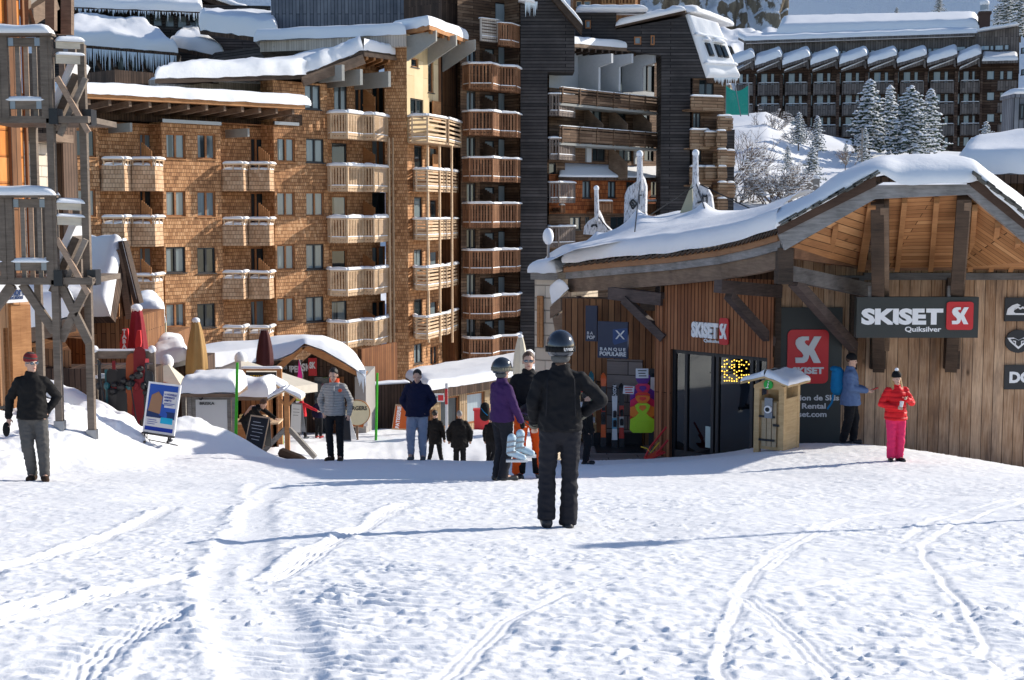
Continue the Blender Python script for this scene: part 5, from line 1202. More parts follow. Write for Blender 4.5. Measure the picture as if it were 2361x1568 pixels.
pl=sheet(WS,2316,842,2380,898,.01,.05,'wall_plate_sign',M['sign_black']);tag(pl,'lowest of three dark plates on the plank wall, white interlocked letters','sign')
tw=MB();put_text(tw,'DC',WS.L(WS.px(2352,870,.05)[0],.053,WS.px(2352,870,.05)[1]),WS.t,(0,0,1),27*pz_,50*pz_,bold=.05);tw.build('lettering',M['white_paint'],pl)
WB1=Wall(col(1375,29.4),col(1455,29.1));bs=sheet(WB1,1378,742,1447,826,0,.08,'bank_sign',M['sign_blue']);tag(bs,'dark blue hanging bank sign with white lettering behind the diagonal brace of the shop','sign')
tw=MB();pb=29.2/FPX
for t_,v,w_,h_ in (('B A N Q U E',806,62,9),('POPULAIRE',816,64,10)):put_text(tw,t_,WB1.L(WB1.px(1413,v,.08)[0],.083,WB1.px(1413,v,.08)[1]),WB1.t,(0,0,1),h_*pb,w_*pb,bold=.03)
s,z=WB1.px(1430,772,.08);
for k in ((-10,10,9,-10),(-2,0,-10,-10),(9,10,-1,-2)):tw.prism([WB1.L(s+(k[0]-1.5)*pb,.083,z+k[1]*pb),WB1.L(s+(k[0]+2.5)*pb,.083,z+k[1]*pb),WB1.L(s+(k[2]+2.5)*pb,.083,z+k[3]*pb),WB1.L(s+(k[2]-1.5)*pb,.083,z+k[3]*pb)],WB1.n*.01)
tw.build('lettering',M['white_soft'],bs);mb=MB();mb.prism([WB1.L(s+x*pb,.0805,z+y*pb)for x,y in ((-18,12),(18,16),(18,-14),(-14,-24),(-18,-18))],WB1.n*.001);mb.build('logo_patch',M['blue'],bs)
b2=sheet(WB1,1350,705,1376,787,-1.0,-.92,'bank_sign',M['sign_blue']);tag(b2,'smaller half hidden blue bank sign just left of the big hanging one','sign')
tw=MB();put_text(tw,'POP',WB1.L(WB1.px(1362,778,-.9)[0],-.918,WB1.px(1362,778,-.9)[1]),WB1.t,(0,0,1),9*pb,20*pb,bold=.03);put_text(tw,'B A',WB1.L(WB1.px(1360,768,-.9)[0],-.918,WB1.px(1360,768,-.9)[1]),WB1.t,(0,0,1),7*pb,15*pb,bold=.02);tw.build('lettering',M['white_soft'],b2)
SKI_M={'red':(.6,.04,.02),'white':(.7,.72,.72),'black':(.02,.02,.022),'teal':(.02,.12,.14),'orange':(.75,.12,.02),'green':(.02,.25,.1),'lblue':(.15,.4,.55)}
for k,c in SKI_M.items():M['ski_'+k]=m_plain('ski_'+k,c,.3,.5,nz=.1)
def ski(u,v0,v1,Y,cols,label,cat='skis',wd=.11,lean=.08):
 a=P(u,v1,Y);L=P(u,v0,Y).z-a.z;root=None;n=len(cols);ks=[0,.12,.3,.48,.62,.8,.94,1.0][:n]+[1.0]if n<7 else [0,.12,.3,.48,.62,.8,.94,1.0]
 root=empty('ski',a,label,cat,'skis leaning in the shop alcove')
 for i in range(n):
  z0,z1=L*i/n,L*(i+1)/n;mb=MB();rr=[]
  m_=5 if i==n-1 else 2
  for j in range(m_+1):
   z=z0+(z1-z0)*j/m_;k=z/L;hw=wd/2*(1.1-.35*math.sin(k*PI))*(math.sqrt(max(.02,1-((k-.93)/.07)**2))if k>.93 else 1);y=lean*k+(.10*((k-.9)/.1)**2 if k>.9 else 0)
   rr.append([a+V(-hw,-y if 0 else y,z),a+V(hw,y,z),a+V(hw,y+.02,z),a+V(-hw,y+.02,z)])
  mb.loft(rr);mb.build('ski_section',M['ski_'+cols[i]],root)
 for k,c in ((.42,'black'),(.56,'black')):
  mb=MB();p=a+V(0,lean*k-.03,L*k);mb.box(p.x-.035,p.x+.035,p.y-.05,p.y+.03,p.z-.07,p.z+.06);mb.ball(p+V(0,-.04,.05),.035,6,5);mb.build('binding',M['black'],root)
 return root
ski(1363,858,1040,30.2,['black','black','red','green','black','teal'],'teal and black ski with green stripe, leftmost in the shop alcove')
ski(1391,862,1038,30.0,['black','orange','black','red','black','orange'],'orange tipped black ski beside the teal one in the alcove',wd=.12)
r1=ski(1417,888,1040,29.9,['black','white','lblue','white','white','black'],'white ski with black lettered tip in the shop alcove',wd=.13)
tw=MB();put_text(tw,'ROXY',P(1417,903,29.88),V(0,0,-1),V(1,0,0),.075,.28,bold=.04);tw.build('lettering',M['white_soft'],r1)
ski(1433,886,1036,30.0,['black','red','white','red','black','black'],'red and black ski, rightmost in the alcove next to the paper notice',wd=.12)
mb=MB();a,b=P(1374,1050,29.5),P(1490,1050,29.3);mb.box(a.x,b.x,29.3,30.4,a.z-.05,a.z+.1);mb.box(a.x,b.x,30.3,30.4,a.z+.1,a.z+.35);tag(mb.build('ski_stand',M['black']),'low black rack holding the skis upright at the shop alcove','rack')
for k,(v0,v1,c,lb)in enumerate(((862,935,(.12,.02,.3),'purple plastic sledge, topmost of the hanging bunch'),(885,955,(.7,.02,.12),'crimson plastic sledge second from the top of the hanging bunch'),(905,975,(.8,.05,.03),'bright red plastic sledge hanging third in the bunch'),(912,962,(.85,.22,.02),'orange plastic sledge with looped handle above the lime one'),(930,998,(.45,.75,.02),'lime green plastic sledge hanging lowest in the bunch'))):
 Y=29.75-k*.06;cx=P(1482,900,Y).x;z0,z1=Zat(v1,Y),Zat(v0,Y);w_=.27
 M['sled%d'%k]=m_plain('sledge_plastic_%s'%'abcde'[k],c,.35,.5,nz=.05)
 mb=MB();pts=[];hz=z1-z0
 out=[(-.1,1),(-.16,.93),(-.14,.8),(-.08,.66),(-.14,.56),(-.26,.45),(-.27,.1),(-.2,.0),(.2,0),(.27,.1),(.26,.45),(.14,.56),(.08,.66),(.14,.8),(.16,.93),(.1,1)]
 inn=[(-.06,.93),(-.08,.84),(0,.74),(.08,.84),(.06,.93)]
 mb.prism([(cx+x,Y,z0+y*hz)for x,y in out],(0,.04,0));o=mb.build('sledge',M['sled%d'%k]);tag(o,lb,'sledge','plastic sledges hanging by the shop door')
 mb=MB();mb.prism([(cx+x,Y-.006,z0+y*hz)for x,y in inn],(0,.004,0));mb.build('handle_hole',M['sled%d'%max(k-1,0)],o);mb=MB();mb.prism([(cx+x*.7,Y-.015,z0+y*hz)for x,y in ((-.22,.08),(.22,.08),(.2,.4),(-.2,.4))],(0,.012,0));mb.build('seat_panel',M['sled%d'%k],o)
for i,(u0,v0,u1,v1,t_)in enumerate(((1466,850,1495,872,'white paper notice pinned above the sledges'),(1436,889,1461,907,'slanted white card with red lines beside the skis'))):
 Y=29.3;a,b,c,d=P(u0,v1+i*1,Y),P(u1,v1+i*2,Y),P(u1+2*i,v0+i*2,Y),P(u0+2*i,v0,Y);mb=MB();mb.prism([a,b,c,d],(0,.02,0));o=mb.build('notice',M['paper']);tag(o,t_,'notice')
 tw=MB();
 for k in range(3):c_=(a+b+c+d)/4+V(0,-.006,.06-.055*k);tw.box(c_.x-.09+.01*k,c_.x+.09-.02*(k%2),c_.y-.003,c_.y,c_.z-.012,c_.z+.008)
 tw.build('printed_lines',M['sign_red' if i else 'black'],o)
mb=MB();a=P(1520,1030,28.2);mb.tube([P(1488,1052,28.2),P(1500,1030,28.2),P(1536,985,28.4)],.022,6);mb.tube([P(1505,1056,28.1),P(1540,1015,28.3)],.022,6);mb.bar(P(1490,1058,28.1),P(1528,1040,28.2),.3,.03)
o=mb.build('luge',M['sign_red']);tag(o,'red wooden sledge with yellow rope leaning at the foot of the shop corner','sledge');mb=MB();mb.tube([P(1478,1030,28.0),P(1492,1034,27.9),P(1500,1044,27.9),P(1520,1020,28)],.012,5);mb.build('rope',M['rope_yellow'],o)
o=empty('display_rack',P(1350,1000,30.3),'wooden display rack with small goods at the left of the ski alcove','rack')
mb=MB()
for u,v in ((1338,1010),(1372,1010)):mb.bar(P(u,v,30.4),P(u-3,880,30.4),.06,.06)
mb.build('frame',M['wood_new'],o)
for i,v in enumerate((905,940,975)):
 mb=MB();mb.bar(P(1336,v,30.3),P(1374,v,30.3),.3,.03);s_=mb.build('shelf',M['wood_new'],o)
 for j in range(3):
  mb=MB();c=P(1342+j*12,v-8,30.3);mb.box(c.x-.05,c.x+.05,c.y-.07,c.y+.05,c.z-.06,c.z+.05);mb.build('goods_box',M[('sign_red','paper','ski_teal')[(i+j)%3]],s_)
def sail(name,lab,base,outline,mast,Y,sh=1.0,tail=None):
 root=empty(name,P(base[0],base[1],Y),lab,'mast')
 mb=MB();mb.prism([P(u,v,Y)for u,v in outline],(.06,.16,0));mb.build('painted_fin',M['birch'],root)
 mb=MB();a,b=P(mast[0],mast[1],Y-.05),P(mast[2],mast[3],Y-.05);mb.tube([a,b],[mast[4],mast[4]*.8],9);mb.build('pole',M['birch'],root)
 sb=MB();sb.smooth=True;sb.ball(b+V(0,0,.02),mast[4]*1.05,8,5,(1,1,1.1));sb.build('snow_cap',M['snow'],root)
 return root
o=sail('painted_mast','tall whitewashed mast with painted diamond, in the middle behind the shop eave',(1465,545),[(1432,560),(1438,520),(1440,450),(1448,432),(1466,420),(1476,400),(1484,412),(1489,430),(1488,490),(1500,540),(1500,560)],(1476,440,1475,357,.085),35.2)
mb=MB();d_=[(1452,468),(1459,460),(1469,470),(1459,482)]
for a,b in zip(d_,d_[1:]+d_[:1]):mb.bar(P(a[0],a[1],35.15),P(b[0],b[1],35.15),.03,.04)
for a,b in (((1457,466),(1463,474)),((1455,472),(1462,476)),((1474,450),(1474,470)),((1474,450),(1480,450))):mb.bar(P(*a,35.15),P(*b,35.15),.02,.03)
mb.build('painted_mark',M['black'],o)
o=sail('painted_mast','tall whitewashed mast with painted crown sign, right one behind the shop eave',(1610,500),[(1595,510),(1598,460),(1597,430),(1603,410),(1612,425),(1630,432),(1640,450),(1644,480),(1650,510)],(1604,435,1604,355,.085),34.4)
mb=MB()
for a,b in (((1621,465),(1621,450)),((1621,450),(1626,454)),((1626,454),(1630,449)),((1630,449),(1630,468)),((1608,468),(1618,464)),((1618,464),(1624,470)),((1610,440),(1620,462))):mb.bar(P(*a,34.35),P(*b,34.35),.03,.04)
mb.build('painted_mark',M['black'],o)
mb=MB();mb.prism([P(1565,498,34.8),P(1596,420,34.6),P(1598,490,34.5),P(1590,502,34.6)],(.05,.12,0));mb.build('sail',M['canvas'],o)
o=sail('painted_mast','short whitewashed mast with painted arch mark, left one behind the shop eave',(1375,530),[(1345,540),(1347,522),(1356,510),(1372,500),(1379,485),(1386,500),(1392,515),(1408,530),(1408,545)],(1377,510,1375,436,.07),37.5)
mb=MB()
for a,b in (((1364,524),(1366,518)),((1366,518),(1371,520)),((1371,520),(1374,517)),((1374,517),(1376,524))):mb.bar(P(*a,37.4),P(*b,37.4),.03,.05)
mb.build('painted_mark',M['black'],o)
TPk=[(1458,545,35.3),(1615,510,34.5)]
def tent(u,v):
 uu=1262+(1905-1262)*u;Y=31.5+5.5*v
 vb=np.interp(uu,[1262,1330,1420,1500,1560,1640,1700,1800,1905],[600,568,535,510,497,494,490,478,440])
 vf=np.interp(uu,[1262,1330,1460,1640,1790,1905],[605,575,551,527,492,455])
 p0=P(uu,vf,31.2-(uu-1262)/650*4.5);p1=P(uu,vb,36.2-(uu-1262)/650*3)
 p=p0.lerp(p1,v)
 for cu,h,wd in ((1468,.5,40),(1622,.4,40),(1375,.2,24)):
  d=math.hypot((uu-cu)/wd,(v-.82)/.22);p.z+=h*math.exp(-d*1.35)*(1 if d<4 else 0)
 p.z+=.03*noise.noise(Vector((p.x,p.y,1.5)))
 return p
sb=MB();sb.smooth=True;sb.surf(tent,lin(0,1,90),lin(0,1.25,30));o=sb.build('tent_roof',M['roof_snow'],shop)
mb=MB()
for a,b in (((1476,420,35),(1462,550,31.5)),((1606,425,34.3),(1638,520,32)),((1600,430,34.3),(1500,495,35.5)),((1614,425,34.4),(1740,486,33.5)),((1380,500,37.4),(1404,530,37))):mb.tube([P(*a),P(*b)],.016,5)
o=mb.build('guy_ropes',M['black'],shop);o['kind']='stuff'
o=empty('roof_lamp',P(1263,605,36),'snow topped round floodlight on a short pole left of the shop roof','lamp');mb=MB();mb.tube([P(1264,600,36),P(1264,558,36)],.04,6);mb.box(P(1256,0,36).x,P(1272,0,36).x,35.95,36.1,Zat(560,36),Zat(545,36));mb.build('pole',M['metal'],o)
sb=MB();sb.smooth=True;sb.ball(P(1264,545,36),.19,10,8,(.75,.75,1.15));sb.build('snow_cap',M['snow'],o)
b=empty('neighbour_house',P(2330,420,33),'low dark timber house with thick snow roof behind the shop canopy at right','building')
A,B,C,D=P(2205,402,31.5),P(2500,402,30.5),P(2520,316,34),P(2225,362,37)
mb=MB();mb.hexa([p-V(0,0,.2)for p in (A,B,C,D)]+[A,B,C,D]);rf=mb.build('roof',M['board_dark'],b);sb=MB();snow_on(sb,A,B,C,D,.55,.45,10,8,3,.08);sb.build('snow_cap',M['roof_snow'],rf)
mb=MB();mb.hexa([A+V(.5,.8,-4),B+V(0,.8,-4),C+V(0,-.5,-4),D+V(.6,-.5,-4),A+V(.5,.8,-.19),B+V(0,.8,-.19),C+V(0,-.5,-.19),D+V(.6,-.5,-.19)]);mb.build('wall',M['board_dark'],b)
YH=24.6;hx=col(1738,YH+.1);WHt=Wall(hx,(hx[0]+.475,hx[1]-.33));hut=empty('wooden_hut',P(1790,1040,YH+.3),'small pine box hut with green round badge and snowy gable roof by the shop window','hut')
s0,s1,z0,z1=WHt.rect(1738,890,1807,1038);z0-=.1;dp=.6
def hb(name,mat,*a,par=None):
 mb=MB();WHt.box(mb,*a);return mb.build(name,M[mat],par or hut)
for sa,na in ((s0,0),(s1-.1,0),(s0,-dp),(s1-.1,-dp)):hb('post','wood_new',sa,sa+.1,na-.1,na,z0,z1)
zd_=WHt.px(1770,925)[1]
hb('side_panel','wood_new',s1-.03,s1-.005,-dp,-.1,z0+.1,zd_+.05);hb('side_panel','wood_new',s0+.005,s0+.03,-dp,-.1,z0+.1,zd_+.05);hb('back_panel','wood_new',s0+.1,s1-.1,-dp,-dp+.02,z0+.1,z1)
n_=3;dr=hb('door_frame','wood_new',s0+.1,s1-.1,-.07,-.055,z0+.1,zd_)
for k in range(n_):a=s0+.14+(s1-s0-.28)*k/n_;hb('door_plank','wood_box',a+.008,a+(s1-s0-.28)/n_-.008,-.05,-.015,z0+.16,zd_-.02)
for v in (960,1014):z=WHt.px(1760,v)[1];hb('hinge','black',s0+.1,s0+.1+.3,-.014,.012,z-.018,z+.018)
z=WHt.px(1790,981)[1];hb('latch','black',s1-.2,s1-.08,-.014,.015,z-.02,z+.02)
z=WHt.px(1777,928)[1];lk=hb('dial_plate','metal',(s0+s1)/2-.07,(s0+s1)/2+.08,-.014,.03,z-.28,z+.08)
mb=MB();c=WHt.L((s0+s1)/2+.005,.03,z-.12);mb.tube([c,c+WHt.n*.04],.068,14);mb.build('dial',M['white_paint'],lk);mb=MB();mb.tube([c+WHt.n*.04,c+WHt.n*.055],.04,12);mb.build('dial_hub',M['black'],lk)
zr=WHt.px(1770,867)[1];mid=(s0+s1)/2
mb=MB();mb.prism([WHt.L(s0,.0,z1-.05),WHt.L(s1,.0,z1-.05),WHt.L(s1,0,z1+.0),WHt.L(mid,0,zr-.02),WHt.L(s0,0,z1+.0)],WHt.n*.02);mb.build('gable_board',M['wood_new'],hut)
c=WHt.L(mid,.02,(z1+zr)/2-.06);mb=MB();mb.tube([c,c+WHt.n*.03],.085,18);bg_=mb.build('badge',M['green'],hut);mb=MB();c2=c+WHt.n*.032;mb.bar(c2+V(-.04,0,-.05),c2+V(.04,0,-.05),.01,.014);mb.bar(c2+V(-.01,0,-.05),c2+V(.0,0,.03),.01,.02);mb.ball(c2+V(.01,0,.055),.016,6,4);mb.bar(c2+V(0,0,.01),c2+V(.035,0,-.01),.01,.015);mb.build('badge_mark',M['white_paint'],bg_)
ov=.17
for sg in (-1,1):
 e=s0-ov if sg<0 else s1+ov;ze=WHt.px(1770,882)[1];zr2=zr+.02
 A,B,C,D=WHt.L(e,.22,ze),WHt.L(mid,.22,zr2),WHt.L(mid,-dp-.15,zr2),WHt.L(e,-dp-.15,ze);mb=MB();mb.add([p-V(0,0,.035)for p in (A,B,C,D)]+[A,B,C,D],[(3,2,1,0),(4,5,6,7),(0,1,5,4),(1,2,6,5),(2,3,7,6),(3,0,4,7)]);o=mb.build('roof_panel',M['wood_new'],hut)
 sb=MB();snow_on(sb,*[p+V(0,0,.004)for p in (A,B,C,D)],.1,.1,8,6,8+sg,.9,keep=(1,0,1,1)if sg<0 else (1,0,1,1));sb.build('snow_cap',M['snow'],o)
YT=23.0;tw_=empty('stair_tower',P(160,1000,YT+.6),'grey weathered wooden stair tower with slatted balconies and snow on its rails, at left edge','tower')
def pt(u,v,Y=YT):return P(u,v,Y)
Xc=lambda u,v=520:P(u,v,YT).x
BD=1.6
def tpart(name,mat,f,par=None):mb=MB();f(mb);return mb.build(name,M[mat],par or tw_)
for u,vb,y,du in ((126,1004,YT,0),(200,994,YT+.25,0),(96,985,YT+BD,0)):
 x=P(u+10,900,y).x if u in (126,200)else P(u,900,y).x;zb=gzf(x,y)-.3;zt_=Zat(84,YT)
 tpart('post','tower_wood',lambda mb:mb.box(x-.058,x+.058,y-.06,y+.06,zb,zt_-(.0 if u in (126,)else .1)))
 tpart('foot_plate','metal',lambda mb:mb.box(x-.08,x+.08,y-.075,y+.075,zb+.15,zb+.42))
for fl,dv in (('upper',0),('lower',372)):
 zfl,zfh=Zat(284+dv,YT),Zat(268+dv,YT);xl=Xc(-40);xr=Xc(128)+.02;xr2=Xc(212)
 tpart('floor_beam','tower_wood',lambda mb:mb.box(xl,xr2,YT-.06,YT+.04,zfl,zfh))
 tpart('floor','tower_wood',lambda mb:mb.box(xl,xr2,YT+.045,YT+BD,zfl+.02,zfh))
 zrt,zr0=Zat(84+dv,YT),Zat(268+dv,YT)
 def panel(u0,u1,y0,ns,mat='tower_slat',yy=0):
  x0,x1=Xc(u0),Xc(u1)
  pr=tpart('railing_panel','tower_wood',lambda mb:(mb.box(x0+.08,x1-.08,y0-.03,y0+.03,zrt-.16,zrt-.02),mb.box(x0+.08,x1-.08,y0-.03,y0+.03,Zat(252+dv,YT),Zat(233+dv,YT))))
  for x in (x0,x1):tpart('railing_post','tower_wood',lambda mb:mb.box(x-.06,x+.06,y0-.07,y0+.03,zr0-.04,zrt),pr)
  for k in range(ns):
   cx=x0+.12+(x1-x0-.24)*(k+.5)/ns;w_=(x1-x0-.24)/ns*.27
   tpart('slat',('slat_warm' if k%3==1 else 'tower_slat'),lambda mb:mb.box(cx-w_,cx+w_,y0+.035,y0+.065,zr0-.06,zrt-.1),pr)
  for cx in (x0+.11,x1-.11):
   for zc in (zrt-.09,Zat(242+dv,YT)):tpart('bracket','metal',lambda mb:mb.box(cx-.045,cx+.045,y0-.037,y0-.031,zc-.065,zc+.065),pr)
  sb=MB();snow_bar(sb,V(x0,y0,Zat(233+dv,YT)),V(x1,y0,Zat(233+dv,YT)),.14,.07,u0,5);sb.build('snow_cap',M['snow'],pr)
 panel(24,116,YT,3);panel(-50,8,YT,2);panel(24,110,YT+BD,2);
 rl=tpart('handrail','tower_wood',lambda mb:mb.box(xl,xr+.05,YT-.12,YT+.1,zrt,zrt+.04));sb=MB();snow_bar(sb,V(xl,YT,zrt+.04),V(xr+.02,YT,zrt+.04),.34,.15,3+dv,12);sb.build('snow_cap',M['snow'],rl)
 for k,(va,vb)in enumerate(((96,111),(124,146))):
  a=P(128,(va+vb)/2+dv,YT);b=P(194,(va+vb)/2+3+dv,YT+.25);r_=tpart('side_rail','tower_lit',lambda mb:mb.bar(a,b,.05,(vb-va)/FPX*YT));sb=MB();snow_bar(sb,a+V(0,0,.06),b+V(0,0,.06),.16,.09 if k==0 else .05,k,5);sb.build('snow_cap',M['snow'],r_)
 for (u0,v0,u1,v1)in ((131,178,204,305),(198,180,138,312)):
  tpart('cross_brace','slat_warm' if u0<150 else 'tower_slat',lambda mb:mb.bar(P(u0,v0+dv,YT-.02+(0 if u0<150 else .09)),P(u1,v1+dv,YT-.02+(0 if u0<150 else .09)),.07,.085))
 st=tpart('stair_stringer','tower_wood',lambda mb:mb.bar(P(186,175+dv,YT+.7),P(130,300+dv,YT+.7),.5,.12));sb=MB();a,b=P(188,160+dv,YT+.7),P(128,294+dv,YT+.7);snow_on(sb,a+V(0,-.3,.08),b+V(0,-.3,.08),b+V(0,.5,.08),a+V(0,.5,.08),.16,.14,8,4,2,.2);sb.build('snow_cap',M['snow'],st)
 tpart('infill_board','tower_lit',lambda mb:mb.box(Xc(130),Xc(160),YT+.9,YT+.94,Zat(230+dv,YT),Zat(178+dv,YT)))
 tpart('corner_bracket','black',lambda mb:(mb.box(Xc(124),Xc(144),YT-.09,YT+.2,zfl-.02,zfh+.12)))
 tpart('corner_bracket','black',lambda mb:(mb.box(Xc(192),Xc(213),YT+.1,YT+.4,zfl-.02,zfh+.12)))
for a,b in (((52,655),(126,765)),((30,660),(-30,740)),((140,655),(206,790)),((212,640),(140,785)),((28,655),(-20,720))):
 tpart('knee_brace','tower_wood',lambda mb:mb.bar(P(*a,YT+.05),P(*b,YT+.05),.1,.13))
lh=empty('corner_house',P(20,1000,27),'house with orange shingled wall and pine shop front behind the stair tower','building')
WO=Wall(col(-160,24.8),col(64,27.4));mb=MB();WO.box(mb,0,WO.len,-3,0,WO.px(30,640)[1],WO.px(30,-70)[1]);mb.build('upper_wall',M['shingle_orange'],lh)
mb=MB();WO.box(mb,WO.px(18,300)[0],WO.px(40,300)[0],.002,.07,WO.px(30,640)[1],WO.px(30,-70)[1]);mb.build('board_strip',M['board_brown'],lh)
mb=MB();WO.box(mb,WO.px(59,300)[0],WO.len+.02,.002,.06,WO.px(30,640)[1],WO.px(30,-70)[1]);mb.build('board_strip',M['board_brown'],lh)
WP_=Wall(col(-160,24.6),col(66,26.2));mb=MB();hs=[WP_.rect(10,756,22,942),WP_.rect(-60,730,0,940)]
WP_.panel(mb,0,WP_.len,-5.5,WP_.px(30,640)[1],hs);mb.build('shop_wall',M['pine_board'],lh);mb=MB();WP_.box(mb,0,WP_.len,-3,-.2,-5.5,WP_.px(30,640)[1]);mb.build('core_wall',M['board_dark'],lh)
for h in hs:window(WP_,h,lh,n=-.1,kind='warm',bars=0,glass='E')
mb=MB();
for u,w_ in ((27,3),(38,2),(47,4),(60,3)):s=WP_.px(u,800)[0];WP_.box(mb,s-.05,s+w_*.02,.002,.09,WP_.px(u,990)[1],WP_.px(u,702)[1])
mb.build_each('frame_post',M['beam_warm'],lh)
sg=sheet(WP_,-70,655,64,700,.1,.16,'fascia_sign',M['white_paint']);tag(sg,'white shop sign with blue lettering cut by the left edge under the tower','sign')
tw=MB();q=WP_.px(36,672,.16);put_text(tw,'ambre',WP_.L(q[0],.163,q[1]),WP_.t,(0,0,1),.16,.42,bold=.03);q=WP_.px(36,685,.16);put_text(tw,'Location',WP_.L(q[0],.163,q[1]),WP_.t,(0,0,1),.08,.3,bold=.02);tw.build('lettering',M['blue'],sg)
mb=MB();z=Zat(985,24.8);mb.box(Xat(-60,990,24.6),Xat(45,990,24.6),24.3,25.6,z-.25,z);mb.build('step',M['wood_box'],lh)
mb=MB();z=Zat(1015,24);mb.box(Xat(-60,1010,23.8),Xat(22,1010,23.8),23.6,24.6,z-.2,z);mb.build('step',M['wood_box'],lh)
mb=MB();mb.bar(P(62,40,28),P(118,5,28.8),.3,.3);mb.bar(P(60,0,28),P(60,70,28),.15,.15);mb.bar(P(118,-40,28),P(118,70,28),.18,.18);mb.bar(P(150,-40,30),P(150,80,30),.32,.2);mb.bar(P(138,-40,30),P(138,80,30),.1,.2);mb.build_each('eave_post',M['beam_brown'],lh)
mb=MB();mb.prism([P(60,50,28.2),P(60,-60,27.6),P(150,-60,29.5),P(108,0,29)],(0,0,.1));mb.build('eave_soffit',M['sign_grey2'],lh)
ph=empty('pale_house',P(95,500,36),'sunlit cream shingled house glimpsed between the tower posts','building')
WPh=Wall(col(70,38),col(165,40));mb=MB();WPh.box(mb,WPh.px(74,400)[0],WPh.px(119,400)[0],-3,0,-8,WPh.px(95,328)[1]);mb.build('wall',M['shingle_cream'],ph);mb=MB();WPh.box(mb,WPh.px(66,320)[0],WPh.px(125,320)[0],-3,.6,WPh.px(95,328)[1],WPh.px(95,310)[1]);mb.build('eave',M['beam_brown'],ph)
mb=MB();WPh.box(mb,WPh.px(140,400)[0],WPh.px(172,400)[0],-3,.1,-8,WPh.px(150,280)[1]);mb.build('dark_wall',M['board_dark'],ph)
ch=empty('chalet',P(300,190,100),'dark timber chalet with long snowy roof and icicles above the shingled house','building');YF=100
WF1=Wall(col(100,YF),col(640,YF+2));fr=lambda *a:WF1.rect(*a)
hs=[fr(148,18,164,28),fr(196,20,214,33),fr(220,20,238,34),fr(245,22,264,35),fr(270,24,288,37),fr(324,28,347,58),fr(352,30,374,61),fr(380,33,402,63),fr(408,35,431,65),fr(436,38,460,66)]
mb=MB();WF1.panel(mb,0,WF1.px(625,60)[0],-5,WF1.px(300,8)[1],hs);mb.build('wall',M['siding_dark'],ch)
for i,h in enumerate(hs):window(WF1,h,ch,kind='dark',bars=0,glass='2' if i%3 else 1,sill=True)
A,B,C,D=WF1.L(WF1.px(100,20)[0],2.0,WF1.px(130,14,2)[1]),WF1.L(WF1.px(474,30)[0],2.0,WF1.px(470,28,2)[1]),WF1.L(WF1.px(440,0)[0],-7,WF1.px(440,-30)[1]),WF1.L(WF1.px(100,0)[0],-7,WF1.px(300,-40)[1])
mb=MB();mb.hexa([p-V(0,0,.2)for p in (A,B,C,D)]+[A,B,C,D]);rf=mb.build('roof',M['board_dark'],ch);sb=MB();snow_on(sb,A,B,C,D,.7,.5,20,5,4,.3);sb.build('snow_cap',M['snow'],rf)
ic=MB()
for k in range(90):p=A.lerp(B,(k+rnd(0,1))/91)-V(0,.1,.1);ic.tube([p,p-V(0,0,rnd(.1,.7)*(1 if rnd(0,1)<.4 else .4))],[.05,.005],4)
ic.build('icicles',M['ice'],rf)['kind']='stuff'
ch2=empty('chalet',P(250,190,92),'lower dark chalet with drooping snow roof and icicles over shaded windows','building');WF2=Wall(col(150,92),col(560,93.5))
hs=[WF2.rect(a,130,b,164)for a,b in ((246,258),(262,286),(292,320),(326,340))];mb=MB();WF2.panel(mb,0,WF2.px(400,150)[0],-5,WF2.px(300,108)[1],hs);WF2.box(mb,0,WF2.px(400,150)[0],-5,-1,-5,WF2.px(300,108)[1]);mb.build('wall',M['siding_dark'],ch2)
for h in hs:window(WF2,h,ch2,kind='dark',bars=0,glass=3,sill=False)
A,B,C,D=P(150,100,90.5),P(411,122,90.5),P(340,66,99),P(160,55,99);mb=MB();mb.hexa([p-V(0,0,.25)for p in (A,B,C,D)]+[A,B,C,D]);rf=mb.build('roof',M['board_dark'],ch2);sb=MB();snow_on(sb,A,B,C,D,.8,.6,16,6,4,.35);sb.build('snow_cap',M['snow'],rf)
ic=MB()
for k in range(80):p=A.lerp(B,(k+rnd(0,1))/81)-V(0,.1,.2);ic.tube([p,p-V(0,0,rnd(.3,1.5))],[.05,.005],4)
ic.build('icicles',M['ice'],rf)['kind']='stuff'
mb=MB()
for k in range(7):p=A.lerp(B,(k+.7)/7.5)-V(0,0,.2);mb.bar(p,V(p.x+.9,91.9,p.z-2.3),.2,.2)
mb.build_each('brace',M['beam_dark'],ch2)
for q,lb in (([P(392,106,96),P(517,132,93),P(455,82,101),P(420,86,101)],1),([P(462,70,90),P(640,92,86),P(640,62,95),P(458,56,96)],2)):
 b_=empty('snowy_roof_house',q[0]-V(0,0,3),('small dark house with low hipped snow roof between the chalets','dark house with square edged snow roof left of the grey boarded block')[lb-1],'building')
 mb=MB();mb.hexa([p-V(0,0,.25)for p in q]+q);rf=mb.build('roof',M['board_dark'],b_);sb=MB();snow_on(sb,*q,.5+.3*lb,.5,10,6,lb,.2);sb.build('snow_cap',M['snow'],rf)
 mb=MB();w4=[q[0]+V(.7,1,0),q[1]+V(-.7,1,0),q[2]+V(-.5,-.5,0),q[3]+V(.5,-.5,0)];zz=min(p.z for p in q)-.2;mb.hexa([V(p.x,p.y,zz-7)for p in w4]+[V(p.x,p.y,zz)for p in w4]);mb.build('wall',M['siding_dark'],b_)
g_=empty('gable_house',P(550,60,104),'dark gable with steep snow edged roof slope at the top left of the grey block','building');WG2=Wall(col(460,104),col(640,104));gg=lambda u,v:WG2.L(WG2.px(u,v)[0],0,WG2.px(u,v)[1])
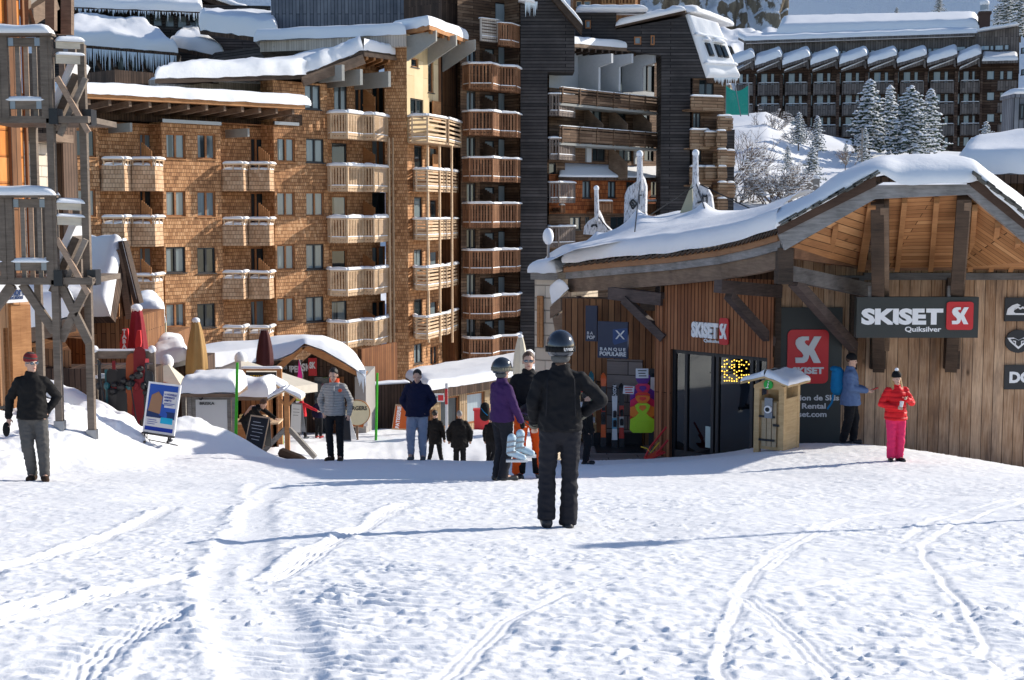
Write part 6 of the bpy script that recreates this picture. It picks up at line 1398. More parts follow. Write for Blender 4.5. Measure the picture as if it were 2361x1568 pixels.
mb=MB();mb.prism([gg(466,0),gg(626,56),gg(626,130),gg(466,130)],(0,4,0));mb.build('wall',M['board_dark'],g_);mb=MB();mb.bar(gg(455,-8)+V(0,-.3,0),gg(632,54)+V(0,-.3,0),1,.35);rf=mb.build('roof_edge',M['beam_dark'],g_);sb=MB();snow_bar(sb,gg(455,-10)+V(0,-.3,.1),gg(632,52)+V(0,-.3,.1),1.6,.4,3,16);sb.build('snow_cap',M['snow'],rf)
mb=MB();a,b=P(214,204,70),P(368,204,72)
for k in range(6):p=a.lerp(b,k/5);mb.tube([p-V(0,0,.1),p+V(0,0,.35)],.02,4)
for z in (.05,.2,.33):mb.tube([a.lerp(b,k/30)+V(0,0,z-.07*math.sin(PI*((k*5/30)%1)))for k in range(31)],.018,4)
tag(mb.build('safety_net',M['net_green']),'thin green net along the first snow roof of the shingled house','net')
ca=empty('steep_chalet',P(250,900,44),'timber chalet with very steep snow roof behind the stair tower and red parasol','building')
G0,G1,G2,G3=P(205,556,46),P(264,550,43),P(252,728,42.5),P(120,728,46)
sb=MB();A,B,C,D=P(60,735,43.5),P(254,730,41.5),P(283,562,43.2),P(120,562,47.0)
mb=MB();mb.hexa([p-V(0,0,.2)+V(.1,.2,0)for p in (A,B,C,D)]+[A,B,C,D]);rf=mb.build('roof',M['board_dark'],ca);snow_on(sb,A,B,C,D,.5,.45,10,10,3,.12);sb.build('snow_cap',M['roof_snow'],rf)
mb=MB();mb.prism([P(256,735,42.3),P(318,735,43.5),P(316,700,43.5),P(285,568,43.6)],(-.6,2.2,0));mb.build('gable_wall',M['board_brown'],ca)
mb=MB();mb.bar(P(284,556,43),P(320,700,43),.5,.18);o=mb.build('rake_board',M['beam_dark'],ca);sb=MB();snow_bar(sb,P(286,556,43)+V(0,0,.05),P(321,698,43)+V(0,0,.05),.5,.12,3,6);sb.build('snow_cap',M['snow'],o)
mb=MB();mb.bar(P(277,575,42.9),P(300,735,42.9),.2,.25);mb.build('rake_beam',M['beam_brown'],ca)
mb=MB();z=gzf(-12,44);mb.box(Xat(60,800,43),Xat(325,800,43),42.8,46,-8.6,Zat(728,43));mb.build('wall',M['board_brown'],ca)
for i,(u0,v0,u1,v1,t_)in enumerate(((212,665,262,690,''),(238,700,275,738,'Spécialités'))):
 mb=MB();a,b,c,d=P(u0,v1,42.5),P(u1,v1-8,42.3),P(u1,v0,42.3),P(u0,v0+8,42.5);mb.prism([a,b,c,d],(0,.05,0));o=mb.build('wooden_sign',M['beam_warm']);tag(o,('blank crooked plank sign under the steep chalet roof','carved wooden sign with thin dark lettering under the crooked plank')[i],'sign')
 if t_:tw=MB();put_text(tw,t_,(a+b+c+d)/4+V(0,-.01,0),b-a,(0,0,1),.22,.42);tw.build('lettering',M['black'],o)
for k,(q,lb)in enumerate((([P(-10,775,34),P(175,730,33),P(170,690,36),P(0,700,38)],'low lean-to with rounded snow roof, nearest left of the tower post'),([P(60,752,37),P(212,700,36),P(205,668,40),P(70,690,41)],'upper lean-to with sunlit snow roof behind the nearest lean-to'))):
 b_=empty('lean_to',V(q[0].x,q[0].y,gzf(q[0].x,q[0].y)),lb,'building');mb=MB();mb.hexa([p-V(0,0,.35)for p in q]+q);rf=mb.build('roof',M['beam_brown'],b_);sb=MB();snow_on(sb,*q,.7,.5,12,8,k+3,.25);sb.build('snow_cap',M['roof_snow'],rf)
 mb=MB();w4=[q[0]+V(.3,.5,0),q[1]+V(-.3,.5,0),q[2]+V(-.2,-.2,0),q[3]+V(.2,-.2,0)];zz=min(p.z for p in q)-.3;mb.hexa([V(p.x,p.y,-7)for p in w4]+[V(p.x,p.y,zz)for p in w4]);mb.build('wall',M['board_brown'],b_)
cf=empty('cafe_pavilion',P(340,900,48),'low café pavilion with domed snow roof and cream wall sign behind the red parasol','building')
q=[P(255,770,47),P(384,742,47),P(375,712,50),P(262,735,51)];mb=MB();mb.hexa([p-V(0,0,.2)for p in q]+q);rf=mb.build('roof',M['board_dark'],cf);sb=MB();snow_on(sb,*q,.85,.7,12,8,8,.1);sb.build('snow_cap',M['snow'],rf);mb=MB();mb.box(q[0].x+.2,q[1].x-.1,47.4,51,-8.9,q[0].z-.1);mb.build('wall',M['board_brown'],cf)
mb=MB();a,b,c,d=P(350,788,46.9),P(383,780,46.8),P(383,744,46.8),P(350,752,46.9);mb.prism([a,b,c,d],(0,.06,0));o=mb.build('wall_sign',M['cream_paint']);tag(o,'cream sign with faded black letters on the café pavilion gable','sign');tw=MB();put_text(tw,'OSEI LE',(a+b+c+d)/4+V(0,-.01,0),b-a,(0,0,1),.24,.42,bold=.02);tw.build('lettering',M['black'],o)
q=[P(345,850,43),P(440,828,43),P(425,795,47),P(350,800,47)];b_=empty('terrace_roof',q[0]-V(0,0,2.6),'flat terrace roof heaped with snow between red and ochre parasols','roof');mb=MB();mb.hexa([p-V(0,0,.15)for p in q]+q);rf=mb.build('deck',M['metal'],b_);sb=MB();snow_on(sb,*q,.45,.35,10,8,9,.3);sb.build('snow_cap',M['snow'],rf)
sb=MB();snow_on(sb,P(352,806,45),P(425,800,45),P(415,790,47.5),P(360,790,47.5),.4,.6,8,8,2,.5);sb.build('snow_heap',M['snow'],b_);mb=MB();mb.box(q[0].x,q[1].x,43.4,46.5,-8.4,q[1].z-.16);mb.build('wall',M['board_dark'],b_)
def parasol(u,vt,vb,Y,w_,mat,lab,cap=1.0,wt=.3):
 zt_,zb=Zat(vt,Y),Zat(vb,Y);x=Xat(u,(vt+vb)/2,Y);hw=w_/2/FPX*Y;zg=gzf(x,Y)
 o=empty('closed_parasol',(x,Y,zg-.02),lab,'parasol');mb=MB();mb.smooth=True;rings=[];n=26;H=zt_-zb
 for i in range(15):
  k=i/14;r=hw*(wt+(1-wt)*(math.sin(min(1,k*1.12)*PI/2)**.9))*(1 if k<.93 else 1-(k-.93)*3)
  rings.append([(x+r*(1+.13*math.sin(j*7*2*PI/n+k*1.2))*math.cos(2*PI*j/n),Y+r*(1+.13*math.sin(j*7*2*PI/n+k))*math.sin(2*PI*j/n),zt_-H*k)for j in range(n)])
 rings.reverse();mb.loft(rings);mb.build('folded_canopy',M[mat],o);mb=MB();mb.tube([(x,Y,zg-.1),(x,Y,zb+.2)],.035,8);mb.build('pole',M['metal'],o)
 if cap:sb=MB();sb.smooth=True;r=hw*wt*1.35*cap;sb.ball((x,Y,zt_+r*.1),r,12,8,(1,1,.75));sb.build('snow_cap',M['snow'],o)
 return o
parasol(318,712,950,38,56,'red_canvas','tall closed red parasol dusted with snow behind the snowboard rack',1.0,.36)
parasol(453,740,870,43,48,'ochre_canvas','closed ochre yellow parasol left of the grey open one',1,.3)
parasol(610,762,845,50,38,'maroon_canvas','closed dark maroon parasol in front of the domed snow roof',0,.4)
parasol(1200,776,870,49,34,'cream_canvas','closed cream parasol with snow tip behind the man in sunglasses',1,.28)
def open_parasol(pts,apex,Y,lab,drop=.25,mats='grey_canvas'):
 o=empty('open_parasol',V(apex[0]*0+Xat(apex[0],900,Y),Y+.3,gzf(Xat(apex[0],900,Y),Y)),lab,'parasol');ap=P(apex[0],apex[1],Y);c=[P(u,v,y)for u,v,y in pts];mb=MB();n=len(c)
 for i in range(n):a,b=c[i],c[(i+1)%n];mb.poly([a,b,ap]);mb.poly([a-V(0,0,drop),b-V(0,0,drop),b,a]);mb.poly([b-V(0,0,.03),a-V(0,0,.03),ap-V(0,0,.05)])
 mb.build('canopy',M[mats],o);mb=MB();mb.tube([V(ap.x,ap.y,worldloc(o).z-.1),ap],.035,8);mb.build('pole',M['metal'],o);sb=MB();sb.smooth=True;sb.ball(ap+V(0,0,.02),.2,10,8,(1,1,1.1));sb.build('snow_cap',M['snow'],o);return o
open_parasol([(470,862,43),(560,905,40.5),(732,885,44),(640,855,47)],(555,828),43.5,'large open canvas parasol, grey and cream sides, snow on its tip')
open_parasol([(352,868,39),(424,900,37.5),(438,880,41.5),(372,850,43)],(385,836),40,'small beige open parasol between red parasol and easel poster',.12,'cream_canvas')
def hexsign(pts,Y,lab,txt,mat='sign_red',hs=.2):
 mb=MB();q=[P(u,v,Y)for u,v in pts];mb.prism(q,(0,.12,0));o=mb.build('hanging_sign',M[mat]);tag(o,lab,'sign');tw=MB();vs_=[v for _,v in pts];v0,v1=min(vs_),max(vs_);uc=sum(u for u,_ in pts)/len(pts)
 for i,t_ in enumerate(txt):p=P(uc,v0+(v1-v0)*(i+.55)/len(txt),Y);put_text(tw,t_,p+V(0,-.006,0),(1,0,0),(0,0,1),hs,bold=.05)
 if txt:tw.build('lettering',M['white_paint'],o)
 return o
hexsign([(284,758),(294,758),(296,775),(293,815),(277,815),(276,790)],41,'red hanging tobacco sign with vertical white letters beside red parasol','TABAC',hs=.13)
hexsign([(316,762),(323,762),(325,790),(322,810),(313,810),(311,790)],37,'narrow red lamp sign in front of the closed red parasol','',hs=.1)
rk_=empty('ski_rack',P(285,950,30),'grey timber rack hung with snowboards and poles behind the tower posts','rack');YR=30
for u in (218,351):mb=MB();p=P(u,815,YR);mb.box(p.x-.06,p.x+.06,YR-.05,YR+.05,gzf(p.x,YR)-.2,Zat(808,YR));mb.build('post',M['tower_wood'],rk_);sb=MB();sb.smooth=True;sb.ball((p.x,YR,Zat(806,YR)),.09,8,6);sb.build('snow_cap',M['snow'],rk_)
mb=MB();mb.bar(P(214,818,YR),P(353,818,YR),.06,.16);o=mb.build('top_rail',M['tower_wood'],rk_);sb=MB();snow_bar(sb,P(214,809,YR),P(353,809,YR),.1,.04,2,8);sb.build('snow_cap',M['snow'],o)
mb=MB();mb.tube([P(216,839,YR-.05),P(352,838,YR-.05)],.02,6);mb.build('middle_rail',M['metal'],rk_)
mb=MB();mb.bar(P(214,876,YR),P(353,876,YR),.08,.08);o=mb.build('lower_rail',M['tower_wood'],rk_);sb=MB();snow_bar(sb,P(214,872,YR),P(353,872,YR),.12,.1,2,12);sb.build('snow_cap',M['snow'],o)
for i,(u,c,v0,v1,tl)in enumerate(((258,'ski_black',850,985,6),(283,'black',850,960,-4),(305,'board_rust',815,995,-7),(322,'board_wine',800,970,-5),(340,'ski_black',855,985,3))):
 mb=MB();a,b=P(u+tl,v1,YR-.25),P(u,v0,YR-.12);d=(b-a);L=d.length;d.normalize();r=d.cross(V(0,1,0)).normalized()*.13;pts=[]
 for s_,w_ in ((0,.3),(.03,.8),(.1,1),(.5,.82),(.9,1),(.97,.8),(1,.3)):pts.append((s_,w_))
 q=[a+d*(L*s_)+r*w_ for s_,w_ in pts]+[a+d*(L*s_)-r*w_ for s_,w_ in reversed(pts)];mb.prism(q,(0,.025,0));o=mb.build('snowboard',M[c]);tag(o,('black snowboard leaning right of the tower post on the rack','all black board second from left on the rack','orange and grey snowboard in the middle of the rack','red snowboard with pale tip beside the orange one','black snowboard, rightmost on the rack')[i],'snowboard','snowboards leaning on the rack')
 mb=MB();c_=a.lerp(b,.62);mb.ball(c_+V(0,-.05,0),.11,7,5,(1,.6,.8));mb.ball(c_+V(.05,-.06,.14),.08,7,5,(1,.7,.8));mb.build('binding',M['black'],o)
for i,(u,v0,u1,v1)in enumerate(((226,830,250,990),(232,880,258,985),(300,880,318,990),(336,840,347,985))):
 mb=MB();mb.tube([P(u,v0,YR-.3),P(u1,v1,YR-.4)],.014,5);mb.tube([P(u,v0,YR-.3),P(u,v0,YR-.3).lerp(P(u1,v1,YR-.4),.08)],.025,6);o=mb.build('ski_pole',M['black']);tag(o,'thin black ski pole leaning on the snowboard rack','ski pole','ski poles on the rack')
for i in range(7):
 u=228+17*i;mb=MB();mb.bar(P(u+6,985+i%3*6,YR-.2),P(u,832+i%2*20,YR-.1),.07,.02);mb.ball(P(u+1,890,YR-.2),.07,7,5,(1,.7,1.3));tag(mb.build('hanging_ski',M[('black','ski_teal','board_wine')[i%3]]),'narrow ski hanging among the boards on the timber rack','ski','narrow skis on the timber rack')
a,b=P(95,900,30.5),P(305,1000,28.2);mb=MB();mb.prism([a,b,V(b.x,b.y,b.z-1),V(a.x,a.y,a.z-2.4)],(.05,.25,0));o=mb.build('ramp_parapet',M['siding_dark']);tag(o,'dark sloping parapet with thick snow coping behind the tower posts','parapet');sb=MB();snow_bar(sb,a+V(0,.12,0),b+V(0,.12,0),.4,.3,4,14);sb.build('snow_cap',M['snow'],o)
mb=MB();a,b=P(95,905,33.4),P(352,850,33.4);mb.box(a.x,b.x,33.4,34.4,-6.8,b.z);o=mb.build('shade_filler',M['board_dark']);tag(o,'dark low shed wall behind the ski rack and tower posts','shed')  # added dark block filling in for the shade behind the rack
ez=empty('poster_easel',P(367,1020,26.8),'white framed blue property poster tilted on a black easel in the snow','easel');YE=26.8
c=[P(328,994,YE),P(401,1005,YE-.1),P(417,888,YE+.25),P(343,879,YE+.3)];nn=(c[1]-c[0]).cross(c[3]-c[0]).normalized();nn=nn if nn.y<0 else -nn
def q4(a,b,e,f,off=0.0):g_=lambda s_,t_:c[0].lerp(c[1],s_).lerp(c[3].lerp(c[2],s_),t_)+nn*off;return [g_(a,e),g_(b,e),g_(b,f),g_(a,f)]
mb=MB();mb.prism(q4(0,1,0,1,0),nn*-.05);bo=mb.build('frame',M['white_paint'],ez)
for nm,mt,r_ in (('poster','poster_blue',(.06,.94,.04,.96)),('white_band','white_soft',(.06,.94,.12,.3)),('text_block','white_soft',(.52,.94,.52,.84)),('banner','poster_cyan',(.52,.9,.2,.32)),('photo_ground','poster_dark',(.06,.94,.3,.44)),('footer_band','poster_navy',(.06,.94,.04,.12))):
 off=.004 if nm=='poster' else (.008 if nm!='banner' else .012);mb=MB();mb.prism(q4(*r_,off),nn*-.003);mb.build(nm,M[mt],bo)
mb=MB();g_=lambda s_,t_:c[0].lerp(c[1],s_).lerp(c[3].lerp(c[2],s_),t_)+nn*.014
mb.prism([g_(.1,.42),g_(.48,.38),g_(.5,.72),g_(.36,.82),g_(.16,.74)],nn*-.003);mb.build('house_picture',M['poster_brown'],bo)
tw=MB();ex=(c[1]-c[0]).normalized();ey=(c[3]-c[0]).normalized()
for t_,s_,k,h_,w_,m_ in (('LA NOUVELLE',.73,.78,.036,.25,0),('RESIDENCE',.71,.72,.036,.21,0),('ARIETIS',.67,.66,.036,.15,0)):put_text(tw,t_,g_(s_,k),ex,ey,h_,w_,bold=.02,extrude=.002)
tw.build('lettering',M['poster_navy'],bo);tw=MB()
for s0_,s1_,k in ((.56,.9,.6),(.56,.84,.57),(.12,.4,.25),(.12,.44,.21),(.12,.36,.17)):p,q=g_(s0_,k),g_(s1_,k);tw.bar(p,q,.004,.01)
tw.build('printed_lines',M['poster_navy'],bo)
for u,du in ((333,2),(391,-3)):
 mb=MB();mb.bar(P(u,995,YE),P(u+du,1018,YE-.05),.03,.03);mb.bar(P(u+6,995,YE),P(u+4+du,1018,YE-.05),.02,.02);mb.bar(P(u+du-2,1019,YE-.3),P(u+du+8,1015,YE+.5),.04,.04);mb.build('leg',M['black'],ez)
mb=MB();mb.bar(P(328,997,YE-.05),P(402,1008,YE-.15),.07,.03);mb.build('ledge',M['black'],ez)
mb=MB();mb.tube([P(335,1012,YE),P(410,1027,YE-.2)],.012,5);mb.build('tie_bar',M['black'],ez)
def gat(u,v,Y):x=Xat(u,v,Y);return V(x,Y,gzf(x,Y))
def slabsnow(parent,q,th,r=None,seed=1,amp=.2):sb=MB();snow_on(sb,*q,th,r,10,6,seed,amp);sb.build('snow_cap',M['snow'],parent)
bk=empty('menu_kiosk',gat(480,950,34),'roofed menu board with thick snow cushion and white panel reading a café name','kiosk');Y=34
for u in (438,540,425):mb=MB();p=gat(u,950,Y+(.9 if u==425 else 0));mb.box(p.x-.05,p.x+.05,p.y-.05,p.y+.05,p.z-.3,Zat(908,Y));mb.build('post',M['beam_grey'],bk)
mb=MB();a,b=P(416,912,Y-.3),P(546,912,Y-.3);mb.box(a.x,b.x,Y-.4,Y+1.1,a.z-.03,a.z+.06);rf=mb.build('roof',M['beam_brown'],bk);slabsnow(rf,[V(a.x,Y-.42,a.z+.062),V(b.x,Y-.42,a.z+.062),V(b.x,Y+1.1,a.z+.062),V(a.x,Y+1.1,a.z+.062)],.42,.3,3,.1)
mb=MB();a,b=P(448,1030,Y),P(528,912,Y);mb.box(a.x-.04,b.x+.04,Y+.0,Y+.06,a.z-.1,b.z);fr=mb.build('panel_frame',M['beam_grey'],bk);mb=MB();mb.box(a.x+.06,b.x-.05,Y-.02,Y-.001,a.z,b.z-.1);mb.build('panel',M['white_soft'],fr)
tw=MB();put_text(tw,'BRISKA',P(478,930,Y)+V(0,-.03,0),(1,0,0),(0,0,1),.07,.36,bold=.01);p=P(463,919,Y)+V(0,-.03,0);tw.prism([p+V(x,0,z)for x,z in ((-.05,.05),(-.02,.0),(.02,.02),(.05,.05),(.07,0),(.02,-.04),(-.03,-.03))],(0,.005,0));tw.build('lettering',M['black'],fr)
k2=empty('snack_stall',gat(590,960,38),'little timber stall with lumpy snow roof behind the bending person','stall');Y=38
mb=MB();a,b=P(520,915,Y),P(620,915,Y);mb.box(a.x,b.x,Y,Y+1.6,a.z-.1,a.z);rf=mb.build('roof',M['beam_brown'],k2);slabsnow(rf,[V(a.x,Y-.05,a.z+.003),V(b.x,Y-.05,a.z+.003),V(b.x,Y+1.6,a.z+.003),V(a.x,Y+1.6,a.z+.003)],.4,.25,5,.4)
for x,y in ((a.x+.1,Y+.1),(b.x-.1,Y+.1),(a.x+.1,Y+1.5),(b.x-.1,Y+1.5)):mb=MB();mb.box(x-.05,x+.05,y-.05,y+.05,-8.2,a.z-.1);mb.build('post',M['beam_warm'],k2)
mb=MB();mb.box(a.x+.1,b.x-.1,Y+.1,Y+.15,-8.2,Zat(975,Y));mb.build('counter_front',M['beam_warm'],k2);mb=MB();mb.box(a.x,b.x+.3,Y-.3,Y+.5,Zat(975,Y),Zat(971,Y));mb.build('counter_top',M['wood_pale'],k2);mb=MB();mb.box(a.x,b.x,Y+1.45,Y+1.5,-8.2,a.z-.1);mb.build('back_wall',M['board_brown'],k2)
for i,(u,w_,h_)in enumerate(((560,.15,.2),(603,.3,.18),(575,.12,.15))):mb=MB();p=P(u,970,Y-.1);mb.box(p.x-w_/2,p.x+w_/2,Y-.2,Y,Zat(971,Y),Zat(971,Y)+h_);tag(mb.build('crate',M['wood_pale' if i else 'lamp_shade']),('small pale box at the left of the stall counter','wide pale crate at the right end of the stall counter','narrow box in the middle of the stall counter')[i],'box')
nb_=empty('name_board',gat(605,900,41),'black restaurant name board with yellow letters between brown posts','sign');Y=41
for u in (562,645):mb=MB();p=gat(u,900,Y);mb.box(p.x-.07,p.x+.07,Y-.07,Y+.07,p.z-.2,Zat(850,Y));mb.build('post',M['beam_warm'],nb_)
mb=MB();a,b=P(556,852,Y),P(650,852,Y);mb.bar(a,b,.18,.06);tr_=mb.build('top_beam',M['beam_warm'],nb_);sb=MB();snow_bar(sb,a+V(0,0,.03),b+V(0,0,.03),.2,.07,3,8);sb.build('snow_cap',M['snow'],tr_)
mb=MB();a,b=P(568,895,Y),P(637,858,Y);mb.box(a.x,b.x,Y-.02,Y+.03,a.z,b.z);pn=mb.build('board',M['black'],nb_);tw=MB();put_text(tw,'LE TAVAILLON',P(603,870,Y)+V(0,-.03,0),(1,0,0),(0,0,1),.13,.8,bold=.03);tw.build('lettering',M['yellow_paint'],pn)
def roofed(u,vt,vb,hw,Y,lab,stub=False,sc=1.0):
 o=empty('roofed_post',gat(u,vb,Y),lab,'post');x=worldloc(o).x;zg=worldloc(o).z;zt_=Zat(vt,Y);w_=hw/FPX*Y
 mb=MB();mb.box(x-.06,x+.06,Y-.06,Y+.06,zg-.1,zt_-.1);mb.build('post',M['beam_warm'],o)
 for s_ in (-1,1):
  mb=MB();e=V(x+s_*w_,Y,zt_-w_*.55);t_=V(x,Y,zt_);mb.prism([t_+V(0,-.35,0),e+V(0,-.35,0),e+V(0,.35,0),t_+V(0,.35,0)],(0,0,-.04));r_=mb.build('roof_panel',M['wood_pale'],o);sb=MB();q=[e+V(0,-.36,.003),t_+V(0,-.36,.003),t_+V(0,.36,.003),e+V(0,.36,.003)];q=q if s_<0 else [q[1],q[0],q[3],q[2]];snow_on(sb,*q,.09,.08,5,4,u,.5);sb.build('snow_cap',M['snow'],r_)
  mb=MB();mb.bar(V(x+s_*.04,Y,zt_-w_*1.0),e+V(-s_*.2,0,.0),.07,.07);mb.build('strut',M['beam_warm'],o)
  if not stub:mb=MB();mb.bar(V(x+s_*.05,Y,zg+.75),V(x+s_*.75,Y-.2,zg+.03),.1,.12);mb.build('foot_brace',M['beam_grey'],o)
roofed(663,896,1030,38,36,'wooden post with little snowy gable roof and splayed feet in the street')
roofed(622,872,1000,40,39.5,'small snowy gable roof on a post under the black name board',True)
mb=MB();a=gat(650,1030,35.6);b=gat(735,1036,34.6);mb.tube([a+V(0,0,.1),a.lerp(b,.5)+V(0,0,.12),b+V(0,0,.04)],[.14,.12,.05],7);tag(mb.build('dark_log',M['beam_dark']),'long dark half buried log at the foot of the roofed post','log')
def aboard(pts,Y,dp,fm,pm,lab,lines=(),cat='board',txt=None,txtcol='white_soft',side=None):
 c=[P(u,v,Y+(0 if i<2 else dp*.5))for i,(u,v)in enumerate(pts)];g_=gzf(c[0].x,Y);o=empty('a_board',(c[0].lerp(c[1],.5)),lab,cat)
 n=(c[1]-c[0]).cross(c[3]-c[0]).normalized();n=n if n.y<0 else -n
 mb=MB();mb.prism(c,n*-.03);f=mb.build('frame',M[fm],o);m=(c[0]+c[1]+c[2]+c[3])/4;mb=MB();mb.prism([m+(p-m)*.9+n*.003 for p in c],n*-.003);mb.build('panel',M[pm],f)
 bk_=[c[3]-n*.04,c[2]-n*.04,c[1]-n*.04+V(.1,dp,0),c[0]-n*.04+V(.1,dp,0)];mb=MB();mb.prism(bk_,V(0,.03,0));mb.build('back_leaf',M[side or fm],o)
 tw=MB();ex=(c[1]-c[0]).normalized();ey=(c[3]-c[0]).normalized();W_=(c[1]-c[0]).length;H=(c[3]-c[0]).length
 for t_,s_,k,h_,w_ in (txt or ()):put_text(tw,t_,c[0].lerp(c[1],s_).lerp(c[3].lerp(c[2],s_),k)+n*.006,ex,ey,h_*H,w_*W_,bold=.02,extrude=.003)
 for s0_,s1_,k in lines:a,b=(c[0].lerp(c[1],s_).lerp(c[3].lerp(c[2],s_),k)+n*.006 for s_ in (s0_,s1_));tw.bar(a,b,.003,.012)
 if tw.v:tw.build('lettering',M[txtcol],f)
 return o
ab=aboard([(562,1030),(606,1040),(622,962),(578,956)],32.5,.6,'wood_pale','black','black chalkboard A-frame menu with chalk writing on the snow pile',[(.2,.6,.8),(.15,.8,.7),(.2,.75,.6),(.25,.8,.5),(.2,.7,.38),(.3,.7,.28)],side='black')
aboard([(903,990),(938,992),(940,935),(912,932)],50,.6,'wood_pale','orange_board','orange bakery A-board with white vertical lettering beside the navy jacket man',txt=[],side='wood_pale')
tw=MB();p=P(917,962,49.9);put_text(tw,'PATISSERIE',p+V(.02,0,0),V(.12,0,1),V(-1,0,.12),.14,.8,bold=.03);o=tw.build('painted_word',M['white_paint'],[q for q in bpy.data.objects if q.name.startswith('a_board')][-1])
aboard([(812,985),(838,988),(846,928),(826,924)],50,.5,'wood_pale','orange_board','orange breakfast and crêpes A-board right of the round clock sign',txt=[('ENGLISH',.5,.82,.09,.7),('BREAKFAST',.5,.72,.08,.75),('CREPES',.5,.5,.1,.7),('PANINIS',.5,.25,.08,.7)],txtcol='black',side='white_soft')
aboard([(790,1018),(810,1018),(806,960),(790,955)],38,.4,'metal','black','thin metal framed A-board half hidden by the grey jacket man',side='white_soft')
aboard([(668,1000),(694,1001),(696,930),(672,928)],46,.4,'metal','white_soft','metal stand with grey and white posters behind the roofed post',[(.2,.8,.8),(.2,.8,.7),(.2,.7,.6)],txtcol='black')
mb=MB();c=P(823,952,47);mb.tube([c,c+V(0,.1,0)],.42,26);rs=mb.build('round_sign',M['cream_paint']);tag(rs,'round cream sign with black letters behind the grey jacket man','sign');tw=MB();put_text(tw,'BURGERS',c+V(-.02,-.012,.16),(1,0,0),(0,0,1),.14,.72,bold=.02);tw.build('lettering',M['black'],rs);mb=MB();mb.tube([c+V(0,.02,0),c+V(0,.08,0)],.45,26);mb.build('rim',M['beam_warm'],rs);p=gat(823,990,47.1);mb=MB();mb.box(p.x-.04,p.x+.04,47.11,47.19,p.z-.1,c.z);mb.build('post',M['beam_brown'],rs)
o=empty('feather_flag',gat(690,985,50),'tall pink feather flag fading to white and lime at the ski shop','flag');Y=50
def fl(pts,m):mb=MB();mb.prism([P(u,v,Y)for u,v in pts],(0,.01,0));mb.build('flag_cloth',M[m],o)
fl([(683,890),(696,890),(698,865),(695,845),(689,829),(687,860)],'pink_cloth');fl([(683,890),(696,890),(696,905),(683,905)],'white_paint');fl([(683,905),(696,905),(696,925),(683,925)],'lime_cloth');fl([(682,925),(695,925),(694,940),(682,940)],'white_paint');fl([(681,940),(694,940),(693,975),(682,965)],'pink_cloth');mb=MB();mb.tube([P(697,990,Y),P(698,865,Y),P(690,829,Y)],.018,5);mb.build('pole',M['metal'],o)
for i,(u0,v0,u1,v1,Y,r)in enumerate(((542,1005,547,836,33,.04),(644,960,641,867,42,.035),(866,972,870,860,47,.045),(652,988,645,900,42,.035))):
 a=P(u0,v0,Y);g_=gzf(a.x,Y);b=P(u1,v1,Y);mb=MB();mb.tube([V(a.x,Y,min(a.z,g_))-V(0,0,.2),b],[r,r*.8],8);o=mb.build('marker_pole',M['pole_green']);tag(o,('tall bright green pole rising beside the menu kiosk','green pole behind the little gable roof, lower left part hidden','green pole standing by the dark plank fence','short green pole behind the roofed post')[i],'pole','green marker poles in the street')
ss=empty('gabled_ski_shop',gat(730,960,53),'low ski shop with huge domed snow roof, open dark gable and icicles','shop');Y=52
gl=lambda u,v,y=Y:P(u,v,y)
pk,le,ri=gl(702,795),gl(660,842),gl(838,862)
mb=MB();mb.bar(pk+V(0,-.1,0),le+V(-.5,-.1,-.3),.3,.22);mb.build('rake_board',M['beam_warm'],ss);mb=MB();mb.bar(pk+V(0,-.1,0),ri+V(.1,-.1,-.05),.3,.3);mb.build('rake_board',M['beam_warm'],ss)
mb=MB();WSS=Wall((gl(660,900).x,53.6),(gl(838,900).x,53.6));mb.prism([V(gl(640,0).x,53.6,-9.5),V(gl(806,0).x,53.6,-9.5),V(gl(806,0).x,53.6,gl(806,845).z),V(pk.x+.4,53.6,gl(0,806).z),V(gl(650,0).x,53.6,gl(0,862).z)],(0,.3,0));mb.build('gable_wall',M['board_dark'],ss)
mb=MB();x0,x1=gl(806,0).x,gl(832,0).x;mb.box(x0,x1,52.4,56,-9.5,gl(0,872).z);mb.build('side_wall',M['sign_grey2'],ss)
tw=MB();put_text(tw,'SUPER',gl(674,851,53.5),(1,0,0),(0,0,1),.26,.75,bold=.04);put_text(tw,'SKI',gl(708,847,53.5),(1,0,0),(0,0,1),.3,.42,bold=.04);o=tw.build('shop_lettering',M['white_paint']);tag(o,'white shop name letters under the dark gable of the domed snow roof','sign')
mb=MB();c=gl(721,846,53.45);mb.box(c.x-.16,c.x+.16,53.4,53.5,c.z-.34,c.z+.34);o2=mb.build('red_plate',M['sign_red'],o);tw=MB();put_text(tw,'SK',c+V(0,-.06,.07),(1,0,0),(0,0,1),.26,.24,bold=.05);tw.build('lettering',M['white_paint'],o2)
mb=MB();mb.prism([V(gl(744,0).x,53.5,-9.4),V(gl(772,0).x,53.5,-9.4),V(gl(772,0).x,53.5,gl(0,880).z),V(gl(744,0).x,53.5,gl(0,880).z)],(0,.05,0));mb.build('door',M['board_brown'],ss);mb=MB();mb.box(gl(700,0).x,gl(738,0).x,53.5,53.58,-9,gl(0,880).z);mb.build('shop_window',M['glass0'],ss)
ctrl=[(350,858,818),(440,850,800),(520,845,787),(590,835,782),(640,828,772),(675,815,770),(702,793,771),(745,806,774),(790,832,790),(818,850,812),(842,866,850)]
cu=[c[0]for c in ctrl];cf_=[c[1]for c in ctrl];cb=[c[2]for c in ctrl]
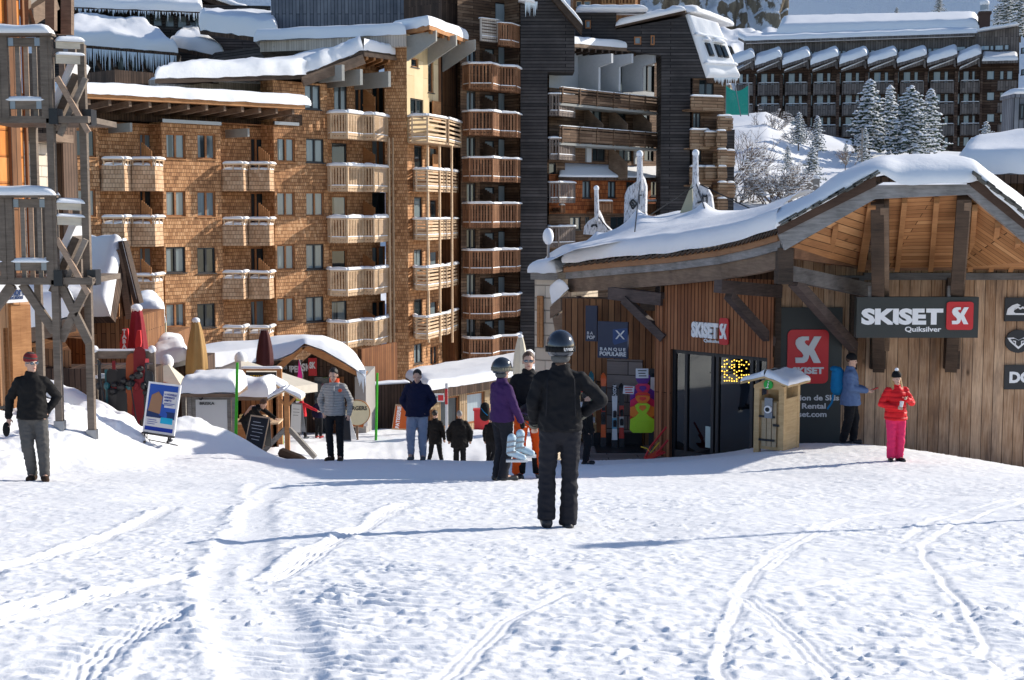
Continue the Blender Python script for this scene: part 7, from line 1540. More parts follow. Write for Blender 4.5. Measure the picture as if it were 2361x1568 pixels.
def dome(a,b):
 u=350+492*a;vf,vb=np.interp(u,cu,cf_),np.interp(u,cu,cb);yf=51.5 if u>600 else 51.5-(600-u)*.012
 p0,p1=P(u,vf,yf),P(u,vb,57.5);
 if b<.3:k=b/.3;p=p0.lerp(P(u,vf-(vf-vb)*.62,yf+.3),math.sin(k*PI/2));p.y+=.25*(1-math.cos(k*PI/2))
 else:k=(b-.3)/.7;p=P(u,vf-(vf-vb)*.62,yf+.55).lerp(p1,k)
 p.z+=.05*noise.noise(Vector((p.x*.7,p.y*.7,1)))
 return p
sb=MB();sb.smooth=True;sb.surf(dome,lin(0,1,70),lin(0,.3,8)+lin(.3,1,12)[1:]);
sb.surf(lambda a,b:dome(a,0).lerp(dome(a,1),b)-V(0,0,.05+.0*a),lin(0,1,30),[1,.5,0]);sb.build('snow_cap',M['roof_snow'],ss)
mb=MB();mb.box(gl(352,0).x,gl(640,0).x,52.2,57,-9.5,gl(0,862).z);mb.build('long_wall',M['board_dark'],ss)
ic=MB()
for k in range(9):p=P(842-k*2.2,868,51.6)+V(0,0,.25);ic.tube([p,p-V(0,0,rnd(.3,1.1))],[.05,.005],5)
ic.build('icicles',M['ice'],ss)['kind']='stuff'
mb=MB();WZ=Wall(col(835,62),col(935,66));s0,s1,z0,z1=WZ.rect(834,797,916,880);WZ.box(mb,s0,s1,-.2,0,-10,z1);tag(mb.build('plank_screen',M['board_brown2']),'tall brown plank screen under the lowest slatted balcony','screen')
mb=MB();WZ2=Wall(col(835,57),col(950,58));s0,s1,z0,z1=WZ2.rect(835,886,945,970);WZ2.box(mb,s0,s1,-.3,0,-10.2,z1);o=mb.build('plank_fence',M['board_dark']);tag(o,'low dark plank fence with snowy top behind the green pole','fence');sb=MB();snow_bar(sb,WZ2.L(s0,-.15,z1),WZ2.L(s1,-.15,z1),.5,.12,3,12);sb.build('snow_cap',M['snow'],o)
lc=empty('low_cafe',gat(1080,960,60),'low timber shop with wide sunlit snow roof and large windows in street dip','shop')
A,B,C,D=P(984,902,55.5),P(1262,858,61),P(1230,822,74),P(935,870,62)
mb=MB();mb.hexa([p-V(0,0,.35)for p in (A,B,C,D)]+[A,B,C,D]);rf=mb.build('roof',M['board_dark'],lc);sb=MB();snow_on(sb,A,B,C,D,.42,.5,20,10,6,.2);sb.build('snow_cap',M['roof_snow'],rf)
WLc=Wall((A.x+.1,A.y+.5),(B.x,B.y+.5));s_=lambda u,v=950:WLc.px(u,v)[0];mb=MB();hs=[WLc.rect(1016,915,1060,985),WLc.rect(1077,905,1118,975),WLc.rect(1132,900,1160,968),WLc.rect(1172,895,1200,960),WLc.rect(1208,890,1240,955)]
WLc.panel(mb,0,WLc.len,-10.5,WLc.px(1080,870)[1],hs,0,.2);mb.build('wall',M['board_tan'],lc)
for h in hs:window(WLc,h,lc,n=-.15,kind='brown',bars=0,glass='E' if h is hs[1]else 0,sill=False)
mb=MB();WLl=Wall((D.x+.3,D.y),(A.x+.1,A.y+.5));WLl.box(mb,0,WLl.len,-.2,0,-10.5,WLl.px(950,900)[1]);mb.build('wall',M['board_brown'],lc)
mb=MB();q=P(1010,918,54.8);mb.box(q.x-.28,q.x+.24,54.8,54.9,q.z-.15,q.z+.17);o=mb.build('hanging_sign',M['white_soft']);tag(o,'small white sign hanging from the corner of the low café roof','sign');tw=MB();put_text(tw,'SET',q+V(-.14,-.01,0),(1,0,0),(0,0,1),.13,.24,bold=.04);tw.build('lettering',M['sign_grey'],o);mb=MB();mb.box(q.x+.0,q.x+.21,54.79,54.799,q.z-.1,q.z+.12);mb.build('logo_patch',M['sign_red'],o)
mb=MB();p=gat(1030,1000,53);mb.box(p.x-.05,p.x+.05,52.9,53.1,p.z,p.z+1.9);o=mb.build('slim_sign_post',M['white_soft']);tag(o,'slim white post sign with red band near the low café','post');mb=MB();mb.box(p.x-.052,p.x+.052,52.88,52.899,p.z+1.1,p.z+1.7);mb.build('red_band',M['sign_red'],o)
for i,(u,v,Y,c,w_,lb)in enumerate(((1110,948,56,'sign_red',.3,'small red bin in front of the low café windows'),)):mb=MB();p=gat(u,v,Y);mb.box(p.x-w_,p.x+w_,Y,Y+.4,p.z,p.z+.8);mb.box(p.x-w_-.04,p.x+w_+.04,Y-.04,Y+.44,p.z+.8,p.z+.86);tag(mb.build('bin',M[c]),lb,'bin')
mb=MB();s,z=WA.px(366,734,1.2);p=WA.L(s,1.2,z);mb.box(p.x-.12,p.x+.2,p.y-.3,p.y,p.z-.08,p.z+.1);mb.bar(p+V(-.5,0,-.3),p+V(.0,-.1,-.15),.06,.06);o=mb.build('camera_lamp',M['black']);tag(o,'black security camera on a bracket below the shingled balcony','camera')
for i,(x,y,h_)in enumerate(((9.6,15.4,5.0),)):
 o=empty('lamp_post',(x,y,gzf(x,y)),'slim street lamp just outside the right edge casting a thin shadow','street lamp');mb=MB();z=gzf(x,y);mb.tube([V(x,y,z-.3),V(x,y,z+h_)],[.05,.04],8);mb.build('post',M['metal'],o);mb=MB();mb.smooth=True;mb.ball((x,y,z+h_+.15),.22,12,8);mb.build('lamp_shade',M['white_soft'],o)
def field(name,f,us,vs,mat,thick=None):
 mb=MB();mb.smooth=True;mb.surf(f,us,vs);o=mb.build(name,M[mat],origin=(0,0,0),uv=False);tag(o,kind='structure');return o
cru=[1400,1700,1760,1800,1850,1950,2050,2200,2361,2700];crv=[300,262,258,276,300,322,338,350,352,356]
def hz(u,t):
 vc=float(np.interp(u,cru,crv));Y=92+58*t
 zb=P(u,505,92).z;zc=P(u,vc,150).z;k=min(t,1);z=zb+(zc-zb)*(k**1.05)
 x=(u-CU)/FPX*Y
 z+=1.1*noise.noise(Vector((x*.1,Y*.09,4)))*math.sin(min(1,t)*PI)+.35*noise.noise(Vector((x*.35,Y*.3,2)))*min(1,t*3)*(1.2-k)
 if t>1:z-=(t-1)*14
 return V(x,Y,z)
field('hillside',hz,lin(1380,2720,120),lin(0,1.3,60),'roof_snow')
def mtn(a,b):
 x=-230+520*a;Y=330-25*b*0+130*b;z=-12+175*b**1.1
 n=noise.noise(Vector((x*.012,b*2,1)))*14+noise.noise(Vector((x*.05,b*6,3)))*4+noise.noise(Vector((x*.2,b*20,5)))*.9
 return V(x,Y+n,z+n*.4)
field('mountain',mtn,lin(0,1,150),lin(0,1,70),'mountain')
def clf(a,b):
 u=1395+492*a;x0=(u-CU)/FPX*232;z=5+48*b;Y=228+26*b+(a>.9)*(a-.9)*260+(6*a)
 r=noise.ridged_multi_fractal(Vector((x0*.09,z*.035,2)),.9,2.1,5,1,2)if 1 else 0
 s=noise.noise(Vector((x0*.25,z*.12,7)))+.6*noise.noise(Vector((x0*.7,z*.35,9)))
 return V(x0+s*.8,Y-r*4.0-s*2.2,z+noise.noise(Vector((x0*.3,z*.5,1)))*1.8)
field('rock_cliff',clf,lin(0,1,190),lin(0,1,110),'cliff')
def scr(a,b):
 u=1640+170*a;x=(u-CU)/FPX*215;v=95-30*b;n=noise.noise(Vector((x*.5,b*4,3)));return V(x,205+20*b,P(u,v,205+20*b).z+n*1.0-(1-b)*.4)
field('snow_bank',scr,lin(0,1,40),lin(-.6,1,14),'roof_snow')
def leafball(mb,c,r,sq,rng):
 n=5;ax=rng.random()*6
 ring=[V(c.x+r*sq[0]*math.cos(ax+j*1.2566)*rng.uniform(.8,1.2),c.y+r*sq[1]*math.sin(ax+j*1.2566),c.z+rng.uniform(-.15,.15)*r)for j in range(n)]
 t_,b_=c+V(0,0,r*sq[2]),c-V(0,0,r*sq[3]);mb.add(ring+[t_,b_],[(j,(j+1)%n,5)for j in range(n)]+[((j+1)%n,j,6)for j in range(n)])
def fir(u,vt,vb,Y,lab,wd=.26,dens=1.0,seed=0,lean=0,snow=1.0):
 rng=random.Random(seed*7+int(u));b0=P(u,vb,Y);H=P(u,vt,Y).z-b0.z;o=empty('fir_tree',b0,lab,'tree','snowy fir trees on the hillside')
 mb=MB();mb.tube([b0-V(0,0,.5),b0+V(lean*H,0,H*.97)],[H*.022,H*.003],6);mb.build('trunk',M['bark'],o)
 nb=MB();sb=MB();sb.smooth=False;N=int(105*dens)
 for k in range(N):
  h=.05+.95*(k+rng.random())/N;L=H*wd*1.38*(1-h)**.6*rng.uniform(.55,1.25)+H*.015;a=k*2.399+rng.uniform(-.3,.3);st=b0+V(lean*H*h,0,H*h);droop=rng.uniform(.12,.4);m_=max(2,int(L/(H*.035)))
  for j in range(m_):
   t_=(j+.7)/m_;c=st+V(math.cos(a)*L*t_,math.sin(a)*L*t_,H*.03-L*droop*t_**1.5+(L*.14*t_**4))+V(rng.uniform(-1,1),rng.uniform(-1,1),0)*(L*.12)
   r=H*.021*rng.uniform(.7,1.3)*(1.2-.4*t_)
   for q in range(3):d=V(rng.uniform(-1,1),rng.uniform(-1,1),rng.uniform(-1.1,.1)).normalized();w_=d.cross(V(0,0,1)).normalized()*r*.35;e=c+d*r*2.0;nb.add([c+w_,c-w_,e],[(0,1,2)])
   leafball(nb,c-V(0,0,r*.3),r*1.15,(1,1,.5,.9),rng)
   if rng.random()<.85*snow:leafball(sb,c+V(0,0,r*.3),r*1.75,(1.1,1.1,.6,.3),rng)
 cr=nb.build('crown',M['needles'],o,uv=False);sb.build('snow_load',M['snow'],cr,uv=False)['kind']='stuff';return o
TR=[(2003,190,352,134,.25,1.5,'tallest and leftmost of the big snowy firs before the long hotel'),(2050,204,350,138,.16,1.1,'slim snowy fir squeezed between the two biggest firs'),(2098,204,362,130,.30,1.7,'wide snowy fir right of the slim one, before the hotel'),(2142,212,356,134,.22,1.2,'rightmost of the big snowy firs before the hotel'),(1841,262,335,126,.27,.8,'small snowy fir left of its taller twin on the hill'),(1884,270,352,122,.2,.9,'narrow snowy fir in the middle of the hill'),(1872,340,422,108,.3,.9,'bushy snowy fir lower on the slope beside the wooden bin'),(1814,338,396,112,.28,.6,'crooked little fir low on the left of the slope'),(1949,332,380,116,.2,.5,'tiny thin fir right of the slope near the roof'),(1993,298,378,120,.2,.6,'small fir beside the pole under the biggest fir'),(2272,283,358,128,.34,.8,'broad young fir left of the grey turret'),(2322,282,350,131,.24,.7,'young fir next to the grey turret at right edge')]
for i,(u,vt,vb,Y,wd,dn,lb)in enumerate(TR):fir(u,vt,vb,Y,lb,wd,dn,i,.03 if i==7 else 0)
for i,(u,vt,vb,Y)in enumerate(((2067,18,52,240),(2213,30,50,240),(2165,-10,30,250),(2320,-30,70,215),(2352,-10,90,210),(2300,10,60,225),(2340,-60,40,230))):
 o=fir(u,vt,vb,Y,('lone far fir above the hotel roof, left one','far fir half hidden by the hotel roof near the chimney','far fir clump cut by the top edge','far snowy fir right of the chimney, cut by the top edge','lowest far fir in the top right corner','far fir just right of the chimney','far fir highest in the top right corner')[i],.3,.7,i+20);o['group']='far firs on the mountain'
def shrub(u,v,Y,w_,h_,n,lab,snow=.5,seed=1,lean=0):
 rng=random.Random(seed);b0=P(u,v,Y);o=empty('shrub',b0,lab,'shrub','bare snowy shrubs on the slope');mb=MB();sb=MB()
 def grow(p,d,L,r,k):
  e=p+d*L;mb.tube([p,p.lerp(e,.5)+V(rng.uniform(-1,1),0,rng.uniform(-1,1))*L*.06,e],[r,r*.8,r*.55],4,False)
  if rng.random()<snow:leafball(sb,p.lerp(e,rng.random())+V(0,0,r),L*.14,(1.6,1.2,.5,.3),rng)
  if k>0:
   for _ in range(3):grow(p.lerp(e,rng.uniform(.5,1)),(d+V(rng.uniform(-.8,.8),rng.uniform(-.6,.6),rng.uniform(-.35,.55))).normalized(),L*rng.uniform(.55,.85),r*.6,k-1)
 for k in range(n):grow(b0+V(rng.uniform(-.3,.3)*w_,rng.uniform(-.3,.3),-.2),V(rng.uniform(-1,1)*w_/h_+lean,rng.uniform(-.4,.4),1).normalized(),h_*rng.uniform(.3,.5),.05*h_**.5*.5,3)
 st=mb.build('branches',M['twigs'],o,uv=False);sb.build('snow_load',M['snow'],st,uv=False)['kind']='stuff'
shrub(1700,420,104,2.5,4.6,9,'tall bare shrub beside the dark tower corner on the slope',.5,3,.9);shrub(1715,480,98,3,3.4,12,'bare shrub low at the left foot of the slope',1.0,4,.5)
shrub(1790,475,97,3.6,3.4,26,'wide round shrub thick with snow low on the slope',1.2,5);shrub(1770,300,140,3.5,2.2,16,'low snowy bush by the green net',1.2,6,.2);shrub(1845,325,132,3.5,2,14,'low snowy bush behind the twin firs',1.2,7);shrub(1960,375,112,1.6,1.9,6,'thin bare twigs right of the tiny fir',.2,8)
mb=MB();a=P(1988,385,112);mb.tube([a-V(0,0,1),P(1988,296,112)],.07,6);tag(mb.build('utility_pole',M['beam_grey']),'thin grey pole standing on the slope below the big firs','pole')
o=empty('wooden_bin',P(1870,436,100),'small wooden enclosure capped with snow on the slope','enclosure');mb=MB();a,b=P(1856,438,100),P(1890,412,100);mb.box(a.x,b.x,100,101.2,a.z-.3,b.z);mb.build('box',M['beam_grey'],o);sb=MB();snow_on(sb,V(a.x,100,b.z),V(b.x,100,b.z),V(b.x,101.2,b.z),V(a.x,101.2,b.z),.3,.25,4,4,3,.3);sb.build('snow_cap',M['snow'],o);mb=MB();a,b=P(1836,436,101),P(1858,424,101);mb.box(a.x,b.x,101,102,a.z,b.z);o2=mb.build('side_box',M['beam_grey'],o)
o=empty('safety_net',P(1700,265,108),'tall green mesh net with steel poles beside the snowy mansard tower','net');mb=MB()
for u in (1673,1726,1700):mb.tube([P(u+(8 if u==1700 else 0),268,108),P(u-(6 if u==1700 else 0),192,108)],.05,5)
mb.build('poles',M['metal'],o)['kind']='stuff';mb=MB();n=22
for i in range(n+1):
 v0=196+14*math.sin(PI*i/n);mb.bar(P(1672+54*i/n,v0,108),P(1672+54*i/n,264,108),.05,.05)
for j in range(24):mb.tube([P(1672+54*i/10,198+66*j/23+13*math.sin(PI*i/10)*(1-j/23),108)for i in range(11)],.035,4,False)
mb.build('mesh',M['net_teal'],o,uv=False)
def remeshed(mb,name,mat,parent,vox,it=4,fold=0.0,ff=9,seed=0,origin=None,local=None):
 me=bpy.data.meshes.new('t');me.from_pydata([tuple(v)for v in mb.v],[],mb.f);o=bpy.data.objects.new('t',me);COL.objects.link(o)
 m=o.modifiers.new('r','REMESH');m.mode='VOXEL';m.voxel_size=vox
 s=o.modifiers.new('s','SMOOTH');s.factor=.5;s.iterations=it
 dg=bpy.context.evaluated_depsgraph_get();dg.update();nm=bpy.data.meshes.new_from_object(o.evaluated_get(dg));bpy.data.objects.remove(o)
 if fold:
  n=len(nm.vertices);nr=[Vector(v.normal)for v in nm.vertices]
  for v,q in zip(nm.vertices,nr):
   p=v.co;a=noise.noise(Vector((p.x*ff+seed,p.y*ff,p.z*ff*1.7+p.x*5)));b=noise.noise(Vector((p.x*ff*2.3,p.y*ff*2.3+seed,p.z*ff*3)))
   v.co=p+q*fold*((1-abs(a)*2.2)+.5*b)
 nm.name=name;nm.materials.clear();nm.materials.append(M[mat]);nm.polygons.foreach_set('use_smooth',[True]*len(nm.polygons))
 r=bpy.data.objects.new(name,nm);COL.objects.link(r)
 if parent is not None:r.parent=parent
 return r
def cap(mb,a,b,ra,rb):mb.tube([a,b],[ra,rb],10);mb.ball(a,ra,10,6);mb.ball(b,rb,10,6)
BASE=dict(pel=(0,0,.94),chest=(0,0,1.3),neck=(0,.01,1.47),head=(0,-.01,1.62),shL=(.165,.01,1.385),elL=(.25,.03,1.14),wrL=(.26,-.04,.9),shR=(-.165,.01,1.385),elR=(-.25,.03,1.14),wrR=(-.26,-.04,.9),hiL=(.09,0,.9),knL=(.1,-.03,.5),anL=(.1,.02,.1),toL=(.12,-.15,.05),hiR=(-.09,0,.9),knR=(-.1,-.03,.5),anR=(-.1,.02,.1),toR=(-.12,-.15,.05))
def rot(p,h):c,s=math.cos(h),math.sin(h);return V(p[0]*c-p[1]*s,p[0]*s+p[1]*c,p[2])
def person(u,vfoot,Y,height,heading,lab,jac,tro,sho='black',J={},hood=0,vox=.012,skin='skin',hair=('hair_brown','short'),hat=None,jl=.82,fat=1.0,flare=1.0,look=0,tilt=0,fold=.009,glasses=False,group=None,collar=None,sc_leg=1.0,puffy=0,name='person',gloves=False,sunk=0):
 s=height/1.75;h=R(heading);g=P(u,vfoot,Y);g.z=gzf(g.x,Y)-.012
 j={k:rot(Vector(J.get(k,v))*s,h)for k,v in BASE.items()};fw=rot((0,-1,0),h);sd_=rot((1,0,0),h);up=V(0,0,1)
 hf=h+R(look);hfw=rot((0,-1,0),hf);hsd=rot((1,0,0),hf);hfw=(hfw*math.cos(R(tilt))-up*math.sin(R(tilt))).normalized();hup=hsd.cross(hfw).normalized();hup=hup if hup.z>0 else -hup
 H=lambda x,y,z:j['head']+hsd*(x*s)+hfw*(y*s)+hup*(z*s)
 mb=MB();r=s*fat
 for a,b,ra,rb in (('pel','chest',.125,.13),('chest','neck',.12,.055),('neck','head',.052,.05)):cap(mb,j[a],j[b],ra*s,rb*s)
 for S in 'LR':
  for a,b,ra,rb in (('sh','el',.05,.04),('el','wr',.038,.027),('hi','kn',.08,.055),('kn','an',.052,.038),('an','to',.038,.03)):cap(mb,j[a+S],j[b+S],ra*s,rb*s)
  cap(mb,j['chest'],j['sh'+S],.08*s,.055*s);cap(mb,j['pel'],j['hi'+S],.1*s,.08*s)
  d=(j['wr'+S]-j['el'+S]).normalized();ac=d.cross(fw);ac=ac.normalized()if ac.length>.2 else sd_.copy();pn=ac.cross(d);w_=j['wr'+S];pl=w_+d*.05*s
  mb.ball(w_+d*.045*s,.032*s,8,6);cap(mb,w_,w_+d*.06*s,.024*s,.03*s)
  for q,(o_,L)in enumerate(((-.028,.07),(-.010,.08),(.009,.075),(.026,.058))):
   b1=w_+d*.075*s+ac*o_*s;m1=b1+(d*.9+pn*.35).normalized()*L*.55*s;e1=m1+(d*.45+pn*.8).normalized()*L*.5*s;mb.tube([b1,m1,e1],[.0095*s,.009*s,.007*s],6)
  sg=-1 if S=='L' else 1;t0=w_+d*.025*s-ac*.025*sg*s;mb.tube([t0,t0+(d*.6-ac*.6*sg+pn*.3).normalized()*.045*s,t0+(d*1.3-ac*.6*sg+pn*.8).normalized()*.075*s],[.012*s,.011*s,.008*s],6)
 def eb(c,rr,sq):
  k=MB();k.ball((0,0,0),1,12,9);mb.add([c+hsd*(v[0]*sq[0]*s)+hfw*(v[1]*sq[1]*s)+hup*(v[2]*sq[2]*s)for v in k.v],k.f)
 eb(H(0,0,.03),1,(.074,.092,.095));eb(H(0,.02,-.04),1,(.056,.066,.068));eb(H(0,.09,-.005),1,(.014,.024,.022));eb(H(0,.07,-.085),1,(.026,.02,.02));eb(H(0,.078,.03),1,(.05,.014,.012));eb(H(0,.077,-.047),1,(.026,.012,.012))
 for x in (-.076,.076):eb(H(x,-.005,.0),1,(.012,.02,.03))
 body=remeshed(mb,name,skin,None,vox*.8,2);body.location=g;tag(body,lab,'person',group)
 def part(f,nm,mat,v=vox,it=3,fo=0,ff=9):k=MB();f(k);return remeshed(k,nm,mat,body,v,it,fo,ff,u*.1)
 def hard(f,nm,mat,par=None):
  k=MB();k.smooth=True;f(k);o=k.build(nm,M[mat],None,origin=(0,0,0));o.location=(0,0,0);o.parent=par or body;return o
 def ell(k,c,sq,n=12,m=9):q=MB();q.ball((0,0,0),1,n,m);k.add([c+hsd*(v[0]*sq[0]*s)+hfw*(v[1]*sq[1]*s)+hup*(v[2]*sq[2]*s)for v in q.v],q.f)
 for x in (-.03,.03):hard(lambda k:ell(k,H(x,.083,.018),(.011,.007,.007),8,6),'eye','eye')
 hard(lambda k:ell(k,H(0,.09,-.048),(.022,.006,.006),8,5),'mouth','lip')
 def tr(k):
  cap(k,j['pel']-V(0,0,.02*s),j['pel']+V(0,0,.06*s),.14*r,.12*r)
  for S in 'LR':
   cap(k,j['pel']-V(0,0,.02*s),j['hi'+S],.13*r,.105*r);cap(k,j['hi'+S],j['kn'+S],.105*r*sc_leg,.078*r*sc_leg);d=(j['an'+S]-j['kn'+S]).normalized()
   k.tube([j['kn'+S],j['kn'+S].lerp(j['an'+S],.5),j['an'+S]+d*.02*s],[.078*r*sc_leg,.07*r*(sc_leg+flare)/2,.062*r*flare],12);k.ball(j['kn'+S],.078*r*sc_leg,10,6)
 part(tr,'trousers',tro,fo=fold*.9)
 for S in 'LR':
  def bt(k):a,t_=j['an'+S],j['to'+S];b_=V(a.x,a.y,.05*s+min(a.z,.1*s)-.1*s+t_.z-.05*s);cap(k,a,V(a.x,a.y,t_.z),.06*s,.058*s);cap(k,V(a.x,a.y,t_.z)-(t_-V(a.x,a.y,t_.z))*.25,t_,.056*s,.05*s)
  part(bt,'boot',sho,.01,2)
 def ja(k):
  ax=(j['neck']-j['pel']);L=ax.length;rings=[];lo=j['pel']-ax.normalized()*(jl-.78)*s*1.0
  for t_,wx,wy in ((0,.2,.172),(.25,.19,.16),(.5,.175,.135),(.72,.185,.135),(.85,.17,.12),(.93,.125,.1),(1.03,.07,.07)):
   c=lo.lerp(j['neck'],t_);rings.append([c+sd_*(wx*r*math.cos(2*PI*q/16))+fw*(wy*r*math.sin(2*PI*q/16))for q in range(16)])
  k.loft(rings)
  for S in 'LR':
   a,e,w_=j['sh'+S],j['el'+S],j['wr'+S];cap(k,a,e,.066*r,.058*r);cap(k,e,e.lerp(w_,.96),.057*r,.044*r);cap(k,j['neck']+(a-j['neck'])*.3-V(0,0,.03*s),a,.055*r,.064*r)
  k.tube([j['neck']-V(0,0,.03*s),j['neck']+V(0,0,.055*s)],[.085*s,.078*s],14)
  if hood:k.ball(j['neck']-fw*.09*s+V(0,0,.0),.1*s,10,7,(1.15,.8,.8))
 jk=part(ja,'jacket',jac,fo=fold,ff=8)
 if collar:hard(lambda k:k.tube([j['neck']-V(0,0,.0*s)+fw*.015,j['neck']+V(0,0,.075*s)],[.09*s,.092*s],16,False),'collar',collar,jk)
 hc=H(0,-.012,.045)
 if hair and hat!='helmet':
  def ha(k):
   ell(k,hc+hup*.012*s-hfw*.012*s,(.083,.098,.09));
   if hair[1]=='long':
    for q in range(5):x=-.07+.035*q;k.tube([H(x,-.04,.03),H(x*1.2,-.02,-.12),H(x*1.5+.02,.05,-.28)],[.035*s,.045*s,.025*s],7)
  o=part(ha,'hair',hair[0],.009,1,.004,30);
  me=o.data;bm=bmesh.new();bm.from_mesh(me)
  if hair[1]!='long' or 1:bmesh.ops.delete(bm,geom=[v for v in bm.verts if (Vector(v.co)-H(0,.045,-.02)).dot(hfw)>.012*s and (Vector(v.co)-H(0,0,.085)).dot(hup)<0 and abs((Vector(v.co)-j['head']).dot(hsd))<.068*s and (Vector(v.co)-H(0,0,-.1)).dot(hup)>0]+([v for v in bm.verts if (Vector(v.co)-H(0,0,.0)).dot(hup)<-.02*s and (Vector(v.co)-H(0,-.03,0)).dot(hfw)>-.02*s]if hair[1]=='short' else []),context='VERTS')
  bm.to_mesh(me);bm.free()
 if hat in ('beanie','pom','black_hat'):
  def be(k):q=MB();q.ball((0,0,0),1,16,12);k.add([hc+hup*(.03*s)+hsd*(v[0]*.092*s)+hfw*(v[1]*.106*s)+hup*(max(v[2],-.35)*.1*s)for v in q.v],q.f)
  o=hard(be,'hat',{'beanie':'striped_knit','pom':'black_cloth','black_hat':'black_cloth'}[hat])
  if hat=='pom':hard(lambda k:k.ball(H(0,-.01,.19),.038*s,10,7),'pompom','snow',o)
 if hat=='helmet':
  def he(k):q=MB();q.ball((0,0,0),1,24,18);k.add([hc+hup*(.02*s)+hsd*(v[0]*.13*s)+hfw*((v[1]*.155-.005)*s)+hup*(max(v[2],-.6 if v[1]<.1 else -.25)*.145*s)for v in q.v],q.f)
  o=hard(he,'helmet','helmet');
  def stp(k):
   pts=[]
   for q in range(25):a_=2*PI*q/24;pts.append(hc+hup*(-.008-.008*math.cos(a_))*s+hsd*(math.sin(a_)*.134*s)+hfw*((math.cos(a_)*.159-.005)*s))
   for a_,b_ in zip(pts[:-1],pts[1:]):k.bar(a_,b_,.008*s,.05*s,hup)
  st=hard(stp,'goggle_strap','black_cloth' if heading>150 else 'strap_grey',o)
  hard(lambda k:(ell(k,H(0,-.03,-.045),(.088,.085,.06))),'helmet_lining','lining_grey',o)
  hard(lambda k:[k.bar(H(-.06+.02*q,.142-abs(q-3)*.006,.03),H(-.04+.02*q,.142-abs(q-2)*.006,.03),.02*s,.07*s,hup)for q in range(6)],'goggles','visor',o)
 if glasses:hard(lambda k:(ell(k,H(-.034,.088,.02),(.032,.012,.02)),ell(k,H(.034,.088,.02),(.032,.012,.02)),k.bar(H(-.072,.075,.025),H(-.078,-.01,.02),.006,.012),k.bar(H(.072,.075,.025),H(.078,-.01,.02),.006,.012)),'sunglasses','visor')
 if gloves:
  for S in 'LR':d=(j['wr'+S]-j['el'+S]).normalized();hard(lambda k:(k.ball(j['wr'+S]+d*.06*s,.05*s,10,8,(.8,.8,1.3))),'glove','black_cloth')
 return body,j,g,H,(hsd,hfw,hup),hard,part
A={}
BK=180
b,j,g,H,(hs_,hf_,hu_),hard,part=person(1291,1214,12.55,1.74,180,'person in black ski clothes seen from behind, shiny dark helmet, hand on hip','black_shell','dark_trouser','black',J=dict(shL=(.18,.01,1.385),shR=(-.18,.01,1.385),elR=(-.37,.02,1.19),wrR=(-.2,-.1,1.04),elL=(.25,.03,1.16),wrL=(.235,-.1,.95),knL=(.12,-.02,.5),anL=(.125,.05,.12),toL=(.14,-.1,.07),anR=(-.075,.0,.06),knR=(-.09,-.04,.48),toR=(-.09,-.17,.02)),hat='helmet',fat=1.0,sc_leg=.95,flare=1.25,vox=.011,jl=.80,fold=.011)
tw=MB();c=H(-.045,-.154,.03);cu_=[(-.075+.0,.0)];put_text(tw,'uvex',V(0,0,0),V(1,0,0),V(0,0,1),.03,.095,bold=.04,extrude=.002)
vs_=[]
for p in tw.v:x=p[0];a_=(x+.07)/.13;q=H(0,0,.0)+hs_*(-math.sin(a_)*.143)+hf_*(-math.cos(a_)*.168-.019)+hu_*(p[2]+.05-.006);vs_.append(q)
k=MB();k.v=[tuple(v)for v in vs_];k.f,k.m,k.sm,k.ch=tw.f,tw.m,tw.sm,tw.ch;o=k.build('lettering',M['white_paint'],None,origin=(0,0,0));o.location=(0,0,0);o.parent=b
hard(lambda k:k.ball(H(0,-.07,-.1),.05,12,8,(1.1,.6,.7)),'hair','hair_brown')
hard(lambda k:[k.tube([j['pel']+V(-.17+.34*q/12,-.15*math.sin(PI*q/12)-.012,.045)for q in range(13)],.006,5)],'hem_cord','strap_grey')
for x in (-.12,.12):hard(lambda k:k.tube([j['chest']+V(x,-.135,.1),j['chest']+V(x*1.05,-.15,-.1),j['pel']+V(x*1.1,-.145,.12)],.004,4),'seam','dark_trouser')
for S in 'LR':hard(lambda k:k.tube([j['wr'+S]-(j['wr'+S]-j['el'+S]).normalized()*.03,j['wr'+S]+(j['wr'+S]-j['el'+S]).normalized()*.02],[.05,.048],12),'cuff','strap_grey')
b,j,g,H,hh,hard,part=person(80,1104,19.4,1.79,12,'person in black jacket and grey trousers with striped knit hat and sunglasses at the left','black_wool','grey_denim','boot_brown',J=dict(elR=(-.3,.05,1.14),wrR=(-.31,-.02,.9),elL=(.32,.08,1.16),wrL=(.2,-.02,.97),knR=(-.07,-.06,.5),anR=(-.03,.05,.1),toR=(-.06,-.1,.05),anL=(.14,-.05,.1),toL=(.17,-.2,.05),knL=(.13,-.06,.5)),hat='beanie',hair=None,glasses=True,look=38,fat=1.05,jl=.84)
hard(lambda k:k.ball(j['wrR']+V(-.02,-.05,-.16),.075,10,8,(.7,.7,1.4)),'held_gloves','black_cloth')
b,j,g,H,hh,hard,part=person(1158,1112,19.6,1.7,125,'person in purple jacket with helmet turned away, carrying pale blue ski boots','purple_shell','dark_trouser','black',J=dict(elR=(-.24,-.05,1.12),wrR=(-.22,-.18,.9),elL=(.24,-.02,1.14),wrL=(.2,-.14,.92),knL=(.1,-.05,.5),anR=(-.1,.06,.1)),hat='helmet',fat=1.0,flare=1.15,look=-5,gloves=True)
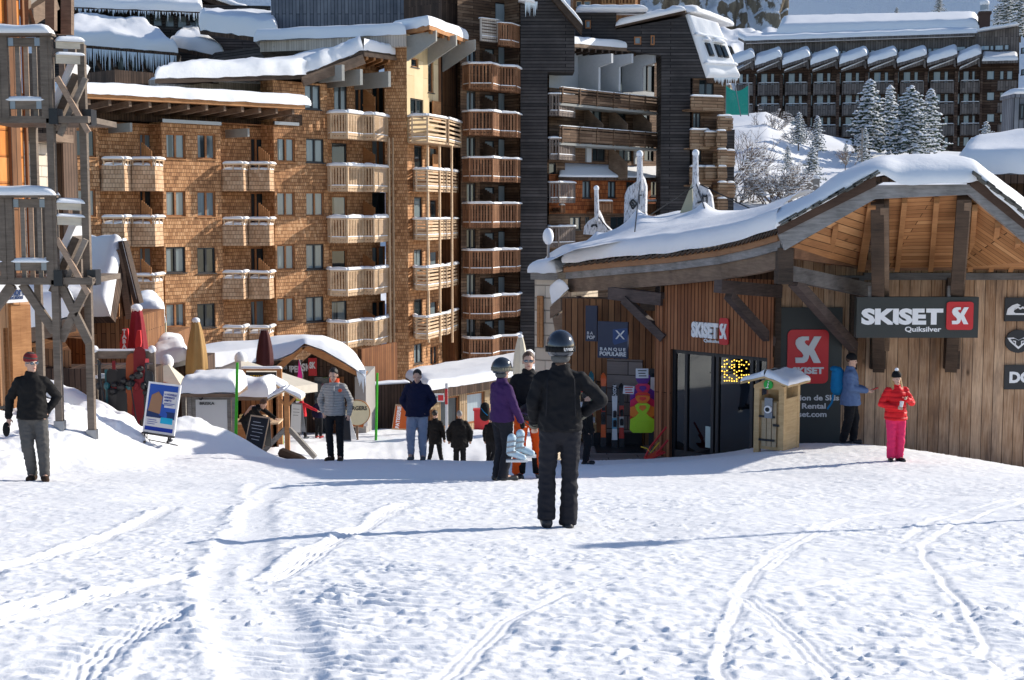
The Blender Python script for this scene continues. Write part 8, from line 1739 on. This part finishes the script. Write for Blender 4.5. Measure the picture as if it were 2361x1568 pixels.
b4,j4,g4,H4,hh,hard4,part=person(1218,1104,20.2,1.86,5,'smiling person in mirrored sunglasses, black jacket and orange ski trousers holding a helmet','black_shell','orange_trouser','black',J=dict(elR=(-.27,.02,1.14),wrR=(-.12,-.2,1.0),elL=(.27,.02,1.14),wrL=(.1,-.22,1.0),knL=(.13,-.03,.5),anL=(.16,0,.1),toL=(.19,-.15,.05),anR=(-.14,0,.1),knR=(-.12,-.03,.5)),hair=('hair_brown','short'),glasses=True,look=-3,flare=1.3,fat=1.05)
for S in 'LR':hard4(lambda k:k.tube([j4['kn'+S]+V(.05 if S=='R' else -.05,-.03,-.12),j4['an'+S]+V(.03 if S=='R' else -.03,-.02,0)],[.05,.075],9),'knee_patch','black_cloth')
hm=MB();hm.smooth=True;c=g4+V(.02,-.36,.98*1.06);hm.ball(c,.15,16,10,(1.1,.95,.9));o=hm.build('held_helmet',M['helmet_matte']);tag(o,'matte black helmet with goggles held by the person in orange trousers','helmet');k=MB();k.tube([c+V(-.15,-.06,.0),c+V(0,-.15,-.03),c+V(.15,-.06,0)],.03,7);k.build('goggles',M['visor'],o);k=MB();k.tube([c+V(-.1,-.05,-.1),c+V(-.02,-.1,-.17),c+V(.1,-.05,-.1)],.012,5);k.build('chin_strap',M['strap_grey'],o)
for i,(u,v,dy)in enumerate(((1180,1010,0),(1200,1000,.16))):
 o=empty('ski_boot',P(u,v+48,19.25+dy),('pale blue ski boot hanging in front, nearer of the pair','pale blue ski boot hanging behind its twin, farther of the pair')[i],'ski boot','pair of carried ski boots');a=P(u,v,19.25+dy);k=MB();cap(k,a+V(0,0,0),a+V(-.02,0,-.2),.065,.06);cap(k,a+V(-.02,0,-.2),a+V(.16,-.03,-.27),.055,.045);q=remeshed(k,'shell','boot_blue',None,.01,2);q.parent=o;q.location=-worldloc(o);k=MB()
 k.box(a.x-.08,a.x+.22,a.y-.07,a.y+.03,a.z-.33,a.z-.3);k.build('sole',M['white_soft'],o)
 for t_ in (.05,.12,.2):k=MB();k.bar(a+V(-.07,-.066,-t_),a+V(.06,-.066,-t_+.02),.012,.022);k.build('buckle',M['metal'],o)
b,j,g,H,hh,hard,part=person(773,1060,26.0,1.78,-8,'person in pale grey quilted jacket with orange collar and black trousers looking down','puffer_grey','black_trouser','boot_brown',J=dict(elR=(-.28,.03,1.14),wrR=(-.2,-.05,.93),elL=(.29,.03,1.14),wrL=(.29,-.08,.9),anR=(-.08,0,.1),anL=(.1,0,.1),head=(0,-.05,1.6)),tilt=14,hair=('hair_dark','short'),collar='orange_cloth',fat=1.03,sc_leg=.82,flare=.9,jl=.84)
hard(lambda k:k.ball(g*0+j['chest']+V(.12,-.135,.04),.035,10,5,(1,.3,1)),'chest_badge','orange_cloth');hard(lambda k:k.tube([j['chest']+V(0.01,-.15,.12),j['pel']+V(0,-.16,.02)],.006,4),'zip','metal')
person(963,1062,26.9,1.8,-6,'dark haired person in navy padded jacket and light grey jogging trousers, hands in pockets','navy_shell','jogger_grey','boot_grey',J=dict(shL=(.175,0,1.38),shR=(-.175,0,1.38),elR=(-.29,.06,1.14),wrR=(-.19,-.04,.98),elL=(.3,.06,1.14),wrL=(.2,-.04,1.0),anR=(-.11,-.08,.16),toR=(-.12,-.2,.06),knR=(-.11,-.12,.52),head=(.01,-.05,1.6)),tilt=10,hair=('hair_dark','short'),fat=1.16,sc_leg=.95,flare=.85,jl=.86)
person(1004,1082,38.5,1.66,172,'person in long black coat striding away, pale boots, left of the grey haired one','black_wool','black_trouser','boot_pale',J=dict(knL=(.14,-.02,.5),anL=(.22,.05,.1),toL=(.24,-.1,.05),knR=(-.13,-.05,.5),anR=(-.22,0,.1),toR=(-.24,-.14,.05)),hair=('hair_dark','short'),jl=.95,vox=.016,sc_leg=.85,flare=.85,look=-20)
person(1060,1082,38.2,1.68,182,'grey haired person in wide black coat seen from behind beside the strider','black_wool','black_trouser','black',J=dict(elR=(-.32,0,1.14),elL=(.32,0,1.14),wrL=(.31,-.03,.9),wrR=(-.31,-.03,.9)),hair=('hair_grey','short'),jl=1.02,fat=1.3,sc_leg=.8,flare=.9,vox=.016)
person(697,1012,48.5,1.52,150,'person in red jacket reaching to the left in front of the gabled ski shop','red_shell','black_trouser','boot_grey',J=dict(elR=(-.4,-.1,1.25),wrR=(-.6,-.2,1.15),elL=(.34,-.15,1.15),wrL=(.45,-.3,1.1),knL=(.14,-.03,.5),anL=(.2,.05,.1),toL=(.22,-.1,.05),anR=(-.2,.05,.1),knR=(-.14,0,.5),toR=(-.22,-.1,.05)),hair=('hair_dark','short'),vox=.018)
person(735,1012,49,1.42,160,'smaller person in dark navy hooded jacket right of the red jacket','navy_shell','black_trouser','boot_red',J=dict(elR=(-.26,-.1,1.15),wrR=(-.22,-.3,1.2)),hair=('hair_dark','short'),hood=1,vox=.018)
person(577,1030,36.2,1.7,72,'person in black bending forward over the stall counter','black_wool','black_trouser','black',J=dict(pel=(0,.12,.92),chest=(0,-.1,1.2),neck=(0,-.28,1.3),head=(0,-.4,1.36),shL=(.18,-.22,1.27),shR=(-.18,-.22,1.27),elL=(.2,-.45,1.1),wrL=(.15,-.68,.98),elR=(-.2,-.4,1.08),wrR=(-.16,-.6,.98),hiL=(.09,.1,.9),hiR=(-.09,.1,.9)),hair=('hair_brown','short'),tilt=35,vox=.014)
b,j,g,H,hh,hard,part=person(1958,1032,26.0,1.7,75,'person in slate blue jacket with bright blue backpack and black hat holding a phone','slate_shell','black_trouser','black',J=dict(elL=(.27,.0,1.13),wrL=(.16,-.27,1.08),elR=(-.25,0,1.13),wrR=(-.12,-.3,1.08),knL=(.1,-.09,.52),anL=(.1,-.07,.1),anR=(-.1,.12,.1),knR=(-.1,.02,.5),toR=(-.12,-.03,.05),toL=(.12,-.2,.05)),hat='black_hat',hair=('hair_brown','short'),jl=.93,fat=1.14,look=-15,tilt=5)
k=MB();c=g+j['chest']-rot((0,-1,0),R(75))*.24;cap(k,c+V(0,0,-.2),c+V(0,0,.1),.13,.11);o=remeshed(k,'backpack','pack_blue',None,.014,3,.006);o.location=(0,0,0);tag(o,'bright blue backpack worn by the person in slate blue jacket','backpack');k=MB();k.tube([c+V(-.1,-.1,-.3),c+V(-.12,-.1,-.45),c+V(-.2,-.08,-.58)],.02,5);k.build('loose_strap',M['pack_blue'],o);k=MB();k.ball(c+V(-.06,0,.17),.11,10,6,(.8,1,.5));k.build('top_flap',M['pack_blue'],o)
o_=g+(j['wrL']+j['wrR'])/2+rot((0,-1,0),R(75))*.12;k=MB();k.bar(o_+V(-.03,0,.0),o_+V(.1,-.03,.05),.09,.015);tag(k.build('phone',M['sign_red']),'dark red phone case held in front of the person in slate blue','phone')
b,j,g,H,hh,hard,part=person(2063,1050,22.3,1.45,8,'girl with long fair hair in red padded jacket, pink trousers and bobble hat','puffer_red','pink_trouser','black',J=dict(elR=(-.3,0,1.14),wrR=(-.07,-.2,1.1),elL=(.31,-.02,1.16),wrL=(.12,-.2,1.26),anR=(-.08,.0,.1),anL=(.09,0,.1),shL=(.17,0,1.4),shR=(-.17,0,1.4),head=(-.01,-.02,1.62),knR=(-.09,-.02,.5)),hat='pom',hair=('hair_blond','long'),fat=1.1,jl=.88,flare=1.1,sc_leg=.95,name='person')
k=MB();c=g+j['wrR']+V(.05,-.06,.02);k.tube([c,c+V(0.01,-.01,.09)],[.026,.032],10);tag(k.build('cup',M['white_soft']),'small clear cup held by the girl in pink trousers','cup')
person(1352,1046,24.4,1.3,80,'small dark clad person mostly hidden behind the foreground person in black','black_wool','black_trouser','black',J=dict(elL=(.27,.0,1.1),wrL=(.28,-.1,.85)),hair=('hair_dark','short'),jl=.95,gloves=True,vox=.014)
b,j,g,H,hh,hard,part=person(1132,1052,38.6,1.5,150,'walking person in dark clothes and pale boots mostly hidden behind the purple jacket','black_wool','black_trouser','boot_pale',J=dict(anR=(-.1,.25,.2),knR=(-.1,-.02,.5),toR=(-.1,.2,.06)),vox=.018)
k=MB();c=P(1118,948,37.9);cap(k,c+V(0,0,-.13),c+V(0,0,.12),.15,.13);o=remeshed(k,'backpack','black_cloth',None,.016,2);tag(o,'black backpack with teal trim showing left of the purple jacket','backpack');k=MB();k.tube([c+V(-.1,-.13,.1),c+V(-.02,-.16,.0),c+V(.08,-.13,-.1)],.012,5);k.build('trim',M['pack_blue'],o)
